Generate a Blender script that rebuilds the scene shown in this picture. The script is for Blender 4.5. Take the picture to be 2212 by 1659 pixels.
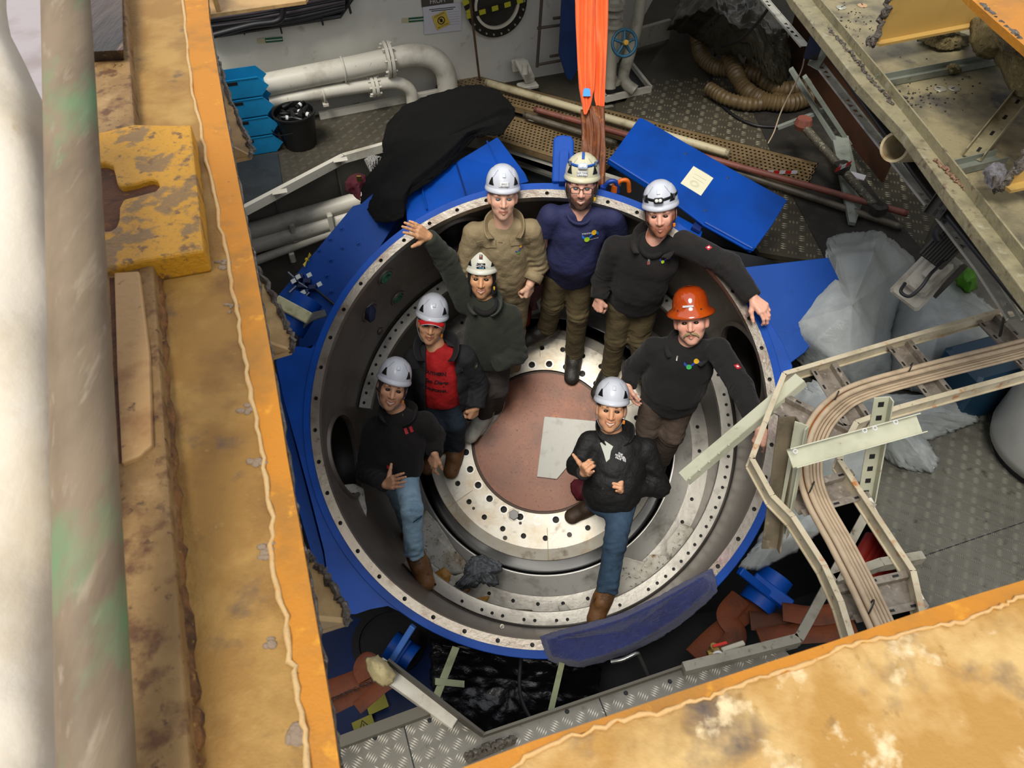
import bpy, bmesh, math, random
import numpy as np
from mathutils import Vector, Matrix
from mathutils.bvhtree import BVHTree
random.seed(7); RNG = np.random.default_rng(7)
for _o in list(bpy.data.objects): bpy.data.objects.remove(_o)
SC = bpy.context.scene
COL = SC.collection
# ---------------------------------------------------------------- camera (pitched 48 degrees down through the deck opening)
FPX = 1600.0; CX, CY = 1106.0, 829.5; PITCH = math.radians(48)
CAM = np.array([0.0, 0.0, 3.5])
AX = np.array([1.0, 0, 0]); AU = np.array([0, math.sin(PITCH), math.cos(PITCH)]); AF = np.array([0, math.cos(PITCH), -math.sin(PITCH)])
cd = bpy.data.cameras.new('camera'); cam = bpy.data.objects.new('camera', cd); COL.objects.link(cam)
cd.sensor_width = 36.0; cd.lens = 36.0 * FPX / 2212.0; cd.clip_start = 0.05; cd.clip_end = 100
cam.location = CAM; cam.rotation_euler = (math.radians(90) - PITCH, 0, 0)
cd.dof.use_dof = True; cd.dof.focus_distance = 4.8; cd.dof.aperture_fstop = 8.0
SC.camera = cam
# ---------------------------------------------------------------- overcast sky and a veiled sun
W = bpy.data.worlds.new('overcast_sky'); SC.world = W; W.use_nodes = True
_n = W.node_tree.nodes; _n['Background'].inputs[0].default_value = (0.93, 0.95, 1.0, 1); _n['Background'].inputs[1].default_value = 0.85
def lamp(name, kind, loc, target, energy, col, size):
    d = bpy.data.lights.new(name, kind); o = bpy.data.objects.new(name, d); COL.objects.link(o)
    d.energy = energy; d.color = col; o.location = loc
    if kind == 'SUN': d.angle = size
    elif kind == 'AREA': d.shape = 'DISK'; d.size = size
    else: d.shadow_soft_size = size
    o.rotation_euler = (Vector(target) - Vector(loc)).to_track_quat('-Z', 'Y').to_euler()
    return o
lamp('veiled_sun', 'SUN', (-1.6, -1.4, 9), (0.3, 2.9, 0), 2.9, (1.0, 0.95, 0.86), math.radians(24))
SC.view_settings.view_transform = 'Standard'; SC.view_settings.look = 'None'
SC.view_settings.exposure = 0.22; SC.view_settings.gamma = 1.0; SC.view_settings.use_curve_mapping = False
# ---------------------------------------------------------------- pixel-to-place helpers (image taken as 2212 x 1659)
def ray(px, py): return (px - CX) / FPX * AX + (CY - py) / FPX * AU + AF
def PD(px, py, z): return CAM + z * ray(px, py)                       # at a distance along the lens axis
def PZ(px, py, Z): r = ray(px, py); return CAM + r * (Z - CAM[2]) / r[2]     # on a level plane
def PY(px, py, Y): r = ray(px, py); return CAM + r * (Y - CAM[1]) / r[1]     # on an upright plane
def PP(px, py, o, n): r = ray(px, py); return CAM + r * (np.dot(np.asarray(o) - CAM, n) / np.dot(r, n))
def proj(P):
    q = np.asarray(P, float) - CAM; z = q @ AF
    return CX + FPX * (q @ AX) / z, CY - FPX * (q @ AU) / z, z
# frame of the tilted well: origin at the middle of its top flange, WN points out of the well
WD = ray(1194.9, 1162); WD = WD / np.linalg.norm(WD); WN = -WD
WO = PD(1166.7, 874.8, 4.3)
WX = np.cross([0, 1, 0], WN); WX /= np.linalg.norm(WX); WY = np.cross(WN, WX)
def wl(r, th, h): return WO + WD * h + r * (math.cos(th) * WX + math.sin(th) * WY)
def PR(px, py, h): return PP(px, py, WO + WD * h, WN)
def wloc(P): q = np.asarray(P) - WO; return np.array([q @ WX, q @ WY, q @ WN])
WM = Matrix(((WX[0], WY[0], WN[0], WO[0]), (WX[1], WY[1], WN[1], WO[1]), (WX[2], WY[2], WN[2], WO[2]), (0, 0, 0, 1)))
# ---------------------------------------------------------------- object helpers
def unit(v): v = np.asarray(v, float); return v / (np.linalg.norm(v) + 1e-12)
def tag(o, label=None, cat=None, group=None, kind=None):
    if label: o['label'] = label
    if cat: o['category'] = cat
    if group: o['group'] = group
    if kind: o['kind'] = kind
    return o
def thing(name, loc, label, cat, group=None, M=None):
    o = bpy.data.objects.new(name, None); COL.objects.link(o); o.empty_display_size = 0.1
    if M is not None: o.matrix_world = M
    else: o.location = Vector(loc)
    return tag(o, label, cat, group)
def wmat(o):
    m = o.matrix_basis.copy(); p = o.parent
    while p: m = p.matrix_basis @ m; p = p.parent
    return m
class MB:
    """collects geometry in world (or parent-local) coordinates"""
    def __init__(s): s.v = []; s.f = []; s.m = []; s.cur = 0; s.col = None
    def add(s, V, Fc, mi=None):
        b = len(s.v); s.v.extend([tuple(map(float, p)) for p in V]); s.f.extend([tuple(i + b for i in q) for q in Fc])
        s.m.extend([s.cur if mi is None else mi] * len(Fc)); return s
    def hexa(s, p): # 8 points, bottom 4 then top 4
        return s.add(p, [(3, 2, 1, 0), (4, 5, 6, 7), (0, 1, 5, 4), (1, 2, 6, 5), (2, 3, 7, 6), (3, 0, 4, 7)])
    def box(s, c, size, ax=None, bev=0.0):
        c = np.asarray(c, float); a = np.eye(3) if ax is None else np.asarray(ax, float); h = np.asarray(size, float) / 2
        if bev <= 0:
            P = [c + a[0]*x*h[0] + a[1]*y*h[1] + a[2]*z*h[2] for z in (-1, 1) for x, y in ((-1, -1), (1, -1), (1, 1), (-1, 1))]
            return s.hexa(P)
        b = min(bev, h.min() * .49); ring = []
        def loop(z, i):
            q = []
            for x, y in ((-1, -1), (1, -1), (1, 1), (-1, 1)):
                hx, hy = h[0] - i, h[1] - i
                c1 = (x*(hx), y*(hy - b)); c2 = (x*(hx - b), y*hy)
                q += [c1, c2] if x*y > 0 else [c2, c1]
            return [c + a[0]*u + a[1]*w + a[2]*z for u, w in q]
        # keep order counter-clockwise
        L = [loop(-h[2], b*.999), loop(-h[2] + b, 0), loop(h[2] - b, 0), loop(h[2], b*.999)]
        V = [p for q in L for p in q]; n = 8; Fc = []
        for k in range(3):
            for i in range(n): j = (i + 1) % n; Fc.append((k*n + i, k*n + j, (k+1)*n + j, (k+1)*n + i))
        Fc.append(tuple(range(n - 1, -1, -1))); Fc.append(tuple(range(3*n, 4*n)))
        return s.add(V, Fc)
    def bar(s, a, b, w, t, up=(0, 0, 1), bev=0.0):
        a = np.asarray(a, float); b = np.asarray(b, float); x = unit(b - a); y = unit(np.cross(up, x)); z = np.cross(x, y)
        return s.box((a + b) / 2, (np.linalg.norm(b - a), w, t), (x, y, z), bev)
    def prism(s, poly, ext): # polygon points (3D), extruded by vector ext
        n = len(poly); P = [np.asarray(p, float) for p in poly]; e = np.asarray(ext, float)
        nr = sum((np.cross(P[i] - P[0], P[(i + 1) % n] - P[0]) for i in range(n)), np.zeros(3))
        if nr @ e > 0: P = P[::-1]
        V = P + [p + e for p in P]
        Fc = [tuple(range(n)), tuple(range(2*n - 1, n - 1, -1))] + [(j, i, n + i, n + j) for i, j in ((k, (k + 1) % n) for k in range(n))]
        return s.add(V, Fc)
    def tube(s, pts, r, n=10, caps=True, squash=None):
        P = [np.asarray(p, float) for p in pts]; m = len(P); R = r if hasattr(r, '__len__') else [r] * m
        T = [unit(P[min(i + 1, m - 1)] - P[max(i - 1, 0)]) for i in range(m)]
        u = unit(np.cross(T[0], [0.3, 0.2, 1] if abs(T[0][2]) < .9 else [1, 0.1, 0])); V = []
        for i in range(m):
            u = unit(u - T[i] * (u @ T[i])); w = np.cross(T[i], u)
            for k in range(n):
                a = 2*math.pi*k/n; off = (u*math.cos(a) + w*math.sin(a)) * R[i]
                if squash is not None: off = off - np.asarray(squash[0])*(off @ np.asarray(squash[0]))*(1 - squash[1])
                V.append(P[i] + off)
        Fc = [(i*n + k, i*n + (k+1) % n, (i+1)*n + (k+1) % n, (i+1)*n + k) for i in range(m - 1) for k in range(n)]
        if caps: Fc += [tuple(range(n - 1, -1, -1)), tuple(range((m-1)*n, m*n))]
        return s.add(V, Fc)
    def lathe(s, prof, c, ax=None, n=32, a0=0.0, a1=2*math.pi, closed=None):
        c = np.asarray(c, float); A = np.eye(3) if ax is None else np.asarray(ax, float); full = abs(a1 - a0 - 2*math.pi) < 1e-6
        m = len(prof); k = n if full else n + 1; V = []
        for i in range(k):
            a = a0 + (a1 - a0)*i/n
            for r, z in prof: V.append(c + A[0]*r*math.cos(a) + A[1]*r*math.sin(a) + A[2]*z)
        Fc = []
        for i in range(n):
            j = (i + 1) % k if full else i + 1
            for q in range(m - 1): Fc.append((i*m + q, j*m + q, j*m + q + 1, i*m + q + 1))
        if not full and closed: Fc += [tuple(range(m)), tuple(range((k-1)*m + m - 1, (k-1)*m - 1, -1))]
        return s.add(V, Fc)
    def cyl(s, a, b, r, n=16, r2=None): return s.tube([a, b], [r, r if r2 is None else r2], n)
    def torus(s, c, ax, R, r, n=24, m=8):
        A = np.asarray(ax, float); c = np.asarray(c, float)
        V = [c + (A[0]*math.cos(2*math.pi*i/n) + A[1]*math.sin(2*math.pi*i/n))*(R + r*math.cos(2*math.pi*j/m)) + A[2]*r*math.sin(2*math.pi*j/m) for i in range(n) for j in range(m)]
        return s.add(V, [(i*m + j, ((i+1) % n)*m + j, ((i+1) % n)*m + (j+1) % m, i*m + (j+1) % m) for i in range(n) for j in range(m)])
    def grid(s, fn, nu, nv, thick=None):
        V = [fn(i/nu, j/nv) for i in range(nu + 1) for j in range(nv + 1)]
        Fc = [(i*(nv+1) + j, (i+1)*(nv+1) + j, (i+1)*(nv+1) + j + 1, i*(nv+1) + j + 1) for i in range(nu) for j in range(nv)]
        return s.add(V, Fc)
    def ball(s, c, r, n=12, m=8, ax=None):
        A = np.eye(3) if ax is None else np.asarray(ax, float); r = np.asarray([r]*3 if not hasattr(r, '__len__') else r)
        V = [np.asarray(c) + A.T @ (r*np.array([math.sin(math.pi*j/m)*math.cos(2*math.pi*i/n), math.sin(math.pi*j/m)*math.sin(2*math.pi*i/n), math.cos(math.pi*j/m)])) for i in range(n) for j in range(m + 1)]
        return s.add(V, [(i*(m+1) + j, i*(m+1) + j + 1, ((i+1) % n)*(m+1) + j + 1, ((i+1) % n)*(m+1) + j) for i in range(n) for j in range(m)])
    def build(s, name, mats, parent=None, smooth=None, weld=False, bevel=0, local=False, solid=0, subsurf=0):
        if not isinstance(mats, (list, tuple)): mats = [mats]
        V = np.array(s.v, float).reshape(-1, 3)
        if parent is None and not local:
            org = np.array([(V[:, 0].min() + V[:, 0].max())/2, (V[:, 1].min() + V[:, 1].max())/2, V[:, 2].min()]); V = V - org
        elif not local:
            Mi = np.array(wmat(parent).inverted()); V = V @ Mi[:3, :3].T + Mi[:3, 3]; org = None
        else: org = None
        me = bpy.data.meshes.new(name); me.from_pydata(V.tolist(), [], s.f)
        for x in mats: me.materials.append(x)
        if any(s.m): me.polygons.foreach_set('material_index', s.m)
        if s.col is not None:
            ca = me.color_attributes.new('Col', 'FLOAT_COLOR', 'POINT'); ca.data.foreach_set('color', np.asarray(s.col, np.float32).ravel())
        if weld:
            bm = bmesh.new(); bm.from_mesh(me); bmesh.ops.remove_doubles(bm, verts=bm.verts, dist=1e-5); bmesh.ops.recalc_face_normals(bm, faces=bm.faces); bm.to_mesh(me); bm.free()
        o = bpy.data.objects.new(name, me); COL.objects.link(o)
        if org is not None: o.location = Vector(org)
        if parent is not None: o.parent = parent
        if smooth is not None:
            me.polygons.foreach_set('use_smooth', [True] * len(me.polygons))
            if smooth < 180:
                try: me.set_sharp_from_angle(angle=math.radians(smooth))
                except Exception: pass
        if bevel:
            b = o.modifiers.new('bevel', 'BEVEL'); b.width = bevel; b.segments = 2; b.limit_method = 'ANGLE'
        if solid:
            b = o.modifiers.new('solid', 'SOLIDIFY'); b.thickness = solid; b.offset = 0
        if subsurf:
            b = o.modifiers.new('sub', 'SUBSURF'); b.levels = subsurf; b.render_levels = subsurf
        me.update(); return o
def copy_tree(o, parent=None):
    c = o.copy(); COL.objects.link(c); c.parent = parent
    for ch in list(o.children): copy_tree(ch, c)
    return c
def struct(name, mb, m, **k): return tag(mb.build(name, m, **k), kind='structure')
# ---------------------------------------------------------------- procedural materials
def srgb(h):
    h = h.lstrip('#'); c = [int(h[i:i+2], 16)/255 for i in (0, 2, 4)]
    return tuple(x/12.92 if x <= .04045 else ((x + .055)/1.055)**2.4 for x in c) + (1,)
MATS = {}
def mat(name, col, rough=.5, metal=0.0, layers=(), bump=(), spec=.5, alpha=None, trans=0, emit=None, vcol=False, rvar=0, coat=0, ior=None, sheen=0, sub=0):
    """layers: (scale, colour, lo, hi[, stretch xyz[, detail[, kind]]]); bump: (scale, strength[, stretch[, kind]])"""
    if name in MATS: return MATS[name]
    m = bpy.data.materials.new(name); MATS[name] = m; m.use_nodes = True; nt = m.node_tree; N = nt.nodes; L = nt.links
    b = N['Principled BSDF']; b.inputs['Roughness'].default_value = rough; b.inputs['Metallic'].default_value = metal
    b.inputs['Specular IOR Level'].default_value = spec
    if coat: b.inputs['Coat Weight'].default_value = coat; b.inputs['Coat Roughness'].default_value = .08
    if ior: b.inputs['IOR'].default_value = ior
    if sheen: b.inputs['Sheen Weight'].default_value = sheen; b.inputs['Sheen Roughness'].default_value = .5
    if sub: b.inputs['Subsurface Weight'].default_value = sub; b.inputs['Subsurface Radius'].default_value = (.012, .005, .003)
    tc = N.new('ShaderNodeTexCoord')
    def tex(scale, stretch, detail, kind):
        mp = N.new('ShaderNodeMapping'); mp.inputs['Scale'].default_value = stretch or (1, 1, 1); L.new(tc.outputs['Object'], mp.inputs[0])
        if kind == 'voronoi':
            t = N.new('ShaderNodeTexVoronoi'); t.inputs['Scale'].default_value = scale; L.new(mp.outputs[0], t.inputs['Vector']); return t.outputs['Distance']
        if kind == 'wave':
            t = N.new('ShaderNodeTexWave'); t.inputs['Scale'].default_value = scale; t.inputs['Distortion'].default_value = 4; t.inputs['Detail'].default_value = 3; L.new(mp.outputs[0], t.inputs['Vector']); return t.outputs['Fac']
        t = N.new('ShaderNodeTexNoise'); t.inputs['Scale'].default_value = scale; t.inputs['Detail'].default_value = detail; t.inputs['Roughness'].default_value = .6
        L.new(mp.outputs[0], t.inputs['Vector']); return t.outputs['Fac']
    if vcol:
        a = N.new('ShaderNodeVertexColor'); a.layer_name = 'Col'; cur = a.outputs['Color']
    else:
        rgb = N.new('ShaderNodeRGB'); rgb.outputs[0].default_value = srgb(col) if isinstance(col, str) else tuple(col) + (1,) * (4 - len(col)); cur = rgb.outputs[0]
    last = None
    for ly in layers:
        sc, c2, lo, hi = ly[:4]; st = ly[4] if len(ly) > 4 else None; de = ly[5] if len(ly) > 5 else 5; kd = ly[6] if len(ly) > 6 else 'noise'
        f = tex(sc, st, de, kd); r = N.new('ShaderNodeMapRange'); r.inputs[1].default_value = lo; r.inputs[2].default_value = hi; L.new(f, r.inputs[0])
        mx = N.new('ShaderNodeMix'); mx.data_type = 'RGBA'; L.new(r.outputs[0], mx.inputs[0]); L.new(cur, mx.inputs[6])
        mx.inputs[7].default_value = srgb(c2) if isinstance(c2, str) else tuple(c2) + (1,) * (4 - len(c2)); cur = mx.outputs[2]; last = r.outputs[0]
    L.new(cur, b.inputs['Base Color'])
    if rvar and last is not None:
        r = N.new('ShaderNodeMapRange'); r.inputs[3].default_value = rough; r.inputs[4].default_value = min(1, rough + rvar); L.new(last, r.inputs[0]); L.new(r.outputs[0], b.inputs['Roughness'])
    prev = None
    for bp in bump:
        f = tex(bp[0], bp[2] if len(bp) > 2 else None, 6, bp[3] if len(bp) > 3 else 'noise'); bn = N.new('ShaderNodeBump'); bn.inputs['Strength'].default_value = bp[1]; bn.inputs['Distance'].default_value = .02
        L.new(f, bn.inputs['Height']);
        if prev: L.new(prev, bn.inputs['Normal'])
        prev = bn.outputs[0]
    if prev: L.new(prev, b.inputs['Normal'])
    if trans: b.inputs['Transmission Weight'].default_value = trans
    if alpha is not None: b.inputs['Alpha'].default_value = alpha
    if emit: b.inputs['Emission Color'].default_value = srgb(emit[0]); b.inputs['Emission Strength'].default_value = emit[1]
    return m
# ================================================================ materials used all over
M_white = mat('white_marine_paint', '#cbc7ba', .42, layers=[(3.2, '#9b9485', .50, .72), (19, '#7f6d50', .64, .77)], bump=[(30, .05)])
M_wall = mat('white_wall_paint', '#d2d0c6', .45, layers=[(1.6, '#b9b6ac', .45, .8), (7, '#9a9282', .62, .82)], bump=[(9, .04)])
M_pitwall = mat('grey_pit_paint', '#8f8b80', .5, layers=[(2.5, '#6f6b60', .45, .75), (20, '#4e463a', .66, .8)])
M_tread = mat('alu_tread', '#7f7b71', .42, .5, layers=[(3, '#625e56', .5, .72), (24, '#4e463b', .62, .78)], bump=[(60, .05)])
M_treadbar = mat('alu_tread_bar', '#dad6ca', .35, .4, layers=[(6, '#b3aea1', .5, .75)])
M_dktread = mat('grey_floor_plate', '#5b5a52', .5, .25, layers=[(2.2, '#47463f', .42, .7), (17, '#38342c', .6, .75)], bump=[(50, .06)])
M_dkbar = mat('grey_floor_plate_bar', '#79776c', .42, .35, layers=[(5, '#55534b', .45, .7)])
M_brfloor = mat('brown_worn_floor_plate', '#4c473b', .55, .15, layers=[(2, '#38332a', .42, .68), (15, '#6a5e48', .62, .8)], bump=[(40, .08)])
M_brbar = mat('brown_floor_stud', '#8c8672', .4, .4, layers=[(8, '#5a5342', .45, .7)])
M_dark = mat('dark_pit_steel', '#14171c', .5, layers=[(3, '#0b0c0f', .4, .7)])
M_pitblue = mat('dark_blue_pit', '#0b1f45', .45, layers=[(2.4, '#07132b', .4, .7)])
M_orange = mat('orange_primer', '#b0710c', .6, layers=[(2.6, '#8a6020', .52, .68), (8, '#96651a', .55, .69), (24, '#c28518', .6, .72), (70, '#6b4612', .68, .76)], bump=[(40, .12), (160, .1)])
M_deck = mat('burnt_yellow_deck', '#8a6529', .6, layers=[(4, '#a07d3f', .47, .62), (2.6, '#6d4c1e', .52, .66), (7, '#564433', .60, .72), (34, '#97783f', .66, .74), (120, '#4a351c', .70, .77)], bump=[(18, .15), (90, .2)])
M_deckc = mat('cream_burnt_deck', '#a57b38', .6, layers=[(3.6, '#bf9f66', .45, .58), (3, '#8a662c', .54, .68), (4.2, '#51453e', .545, .68), (24, '#8f6c34', .62, .72), (13, '#d2bd94', .58, .68)], bump=[(14, .2), (70, .2)])
M_coam = mat('ochre_coaming', '#7d5f35', .65, layers=[(9, '#8c6e42', .45, .62), (15, '#5a3a1c', .52, .64), (42, '#442a15', .59, .70), (6, '#9a7c50', .6, .75)], bump=[(22, .3), (100, .3)])
M_yel = mat('chipped_yellow_paint', '#b98512', .55, layers=[(11, '#806237', .54, .60), (34, '#6f4e24', .57, .65), (80, '#9a7012', .55, .7)], bump=[(30, .25), (120, .2)])
M_rust = mat('dark_rust', '#5a3418', .8, layers=[(14, '#2e1a0d', .45, .7), (50, '#7c4d22', .58, .72)], bump=[(60, .5)])
M_bead = mat('sealant_bead', '#bb9c6b', .6, layers=[(20, '#b98e55', .5, .7)], bump=[(60, .3)])
M_greydeck = mat('grey_deck_paint', '#9a9192', .55, layers=[(4, '#857a78', .5, .7), (60, '#4b3a34', .72, .78)])
M_cut = mat('torch_cut_edge', '#6f685f', .45, .5, layers=[(30, '#3e342c', .45, .65), (70, '#9a938c', .58, .7)], bump=[(90, .8)])
DZ = 2.3
def zpoly(pts, Z): return [PZ(x, y, Z) for x, y in pts]
def slab(pts, Z, t): return MB().prism(zpoly(pts, Z), (0, 0, -t))
def inpoly(x, y, P):
    c = False; j = len(P) - 1
    for i in range(len(P)):
        if (P[i][1] > y) != (P[j][1] > y) and x < (P[j][0]-P[i][0])*(y-P[i][1])/(P[j][1]-P[i][1]) + P[i][0]: c = not c
        j = i
    return c
def tread(poly, Z, cell, ang, ln, wd, ht, nb=5, lim=9000, sub=None):
    """raised bars of a tread plate, clipped to a polygon in plan"""
    P = [(p[0], p[1]) for p in poly]; A = np.array(P); b = MB(); ca, sa = math.cos(ang), math.sin(ang)
    ce = A.mean(0); R = np.abs(A - ce).max()*1.5; n = int(R/cell) + 1; cnt = 0
    for i in range(-n, n):
        for j in range(-n, n):
            u, v = i*cell, j*cell; x = ce[0] + u*ca - v*sa; y = ce[1] + u*sa + v*ca
            if not inpoly(x, y, P): continue
            if sub and not sub(x, y): continue
            d = ang + (math.pi/4 if (i + j) % 2 else -math.pi/4); cx, cy = math.cos(d), math.sin(d)
            for k in range(nb):
                o = (k - (nb-1)/2)*cell*.86/nb; mx, my = x - cy*o, y + cx*o; h = ln/2*(1 - .12*abs(k - (nb-1)/2))
                if not inpoly(mx, my, P): continue
                base = [(mx - cx*h, my - cy*h), (mx - cy*wd, my + cx*wd), (mx + cx*h, my + cy*h), (mx + cy*wd, my - cx*wd)]
                top = [(mx - cx*h*.55, my - cy*h*.55), (mx - cy*wd*.45, my + cx*wd*.45), (mx + cx*h*.55, my + cy*h*.55), (mx + cy*wd*.45, my - cx*wd*.45)]
                b.add([(q[0], q[1], Z) for q in base[::-1]] + [(q[0], q[1], Z + ht) for q in top[::-1]], [(4, 5, 6, 7), (0, 1, 5, 4), (1, 2, 6, 5), (2, 3, 7, 6), (3, 0, 4, 7)]); cnt += 1
                if cnt > lim: return b
    return b
SHIP = math.radians(18)
SD = np.array([math.cos(SHIP), math.sin(SHIP), 0]); TD = np.array([-SD[1], SD[0], 0]); UP = np.array([0, 0, 1.0])
# ================================================================ floors and walls of the machinery space
# pit bottom and pit sides
pz = -2.6
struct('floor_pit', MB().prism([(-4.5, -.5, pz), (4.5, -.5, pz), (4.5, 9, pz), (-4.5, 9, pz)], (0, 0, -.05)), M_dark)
# walkway of bright tread plate at the near side
WK = [(600, 1640), (735, 1605), (960, 1520), (1042, 1590), (1480, 1440), (1690, 1398), (1730, 1440), (1800, 1560), (1800, 1900), (400, 1900)]
w_o = struct('floor_walkway', slab(WK, 0, .03), M_tread, bevel=.002)
tw = zpoly(WK, 0)
jl = [PZ(868, 1550, 0), PZ(900, 1680, 0)]; jr = [PZ(1293, 1505, 0), PZ(1315, 1560, 0)]
tag(tread(tw, 0, .062, SHIP, .05, .0035, .0028).build('tread_bars', M_treadbar, w_o), kind='stuff')
jm = MB()
for a, b in ((jl[0], jl[1]), (jr[0], jr[1])): jm.bar(a + UP*.001, b + UP*.001, .005, .004)
jm.build('plate_joint', M_dark, w_o)
sc_ = MB()
for x, y in ((810, 1594), (867, 1567), (928, 1556), (1225, 1537), (1352, 1497), (1447, 1472)): sc_.lathe([(0, .004), (.009, .004), (.011, 0)], PZ(x, y, 0), n=10)
sc_.build('plate_screw', M_dark, w_o)
# dark tread floor at the right
RF = [(1740, 1290), (1630, 960), (1700, 760), (1800, 560), (2080, 620), (2500, 700), (2900, 1150), (2600, 1500), (2100, 1460), (2005, 1318)]
RFp = [(1995, 1315), (1880, 1105), (1905, 930), (1720, 800), (1800, 560), (2080, 560), (2500, 640), (2900, 1150), (2500, 1500), (2080, 1420)]
f_o = struct('floor_right', slab(RFp, 0, .04), M_dktread)
tag(tread(zpoly(RFp, 0), 0, .052, SHIP, .042, .003, .0026, sub=lambda x, y: proj((x, y, 0))[1] > 860).build('tread_bars', M_dkbar, f_o), kind='stuff')
jm = MB(); jm.bar(PZ(1960, 1213, .001), PZ(2300, 1098, .001), .005, .003); jm.build('plate_joint', M_dark, f_o)
eg = MB(); a, b, c = PZ(1995, 1316, .02), PZ(1878, 1096, .02), PZ(1900, 930, .02)
for p, q in ((a, b), (b, c)): eg.bar(p, q, .035, .045)
tag(eg.build('trim_1', M_white), kind='structure')
# brown worn checker floor at the back right
BF_ = [(1330, 250), (1440, 85), (1500, -60), (2050, -60), (2100, 300), (1960, 600), (1790, 570), (1640, 545), (1560, 430), (1420, 330)]
b_o = struct('floor_back', slab(BF_, 0, .04), M_brfloor)
tag(tread(zpoly(BF_, 0), 0, .095, SHIP + .2, .05, .009, .003, nb=3, sub=lambda x, y: y < 7.3).build('floor_studs', M_brbar, b_o), kind='stuff')
b2 = struct('floor_dark_strip', slab([(1600, 180), (1700, 150), (1900, 430), (2010, 560), (1900, 640), (1800, 590), (1690, 380)], .006, .006), mat('dark_rubber_strip', '#23211d', .7, layers=[(9, '#393329', .5, .75)]))
# ledge at the left with its curb
LF = [(350, 470), (440, 300), (560, 285), (700, 250), (905, 205), (985, 165), (1100, 200), (1090, 330), (900, 300), (830, 316), (742, 345), (522, 462), (420, 520)]
l_o = struct('floor_left', slab(LF, 0, .04), M_brfloor)
tag(tread(zpoly(LF, 0), 0, .07, SHIP, .045, .004, .0022, nb=4).build('tread_bars', M_dktread, l_o), kind='stuff')
gp = struct('floor_left_cover', slab([(400, 480), (500, 345), (600, 330), (612, 408), (522, 458)], .012, .012), mat('dark_grey_cover_plate', '#3a3f42', .55, .2, layers=[(5, '#2b2e30', .45, .7), (40, '#5c6062', .6, .75)], bump=[(70, .2)]))
cb = MB(); pts = [PZ(505, 467, .03), PZ(742, 342, .03), PZ(845, 313, .03), PZ(950, 285, .03)]
for p, q in zip(pts, pts[1:]): cb.bar(p, q, .045, .075)
for p in (PZ(604, 414, .075), PZ(735, 345, .075)): cb.box(p, (.12, .06, .004), (SD, TD, UP))
tag(cb.build('trim_2', M_white), kind='structure')
cb = MB(); cb.bar(PZ(690, 250, .03), PZ(985, 192, .03), .05, .06); tag(cb.build('trim_3', M_white), kind='structure')
struct('floor_base_left', MB().prism([(-4.4, 4.4, -.05), (-2.3, 4.7, -.05), (-2.0, 5.6, -.05), (-1.3, 6.3, -.05), (-1.2, 7.4, -.05), (-4.4, 6.6, -.05)], (0, 0, -.02)), M_brfloor)
struct('floor_base_back', slab([(1060, 120), (1345, 120), (1345, 330), (1060, 330)], -.05, .02), M_brfloor)
# white back wall with pipes, and the wall under the ledge
wb0 = PZ(690, 236, 0); WDIR = np.array([math.cos(math.radians(20)), math.sin(math.radians(20)), 0]); WNRM = np.array([WDIR[1], -WDIR[0], 0])
wa = wb0 - WDIR*2.6; wz = wb0 + WDIR*3.15
struct('wall_back', MB().prism([wa - UP*.05, wz - UP*.05, wz + UP*2.3, wa + UP*2.3], -WNRM*.06), M_wall)
def PW(px, py, off=0.0): return PP(px, py, wb0 + WNRM*off, WNRM)
we = wz + np.array([.9, 2.6, 0])
struct('wall_back_return', MB().prism([wz - UP*.05, we - UP*.05, we + UP*2.3, wz + UP*2.3], (-.06, .02, 0)), M_wall)
struct('wall_far', MB().prism([we - UP*.05, we + np.array([6, 1.5, -.05]), we + np.array([6, 1.5, 2.3]), we + UP*2.3], (0, .06, 0)), M_pitwall)
pw0 = PZ(525, 540, -.6); pw0 = pw0 + np.array([0, .30, 0])
def PQ(px, py, off=0.0): return PP(px, py, pw0 + WNRM*off, WNRM)
pwl, pwr = pw0 - WDIR*2.2, pw0 + WDIR*3.6
for q in (pwl, pwr): q[2] = 0
struct('wall_pit_back', MB().prism([pwl + UP*pz, pwr + UP*pz, pwr - UP*.045, pwl - UP*.045], -WNRM*.04), M_pitwall)
rb = MB()
for x in (588, 735): 
    a = PQ(x, 400, .02); rb.box((a[0], a[1], -.55), (.02, .05, 1.0), (WDIR, WNRM, UP))
tag(rb.build('trim_4', M_pitwall), kind='structure')
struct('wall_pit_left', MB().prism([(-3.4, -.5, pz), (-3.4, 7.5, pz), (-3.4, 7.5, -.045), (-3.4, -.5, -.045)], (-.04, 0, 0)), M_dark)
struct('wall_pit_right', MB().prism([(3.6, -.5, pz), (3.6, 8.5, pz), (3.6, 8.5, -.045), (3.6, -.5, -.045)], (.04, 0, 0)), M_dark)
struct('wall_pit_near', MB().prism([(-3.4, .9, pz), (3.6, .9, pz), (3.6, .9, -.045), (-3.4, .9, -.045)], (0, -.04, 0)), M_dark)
struct('wall_left', MB().prism([(-3.6, -.5, 0), (-3.6, 7, 0), (-3.6, 7, DZ), (-3.6, -.5, DZ)], (-.05, 0, 0)), M_wall)
struct('wall_near', MB().prism([(-3.6, -.6, 0), (4.6, -.6, 0), (4.6, -.6, DZ), (-3.6, -.6, DZ)], (0, -.05, 0)), M_wall)
struct('wall_right', MB().prism([(4.6, -.6, 0), (4.6, 9.5, 0), (4.6, 9.5, DZ), (4.6, -.6, DZ)], (.05, 0, 0)), M_pitwall)
struct('floor_base_right', slab([(1285, 230), (1330, 262), (1330, 80), (1340, -80), (2600, -80), (2900, 700), (2080, 640), (1800, 600), (1640, 549), (1420, 335)], -.045, .02), M_brfloor)
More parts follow.
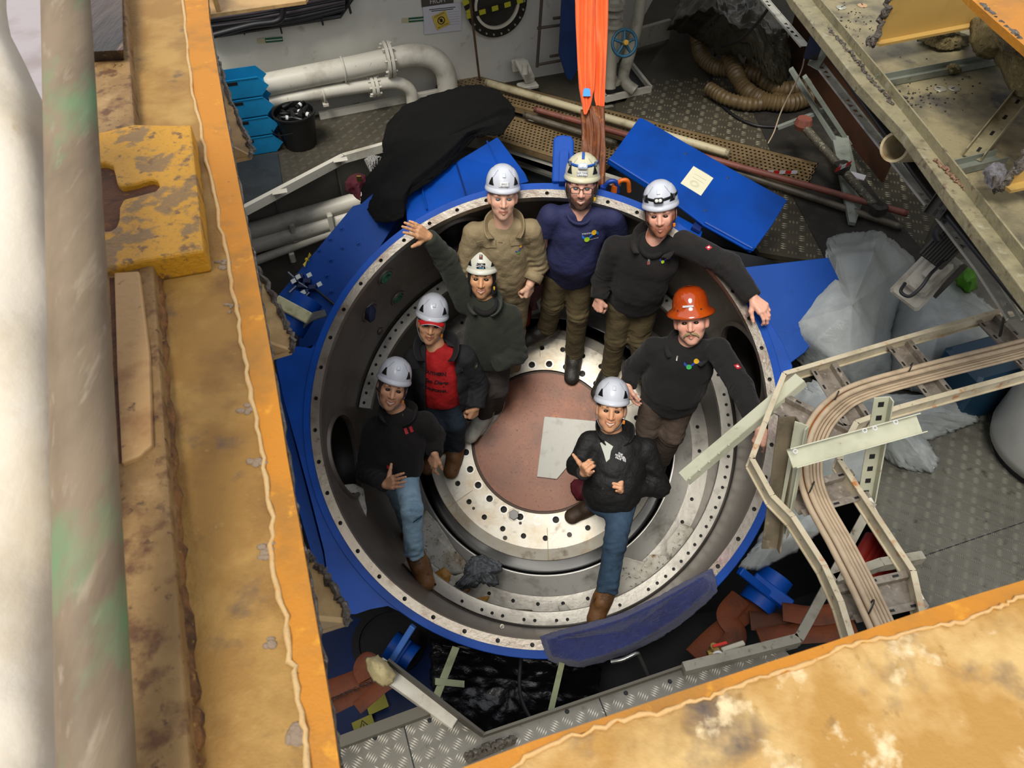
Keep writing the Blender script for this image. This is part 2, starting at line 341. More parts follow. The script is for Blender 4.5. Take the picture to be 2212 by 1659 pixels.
struct('unseen_shade_deck_far', MB().prism([(-3.6, 5.9, DZ), (4.6, 5.5, DZ), (4.6, 9.8, DZ), (-3.6, 9.8, DZ)], (0, 0, .03)), M_wall)  # unseen deck overhead, added to shade the back floor and wall
struct('ceiling_deck_left_wing', MB().prism([(-3.6, -.6, DZ - .03), (-1.6, -.6, DZ - .03), (-2.6, 5.3, DZ - .03), (-3.6, 5.3, DZ - .03)], (0, 0, -.02)), M_wall)
# ================================================================ the cut deck above: left plate, near plate, far right corner
ED = [(445, -60), (452, 40), (487, 250), (520, 420), (548, 560), (590, 790), (620, 985), (655, 1180), (690, 1380), (720, 1560), (742, 1720)]
BD = [(392, -60), (395, 0), (402, 60), (406, 110), (412, 160), (418, 205), (430, 255), (438, 300), (446, 350), (460, 400), (468, 440), (476, 490), (492, 550), (497, 590), (508, 640), (515, 690), (522, 740), (535, 790), (540, 840), (555, 905), (565, 960), (571, 1010), (578, 1080), (590, 1140), (588, 1200), (600, 1270), (617, 1330), (622, 1380), (636, 1440), (640, 1490), (655, 1560), (662, 1610), (668, 1720)]
dk = struct('ceiling_deck_left', slab([(-400, -60)] + ED + [(-900, 1720)], DZ, .022), M_deck)
es = MB().prism(zpoly(BD + ED[::-1], DZ + .002), (0, 0, -.02)); es.build('orange_edge_band', M_orange, dk)
def wob(P, a, k): return [np.asarray(p) + RNG.normal(0, a, 3)*np.array([1, 1, .3]) for p in P]
def dense(P, k=6, a=0.0):
    out = []
    for p, q in zip(P, P[1:]):
        for t in range(k): out.append(np.asarray(p) + (np.asarray(q) - np.asarray(p))*t/k + RNG.normal(0, a, 3))
    return out + [np.asarray(P[-1])]
bp = dense(zpoly(BD, DZ + .003), 3, .0022)
MB().tube(bp, list(.0042 + .002*RNG.random(len(bp))), 6).build('sealant_bead', M_bead, dk, smooth=180)
lum = MB()
for x, y, r in ((487, 572, .014), (500, 668, .012), (536, 888, .014), (552, 1003, .015), (574, 1195, .016), (588, 1395, .012), (640, 1585, .022)):
    for q_ in range(7): lum.ball(PZ(x + RNG.normal(0, 9), y + RNG.normal(0, 7), DZ), (r*(.3 + .6*RNG.random()), r*(.3 + .4*RNG.random()), .005), 8, 5)
lum.build('weld_spatter', mat('pale_spatter', '#8f7c68', .8, bump=[(120, .6)]), dk, smooth=180)
# ragged torch-cut rim under the plate edge
rm = dense(zpoly(ED, DZ - .012), 10, .002)
MB().tube(rm, list(.004 + .003*RNG.random(len(rm))), 6).build('torch_cut_rim', M_cut, dk, smooth=60)
# raised coaming
CO = [(150, -60), (266, -60), (291, 275), (330, 560), (349, 840), (372, 1150), (400, 1500), (416, 1720), (200, 1720), (190, 800)]
cz = DZ + .05
co = struct('trim_deck_coaming', MB().prism(zpoly(CO, cz), (0, 0, -.06)), M_coam, bevel=.006)
MB().prism(zpoly([(246, 588), (300, 585), (322, 760), (328, 960), (300, 985), (262, 1000), (252, 800)], cz + .012), (0, 0, -.02)).build('inner_strip', mat('tan_strip', '#a98657', .55, layers=[(7, '#8a623a', .52, .7), (25, '#5e4630', .63, .72)], bump=[(40, .2)]), co, bevel=.004)
MB().prism(zpoly([(236, 600), (246, 600), (262, 1000), (255, 1000)], cz + .001), (0, 0, -.004)).build('rust_gap', M_rust, co)
rf = MB(); pts = zpoly([(334, 575), (352, 840), (376, 1150), (404, 1500), (418, 1700)], DZ + .004)
rp = dense(pts, 14, .0015); rf.tube(rp, list(.012 + .012*RNG.random(len(rp))), 6); rf.build('rust_scale_line', mat('rust_scale', '#8a5c2c', .8, layers=[(20, '#4e3216', .45, .65), (60, '#b98a48', .58, .7)], bump=[(90, .8)]), co, smooth=60)
# lashing socket
LS = [(185, 292), (290, 268), (385, 270), (412, 268), (424, 380), (440, 540), (310, 562), (185, 592), (185, 499), (238, 498), (250, 490), (256, 474), (257, 448), (266, 430), (300, 421), (335, 412), (344, 402), (340, 390), (326, 385), (290, 396), (262, 402), (252, 394), (247, 372), (243, 357), (228, 350), (185, 352)]
ls = thing('lashing_socket', PZ(310, 420, cz - .02), 'yellow painted steel lashing socket with a cross shaped hole on the left deck edge', 'deck socket')
MB().prism(zpoly(LS, DZ + .07), (0, 0, -.07)).build('socket_plate', M_yel, ls, bevel=.007)
MB().prism(zpoly([(185, 340), (350, 350), (350, 500), (185, 505)], cz + .0015), (0, 0, -.004)).build('socket_well', M_rust, ls)
# black burnt timber block
bb = [PZ(190, -60, cz), PZ(262, -60, cz), PZ(268, 130, cz), PZ(194, 134, cz)]
tb = MB().hexa(bb + [PZ(188, -80, cz + .05), PZ(262, -80, cz + .05), PZ(267, 108, cz + .05), PZ(192, 112, cz + .05)])
tag(tb.build('timber_block', mat('tarred_timber', '#4a3a2e', .45, layers=[(5, '#241c18', .4, .6, (1, .2, 1)), (30, '#7d5f48', .6, .72, (1, .15, 1))], bump=[(25, .8, (1, .2, 1))]), bevel=.004), 'dark tarred timber block lying on the ochre coaming at the top left', 'timber block')
# grey deck beyond and steel rail bar
tag(slab([(-300, -60), (150, -60), (150, 312), (90, 316), (-300, 400)], DZ + .03, .03).build('hatch_plate', M_greydeck), 'grey painted plate at the top left corner behind the rail bar', 'steel plate')
ra, rbk = PD(140, -60, 1.58), PD(214, 1760, .93)
rl = MB().tube([ra + (rbk - ra)*t for t in np.linspace(0, 1, 30)], .0455, 20)
tag(rl.build('rail_bar', mat('worn_grey_rail', '#7b6a54', .65, layers=[(9, '#635340', .42, .68, (1, .25, 1)), (40, '#8a7c68', .58, .72, (1, .1, 1)), (2.6, '#5c7f57', .55, .70, (2, 1, 2))], bump=[(30, .12, (1, .2, 1))]), smooth=60), 'thick grey round rail bar with faded green paint across the left side', 'rail')
# white cloth over the rail side
CL = [(-12, -60), (2, 40), (30, 95), (62, 165), (85, 250), (92, 330), (100, 450), (112, 560), (120, 700), (126, 830), (127, 930), (128, 1080), (124, 1250), (112, 1380), (118, 1500), (108, 1590), (104, 1720)]
def clothf(u, v):
    k = u*(len(CL) - 1); i = min(int(k), len(CL) - 2); t = k - i; x = CL[i][0] + (CL[i+1][0]-CL[i][0])*t; y = CL[i][1] + (CL[i+1][1]-CL[i][1])*t
    zz = 1.62 + (0.98 - 1.62)*u; p = PD(x, y, zz)
    return p + np.array([-.55*v, -.05*v, .10*math.sin(v*3.0) + .012*math.sin(u*23 + v*9) + .008*math.sin(u*51 - v*5) + (-.05 if v < .02 else 0)])
c_ = MB().grid(clothf, 64, 14)
tag(c_.build('tarpaulin', mat('white_tarpaulin', '#d8cfbf', .6, layers=[(3, '#c4b497', .5, .75), (8, '#a88a5a', .68, .85)], bump=[(6, .15), (25, .1)]), smooth=180, solid=.006), 'bright white tarpaulin with brown stains at the far left edge', 'tarpaulin')
# cut deck stiffeners hanging under the left plate
def stiff(poly, Z, label, zt=DZ - .022):
    P = zpoly(poly, Z); t = thing('cut_stiffener', P[0], label, 'stiffener', 'cut stiffeners under the left deck')
    m = MB().prism(P, (0, 0, -.014)); m.build('flange', mat('scorched_beige_steel', '#b08d58', .5, layers=[(3, '#7f6238', .42, .68), (9, '#4f4030', .6, .78), (2, '#d0b27c', .55, .75)], bump=[(40, .15)]), t)
    mid = [(P[0] + P[-1])/2, (P[len(P)//2] + P[len(P)//2 - 1])/2]; w = MB()
    e = P[-1] + (P[-2] - P[-1])*.2 - SD*.5
    w.hexa([e, P[-2], P[-2] + TD*.012, e + TD*.012, np.array([e[0], e[1], zt]), np.array([P[-2][0] - .22*SD[0], P[-2][1] - .22*SD[1], zt]), np.array([P[-2][0] - .22*SD[0], P[-2][1] - .22*SD[1], zt]) + TD*.012, np.array([e[0], e[1], zt]) + TD*.012])
    w.build('web', mat('scorched_beige_steel', ''), t)
    r = dense(P[:-1], 8, .003); MB().tube(r, list(.006 + .005*RNG.random(len(r))), 5).build('torch_cut_edge', M_cut, t, smooth=50)
stiff([(452, 95), (474, 140), (497, 215), (522, 275), (545, 325), (541, 337), (430, 362)], 2.08, 'scorched beige cut stiffener under the left deck, beside the blue bins')
stiff([(536, 550), (560, 590), (590, 640), (618, 700), (634, 735), (628, 758), (520, 790)], 2.08, 'scorched cut stiffener under the left deck, over the grey hose loop')
stiff([(648, 1185), (672, 1210), (700, 1238), (728, 1280), (753, 1328), (746, 1346), (620, 1386)], 2.08, 'scorched cut stiffener under the left deck, the nearest of the three to the camera')
bt = thing('deck_beam_flange', PZ(520, 10, 2.1), 'beige beam flange crossing above the black cable bundle at the top left', 'beam')
MB().prism(zpoly([(380, -60), (700, -60), (660, 2), (468, 29), (440, 33), (380, 45)], 2.1), (0, 0, -.015)).build('flange', mat('scorched_beige_steel', ''), bt)
MB().prism([PZ(468, 27, 2.1), PZ(478, 26, 2.1), PZ(440, -70, 2.1), PZ(430, -70, 2.1)], (0, 0, .18)).build('web', mat('scorched_beige_steel', ''), bt)
# near deck plate
NE = [(940, 1690), (998, 1659), (1150, 1601), (1300, 1551), (1480, 1490), (1640, 1437), (1800, 1385), (1990, 1320), (2212, 1253), (2330, 1218)]
NB = [(1060, 1690), (1107, 1659), (1150, 1632), (1222, 1594), (1290, 1572), (1350, 1556), (1420, 1540), (1480, 1521), (1530, 1506), (1570, 1487), (1630, 1465), (1680, 1459), (1756, 1431), (1800, 1405), (1848, 1391), (1900, 1382), (1960, 1368), (2038, 1350), (2080, 1346), (2110, 1328), (2147, 1316), (2180, 1300), (2212, 1286), (2330, 1240)]
nd = struct('ceiling_deck_near', slab(NE + [(3200, 1600), (3200, 2600), (300, 2600)], DZ, .022), M_deckc)
MB().prism(zpoly(NE + NB[::-1], DZ + .003), (0, 0, -.02)).build('orange_edge_band', M_orange, nd)
bp = dense(zpoly(NB, DZ + .004), 4, .002)
MB().tube(bp, list(.0022 + .0028*RNG.random(len(bp))), 6).build('sealant_bead', mat('pale_bead', '#c29c66', .6, layers=[(30, '#c79a58', .5, .7)], bump=[(60, .3)]), nd, smooth=180)
rc = struct('ceiling_deck_right', slab([(2062, -40), (2100, 0), (2150, 45), (2212, 98), (2330, 200), (2800, 200), (2800, -40)], DZ, .03), M_orange)
rr = dense(zpoly([(2062, -40), (2100, 0), (2150, 45), (2212, 98), (2330, 200)], DZ - .012), 20, .003); MB().tube(rr, list(.011 + .007*RNG.random(len(rr))), 6).build('torch_cut_rim', M_cut, rc, smooth=50)
# ================================================================ the tilted thruster well
M_blue = mat('blue_machine_paint', '#04429a', .5, spec=.22, layers=[(3, '#07367f', .45, .72), (45, '#8fb4e8', .76, .79)], bump=[(7, .05)])
M_blued = mat('blue_machine_paint_dusty', '#063c8a', .55, spec=.22, layers=[(4, '#0f4491', .5, .75), (16, '#07286b', .62, .8), (70, '#7d9cc9', .75, .79)], bump=[(9, .06)])
M_flange = mat('machined_flange', '#8c857b', .38, .6, layers=[(7, '#74665a', .5, .68), (3.3, '#9d7f86', .56, .72), (24, '#5a4632', .62, .74)], bump=[(35, .15)])
M_steel = mat('bright_machined_steel', '#dedcd6', .33, .25, layers=[(5, '#a09b92', .5, .72), (26, '#7d776c', .64, .78)], rvar=.25, bump=[(40, .03)])
M_midfl = mat('grey_machined_ring', '#b9b5ac', .34, .4, layers=[(6, '#87817a', .5, .72), (30, '#655b4e', .64, .76)], bump=[(30, .08)])
M_well = mat('well_wall_primer', '#6a615a', .4, .25, layers=[(2.6, '#574e47', .45, .7), (9, '#7c746c', .58, .76), (30, '#473d36', .66, .78)], bump=[(12, .05)])
M_whitering = mat('pale_bearing_ring', '#d6d0c2', .42, .25, layers=[(4, '#c4b294', .5, .72), (9, '#a19684', .58, .72), (26, '#7a7268', .66, .76)], bump=[(30, .08)])
M_black = mat('black_seal', '#0d0d0e', .25, layers=[(8, '#1c1c1d', .5, .7)])
M_hole = mat('hole_dark', '#0a0908', .6)
M_copper = mat('copper_cover', '#6e3c1f', .42, .2, layers=[(3.5, '#593018', .45, .66), (9, '#82492a', .58, .72), (22, '#532b1b', .64, .75), (60, '#5d3622', .6, .75)], rvar=.2, bump=[(25, .05)])
def ring_holes(r0, r1, z, rh, n, hr, dep, a0=0.0, a1=2*math.pi, skip=(), m=12, off=0.0, mb=None):
    """flat ring with one row of real round holes; slot 0 face and hole sides, slot 1 hole bottoms"""
    b = mb or MB(); st = (a1 - a0)/n
    for i in range(n):
        c = a0 + st*(i + .5) + off; ce = np.array([rh*math.cos(c), rh*math.sin(c)])
        # outline of the cell sampled at m corresponding points
        q = []
        for k in range(m):
            t = k/m*4; e = int(t); u = t - e
            rr, aa = [(r1, -.5 + u), (r1 + (r0 - r1)*u, .5), (r0, .5 - u), (r0 + (r1 - r0)*u, -.5)][e]
            a = c + aa*st; q.append((rr*math.cos(a), rr*math.sin(a)))
        if i in skip:
            b.add([(x, y, z) for x, y in q], [tuple(range(m))], 0); continue
        h = []
        for j in range(m):
            a = c - math.pi/4 + 2*math.pi*j/m; h.append(ce + hr*np.array([math.cos(a), math.sin(a)]))
        V = [(x, y, z) for x, y in q] + [(x, y, z) for x, y in h] + [(x, y, z - dep) for x, y in h]
        Fc = [(k, (k+1) % m, m + (k+1) % m, m + k) for k in range(m)] + [(m + k, m + (k+1) % m, 2*m + (k+1) % m, 2*m + k) for k in range(m)]
        b.add(V, Fc, 0); b.add([(x, y, z - dep) for x, y in h], [tuple(range(m))], 1)
    return b
wl_t = thing('thruster_well', WO, 'large round blue thruster well with a bolted grey flange, eight men inside', 'thruster well', M=WM)
HM, HW, HL = .953, 1.604, 1.884
# grey machined top flange with bolt holes
fl = ring_holes(1.300, 1.353, 0, 1.327, 44, .0125, .03)
fl.lathe([(1.353, 0), (1.353, -.03)], (0, 0, 0), n=176); fl.lathe([(1.345, -.05), (1.300, -.045), (1.300, 0)], (0, 0, 0), n=176)
fl.build('top_flange', [M_flange, M_hole], wl_t, local=True, smooth=25)
# blue rim and outer skin
b = MB(); b.lathe([(1.352, -.006), (1.398, -.008), (1.402, -.014), (1.402, -.11), (1.374, -.12)], (0, 0, 0), n=120); b.build('blue_rim', M_blue, wl_t, local=True, smooth=30)
# inner wall, later pierced by ports
wall = MB(); prof = [(1.345, -.05), (1.345, -.5), (1.345, -1.0), (1.345, -2.2)]
outer = [(1.372, -2.2), (1.372, -.05)]
wall.lathe(prof + outer + [prof[0]], (0, 0, 0), n=144)
wall_o = wall.build('inner_wall', M_well, wl_t, local=True, smooth=30, weld=True)
# step under the flange
b = MB(); b.lathe([(1.345, -.055), (1.315, -.06), (1.31, -.075), (1.345, -.09)], (0, 0, 0), n=120); b.build('flange_step', mat('step_steel', '#6e665e', .4, .5, layers=[(9, '#4a433d', .5, .7)]), wl_t, local=True, smooth=30)
# middle bolted ring: from 222 degrees round the near side and the right to 170 degrees at the left
A0, A1 = math.radians(-138), math.radians(171)
r_ = ring_holes(1.245, 1.330, -HM, 1.300, 96, .0115, .03, A0, A1, skip=[k for k in range(96) if (k % 3 == 2 and 8 < k < 26) or k in (0, 1, 2, 4, 5, 7, 22, 23, 46, 60)])
r_.lathe([(1.330, -HM), (1.330, -HM - .05)], (0, 0, 0), n=110, a0=A0, a1=A1); r_.lathe([(1.245, -HM - .05), (1.245, -HM)], (0, 0, 0), n=110, a0=A0, a1=A1)
for a in (A0, A1): 
    c, s = math.cos(a), math.sin(a); r_.add([(1.245*c, 1.245*s, -HM), (1.33*c, 1.33*s, -HM), (1.33*c, 1.33*s, -HM - .05), (1.245*c, 1.245*s, -HM - .05)], [(0, 1, 2, 3)])
r_.build('middle_ring', [M_midfl, M_hole], wl_t, local=True, smooth=25)
b = MB(); b.lathe([(1.344, -HM + .03), (1.338, -HM + .025), (1.338, -HM - .01)], (0, 0, 0), n=110, a0=A0, a1=A1); b.build('ring_lip', mat('dark_lip', '#3b3530', .4, .5), wl_t, local=True, smooth=30)
# lower bolted ring, bright funnel, seal groove, bearing ring, cover disc
r_ = ring_holes(1.213, 1.345, -HL, 1.272, 40, .0155, .04, 0, 2*math.pi, skip=(5, 12, 19, 24)); r_.build('lower_ring', [M_midfl, M_hole], wl_t, local=True, smooth=25)
b = MB(); b.lathe([(1.212, -HL + .004), (1.208, -HL + .03), (1.13, -1.80), (1.06, -1.715), (1.045, -1.70)], (0, 0, 0), n=160); b.build('funnel_ring', M_steel, wl_t, local=True, smooth=40)
b = MB(); b.lathe([(1.045, -1.70), (1.035, -1.702), (1.028, -1.72), (1.02, -2.0), (.935, -2.0), (.931, -1.64)], (0, 0, 0), n=140); b.build('seal_groove', M_black, wl_t, local=True, smooth=35)
b = MB(); b.lathe([(1.046, -1.699), (1.040, -1.6995)], (0, 0, 0), n=140); b.build('chrome_edge', mat('chrome_edge', '#8a8884', .35, .6), wl_t, local=True, smooth=60)
segs = 7
r_ = ring_holes(.575, .675, -HW, .624, 28, .0265, .06, skip=(20,)); 
r_.build('bearing_inner_row', [M_whitering, M_hole], wl_t, local=True, smooth=25)
r_ = ring_holes(.675, .84, -HW, .758, 28, .0215, .06, skip=(21, 25, 26), off=.09); r_.lathe([(.931, -HW - .045), (.925, -HW - .03), (.84, -HW)], (0, 0, 0), n=140)
r_.build('bearing_outer_row', [M_whitering, M_hole], wl_t, local=True, smooth=25)
for a in (270, 213, 315, 158, 20, 90):
    t = math.radians(a); d = np.array([math.cos(t), math.sin(t), 0]); sm_ = MB(); sm_.bar(d*.68 + np.array([0, 0, -HW + .0005]), d*.845 + np.array([0, 0, -HW + .0005]), .004, .0016)
    sm_.bar(d*.845 + np.array([0, 0, -HW + .0005]), d*.925 + np.array([0, 0, -HW - .029]), .004, .0016)
    sm_.build('segment_joint', mat('joint_tan', '#b39a6c', .6), wl_t, local=True)
rim_ = MB()
for i in range(28):
    t = 2*math.pi*(i + .5)/28; rim_.lathe([(.0268, .0006), (.038, .0006), (.039, -.001)], (.624*math.cos(t), .624*math.sin(t), -HW), n=14)
tag(rim_.build('hole_rims', mat('pale_hole_rim', '#e0ddd4', .4, .2, layers=[(20, '#bcb3a2', .5, .7)]), wl_t, local=True, smooth=40), kind='stuff')
b = MB(); b.lathe([(.575, -HW), (.572, -HW - .03), (.552, -HW - .03)], (0, 0, 0), n=120); b.build('disc_gap', mat('brown_gap', '#3f2a1c', .5, .3), wl_t, local=True, smooth=30)
cdisc = MB(); cdisc.lathe([(0, -HW - .012), (.2, -HW - .012), (.4, -HW - .012), (.551, -HW - .012), (.553, -HW - .03)], (0, 0, 0), n=120); cdisc.build('copper_disc', M_copper, wl_t, local=True)
# hex bolt standing in one hole, small threaded holes
hp = wloc(PR(1110, 1112, HW)); hb = MB(); hx = [(hp[0] + .0415*math.cos(k*math.pi/3 + .5), hp[1] + .0415*math.sin(k*math.pi/3 + .5), -HW) for k in range(6)]; hb.prism(hx, (0, 0, .026))
hb.lathe([(.046, .001), (.048, 0)], (hp[0], hp[1], -HW), n=18); hb.build('hex_bolt', mat('bolt_dark_zinc', '#4c4b4a', .35, .7), wl_t, local=True, bevel=.003)
for x, y, r in ((1023, 1098, .011), (1124, 1130, .011), (1091, 1162, .016), (1230, 1155, .018)):
    q = wloc(PR(x, y, HW)); sh = MB(); sh.lathe([(0, .0008), (r, .0008), (r*1.1, 0)], (q[0], q[1], -HW), n=12)
    sh.build('threaded_plug', mat('plug_dark', '#2b2017', .5), wl_t, local=True)
# low studs and holes on the middle ring near side done by ring; stud at the flange step
q = wloc(PR(1085, 1352, .2)); st_ = MB(); st_.lathe([(0, .02), (.012, .02), (.012, 0)], q, n=10); st_.lathe([(.006, .05), (.006, .02)], q, n=8); st_.build('stud', M_flange, wl_t, local=True)
# ports in the wall: real openings cut through it, each with a collar
def cut_wall(obj, cutters):
    for c in cutters:
        m = obj.modifiers.new('cut', 'BOOLEAN'); m.operation = 'DIFFERENCE'; m.object = c; m.solver = 'EXACT'
    bpy.context.view_layer.update()
    dg = bpy.context.evaluated_depsgraph_get(); me = bpy.data.meshes.new_from_object(obj.evaluated_get(dg)); obj.modifiers.clear(); obj.data = me
    for c in cutters: bpy.data.objects.remove(c)
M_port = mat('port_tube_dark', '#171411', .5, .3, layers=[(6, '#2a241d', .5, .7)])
ports = []
def port_at(px, py, rr, aspect=1.0, kind='collar'):
    # nearest hit of the sight line with the inner wall cylinder
    r = ray(px, py); o = wloc(CAM); dl = np.array([r @ WX, r @ WY, r @ WN]); A = dl[0]**2 + dl[1]**2; B = 2*(o[0]*dl[0] + o[1]*dl[1]); Cc = o[0]**2 + o[1]**2 - 1.345**2
    t = (-B + math.sqrt(B*B - 4*A*Cc))/(2*A); p = o + dl*t; a = math.atan2(p[1], p[0]); ports.append((a, p[2], rr, aspect, kind)); return p
port_at(742, 985, .27, 1.25, 'big'); port_at(1610, 800, .30, 1.2, 'big'); port_at(985, 508, .20, 1.0, 'big')
port_at(832, 597, .036, 1, 'small'); port_at(858, 643, .033, 1, 'small'); port_at(798, 672, .042, 1, 'small'); port_at(821, 715, .016, 1, 'tiny')
cut = []
for a, z, rr, asp, k in ports:
    d = np.array([math.cos(a), math.sin(a), 0]); e1 = np.array([-d[1], d[0], 0]); e2 = np.array([0, 0, 1.0])
    V = [d*R + e1*rr*math.cos(t) + e2*(z + rr*asp*math.sin(t)) for R in (1.2, 1.5) for t in np.linspace(0, 2*math.pi, 33)[:-1]]
    c = MB().add(V, [tuple(range(31, -1, -1)), tuple(range(32, 64))] + [(i, (i+1) % 32, 32 + (i+1) % 32, 32 + i) for i in range(32)]).build('cutter', M_port, wl_t, local=True); cut.append(c)
cut_wall(wall_o, cut)
wall_o.data.materials.clear(); wall_o.data.materials.append(M_well)
for a, z, rr, asp, k in ports:
    d = np.array([math.cos(a), math.sin(a), 0]); e1 = np.array([-d[1], d[0], 0]); e2 = np.array([0, 0, 1.0])
    def loopp(R, s): return [d*math.sqrt(max(R*R - (rr*s*math.cos(t))**2, .01)) + e1*rr*s*math.cos(t) + e2*(z + rr*asp*s*math.sin(t)) for t in np.linspace(0, 2*math.pi, 49)[:-1]]
    n = 48
    def rings(Ls, m, name, parent=wl_t, cap=False):
        V = [p for L_ in Ls for p in L_]; Fc = [(j*n + i, j*n + (i+1) % n, (j+1)*n + (i+1) % n, (j+1)*n + i) for j in range(len(Ls) - 1) for i in range(n)]
        if cap: Fc.append(tuple(range((len(Ls)-1)*n, len(Ls)*n)))
        return MB().add(V, Fc).build(name, m, parent, local=True, smooth=40)
    if k == 'big':
        rings([loopp(1.3435, 1.09), loopp(1.325, 1.06), loopp(1.325, 1.0), loopp(1.345, .985)], M_well if asp < 1.22 else M_well, 'port_collar')
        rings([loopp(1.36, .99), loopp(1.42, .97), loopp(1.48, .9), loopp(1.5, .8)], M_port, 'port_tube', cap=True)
    else:
        g = mat('green_port_seat', '#3f7a60', .5, layers=[(30, '#2c4a3c', .5, .7)]) if k == 'small' and rr != .042 else M_well
        rings([loopp(1.343, 1.9), loopp(1.335, 1.75), loopp(1.335, 1.5), loopp(1.342, 1.35)], M_well, 'port_collar')
        rings([loopp(1.341, 1.3), loopp(1.33, 1.25), loopp(1.33, .9), loopp(1.36, .85)], g, 'port_seat')
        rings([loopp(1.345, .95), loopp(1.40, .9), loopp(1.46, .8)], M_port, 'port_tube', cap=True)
# blue side wings of the well, in the plane of the flange
def wing(pts, h, t, name, m=M_blue, bev=.004, arc=None):
    P = [wloc(PR(x, y, h)) for x, y in pts]
    if arc: # close the outline along a circle about the well axis
        a1, a0 = math.atan2(P[0][1], P[0][0]), math.atan2(P[-1][1], P[-1][0]); da = (a1 - a0 + math.pi) % (2*math.pi) - math.pi
        P += [np.array([arc*math.cos(a0 + da*k/24), arc*math.sin(a0 + da*k/24), -h]) for k in range(25)]
    return MB().prism(P, (0, 0, -t)).build(name, m, wl_t, local=True, bevel=bev)
wing([(715, 700), (694, 738), (672, 752), (640, 748), (606, 764), (596, 782), (612, 860), (640, 960), (672, 1080), (700, 1190), (713, 1280), (722, 1310), (742, 1326), (768, 1327), (800, 1316), (838, 1309), (870, 1325)], .02, .05, 'left_wing', arc=1.399)
wing([(598, 800), (640, 970), (698, 1195), (712, 1290), (700, 1290), (632, 1060), (590, 850)], .10, .3, 'left_wing_side', M_blued)
# slanted blue bodies on the far left and right, lower than the flange
wing([(588, 652), (640, 592), (700, 520), (762, 445), (780, 440), (850, 380), (880, 440), (690, 740), (640, 760), (600, 720)], .42, .25, 'left_housing', M_blued)
wing([(1600, 578), (1790, 556), (1830, 640), (1740, 760), (1700, 790)], .16, .12, 'right_housing', M_blued, arc=1.405)
wing([(1660, 690), (1690, 738), (1712, 790), (1712, 880), (1690, 960)], .02, .08, 'right_wing', M_blue, arc=1.399)
for x, y in ((738, 494), (714, 517), (775, 526), (740, 535), (690, 541), (715, 562), (706, 596), (716, 630), (640, 610)):
    q = wloc(PR(x, y, .42)); bl = MB(); bl.lathe([(0, .012), (.009, .012), (.0095, .004), (.018, .003), (.018, 0)], q, n=8)
    bl.build('housing_bolt', M_blued, wl_t, local=True)
# lifting lug pairs on the rim
def lug(pts, h, t, loop, name='lug'):
    wing(pts, h, t, name, M_blue)
wing([(1195, 300), (1200, 293), (1215, 290), (1236, 293), (1240, 305), (1240, 392), (1192, 392)], -.02, .12, 'lug', M_blue, .02)
wing([(1209, 325), (1229, 323), (1226, 392), (1207, 392)], -.055, .10, 'lug_rib', M_blue)
# ================================================================ soft things: sheets, cloths, bags
_RC = {}
def ridged(p, seed, fr, n=5):
    if seed not in _RC:
        r = np.random.default_rng(seed); d = r.normal(size=(n, 3)); _RC[seed] = (d/np.linalg.norm(d, axis=1)[:, None]*(1 + .5*np.arange(n))[:, None], r.random(n)*6.28, 1/(1 + .6*np.arange(n)))
    k, ph, w = _RC[seed]; return ((1 - np.abs(np.sin(k @ p*fr + ph)))*w).sum()/2.2 - .75
def drape(bnd, cen, mid=None, nr=14, na=96, amp=.02, fr=14, seed=1, hfun=None, nrm=UP, close=0.0):
    """soft sheet: boundary points -> (optional middle loop) -> centre, with crumple relief along nrm"""
    B = [np.asarray(p, float) for p in bnd]; nb = len(B); c = np.asarray(cen, float)
    def at(P, a):
        k = a*len(P); i = int(k) % len(P); t = k - int(k); return P[i]*(1 - t) + P[(i+1) % len(P)]*t
    Mi = [np.asarray(p, float) for p in mid] if mid else None
    V = []; nrm = np.asarray(nrm, float)
    for j in range(nr + 1):
        t = j/nr
        for i in range(na):
            a = i/na; b = at(B, a)
            if Mi is not None:
                m = at(Mi, a); p = b*(1 - t*2) + m*t*2 if t < .5 else m*(2 - 2*t) + c*(2*t - 1)
            else: p = b*(1 - t) + c*t + nrm*(np.dot(c - b, nrm)*.35*math.sin(math.pi*t))
            k = ridged(p, seed, fr) + .3*ridged(p, seed + 500, fr*2.9); p = p + nrm*(amp*k*min(1, .35 + 2.2*t)*min(1, (1 - t)*4 + .25)) + RNG.normal(0, amp*.06, 3)*(1 - t)**2
            if hfun: p = p + nrm*hfun(t, a)
            V.append(p)
    Fc = [(j*na + i, j*na + (i+1) % na, (j+1)*na + (i+1) % na, (j+1)*na + i) for j in range(nr) for i in range(na)]
    return MB().add(V, Fc)
def arcpath(P, k=8):
    """smooth curve through points (Catmull-Rom)"""
    P = [np.asarray(p, float) for p in P]; Q = [2*P[0] - P[1]] + P + [2*P[-1] - P[-2]]; out = []
    for i in range(1, len(Q) - 2):
        for t in np.linspace(0, 1, k, endpoint=False):
            a, b, c, d = Q[i-1:i+3]; out.append(.5*((2*b) + (c - a)*t + (2*a - 5*b + 4*c - d)*t*t + (3*b - a - 3*c + d)*t**3))
    return out + [P[-1]]
def pflange(mb, c, ax, R, t, n=20):
    u = unit(np.cross(ax, [0.2, 0.3, 1])); w = np.cross(ax, u); mb.lathe([(0, -t), (R, -t), (R, t), (0, t)], c, (u, w, ax), n)
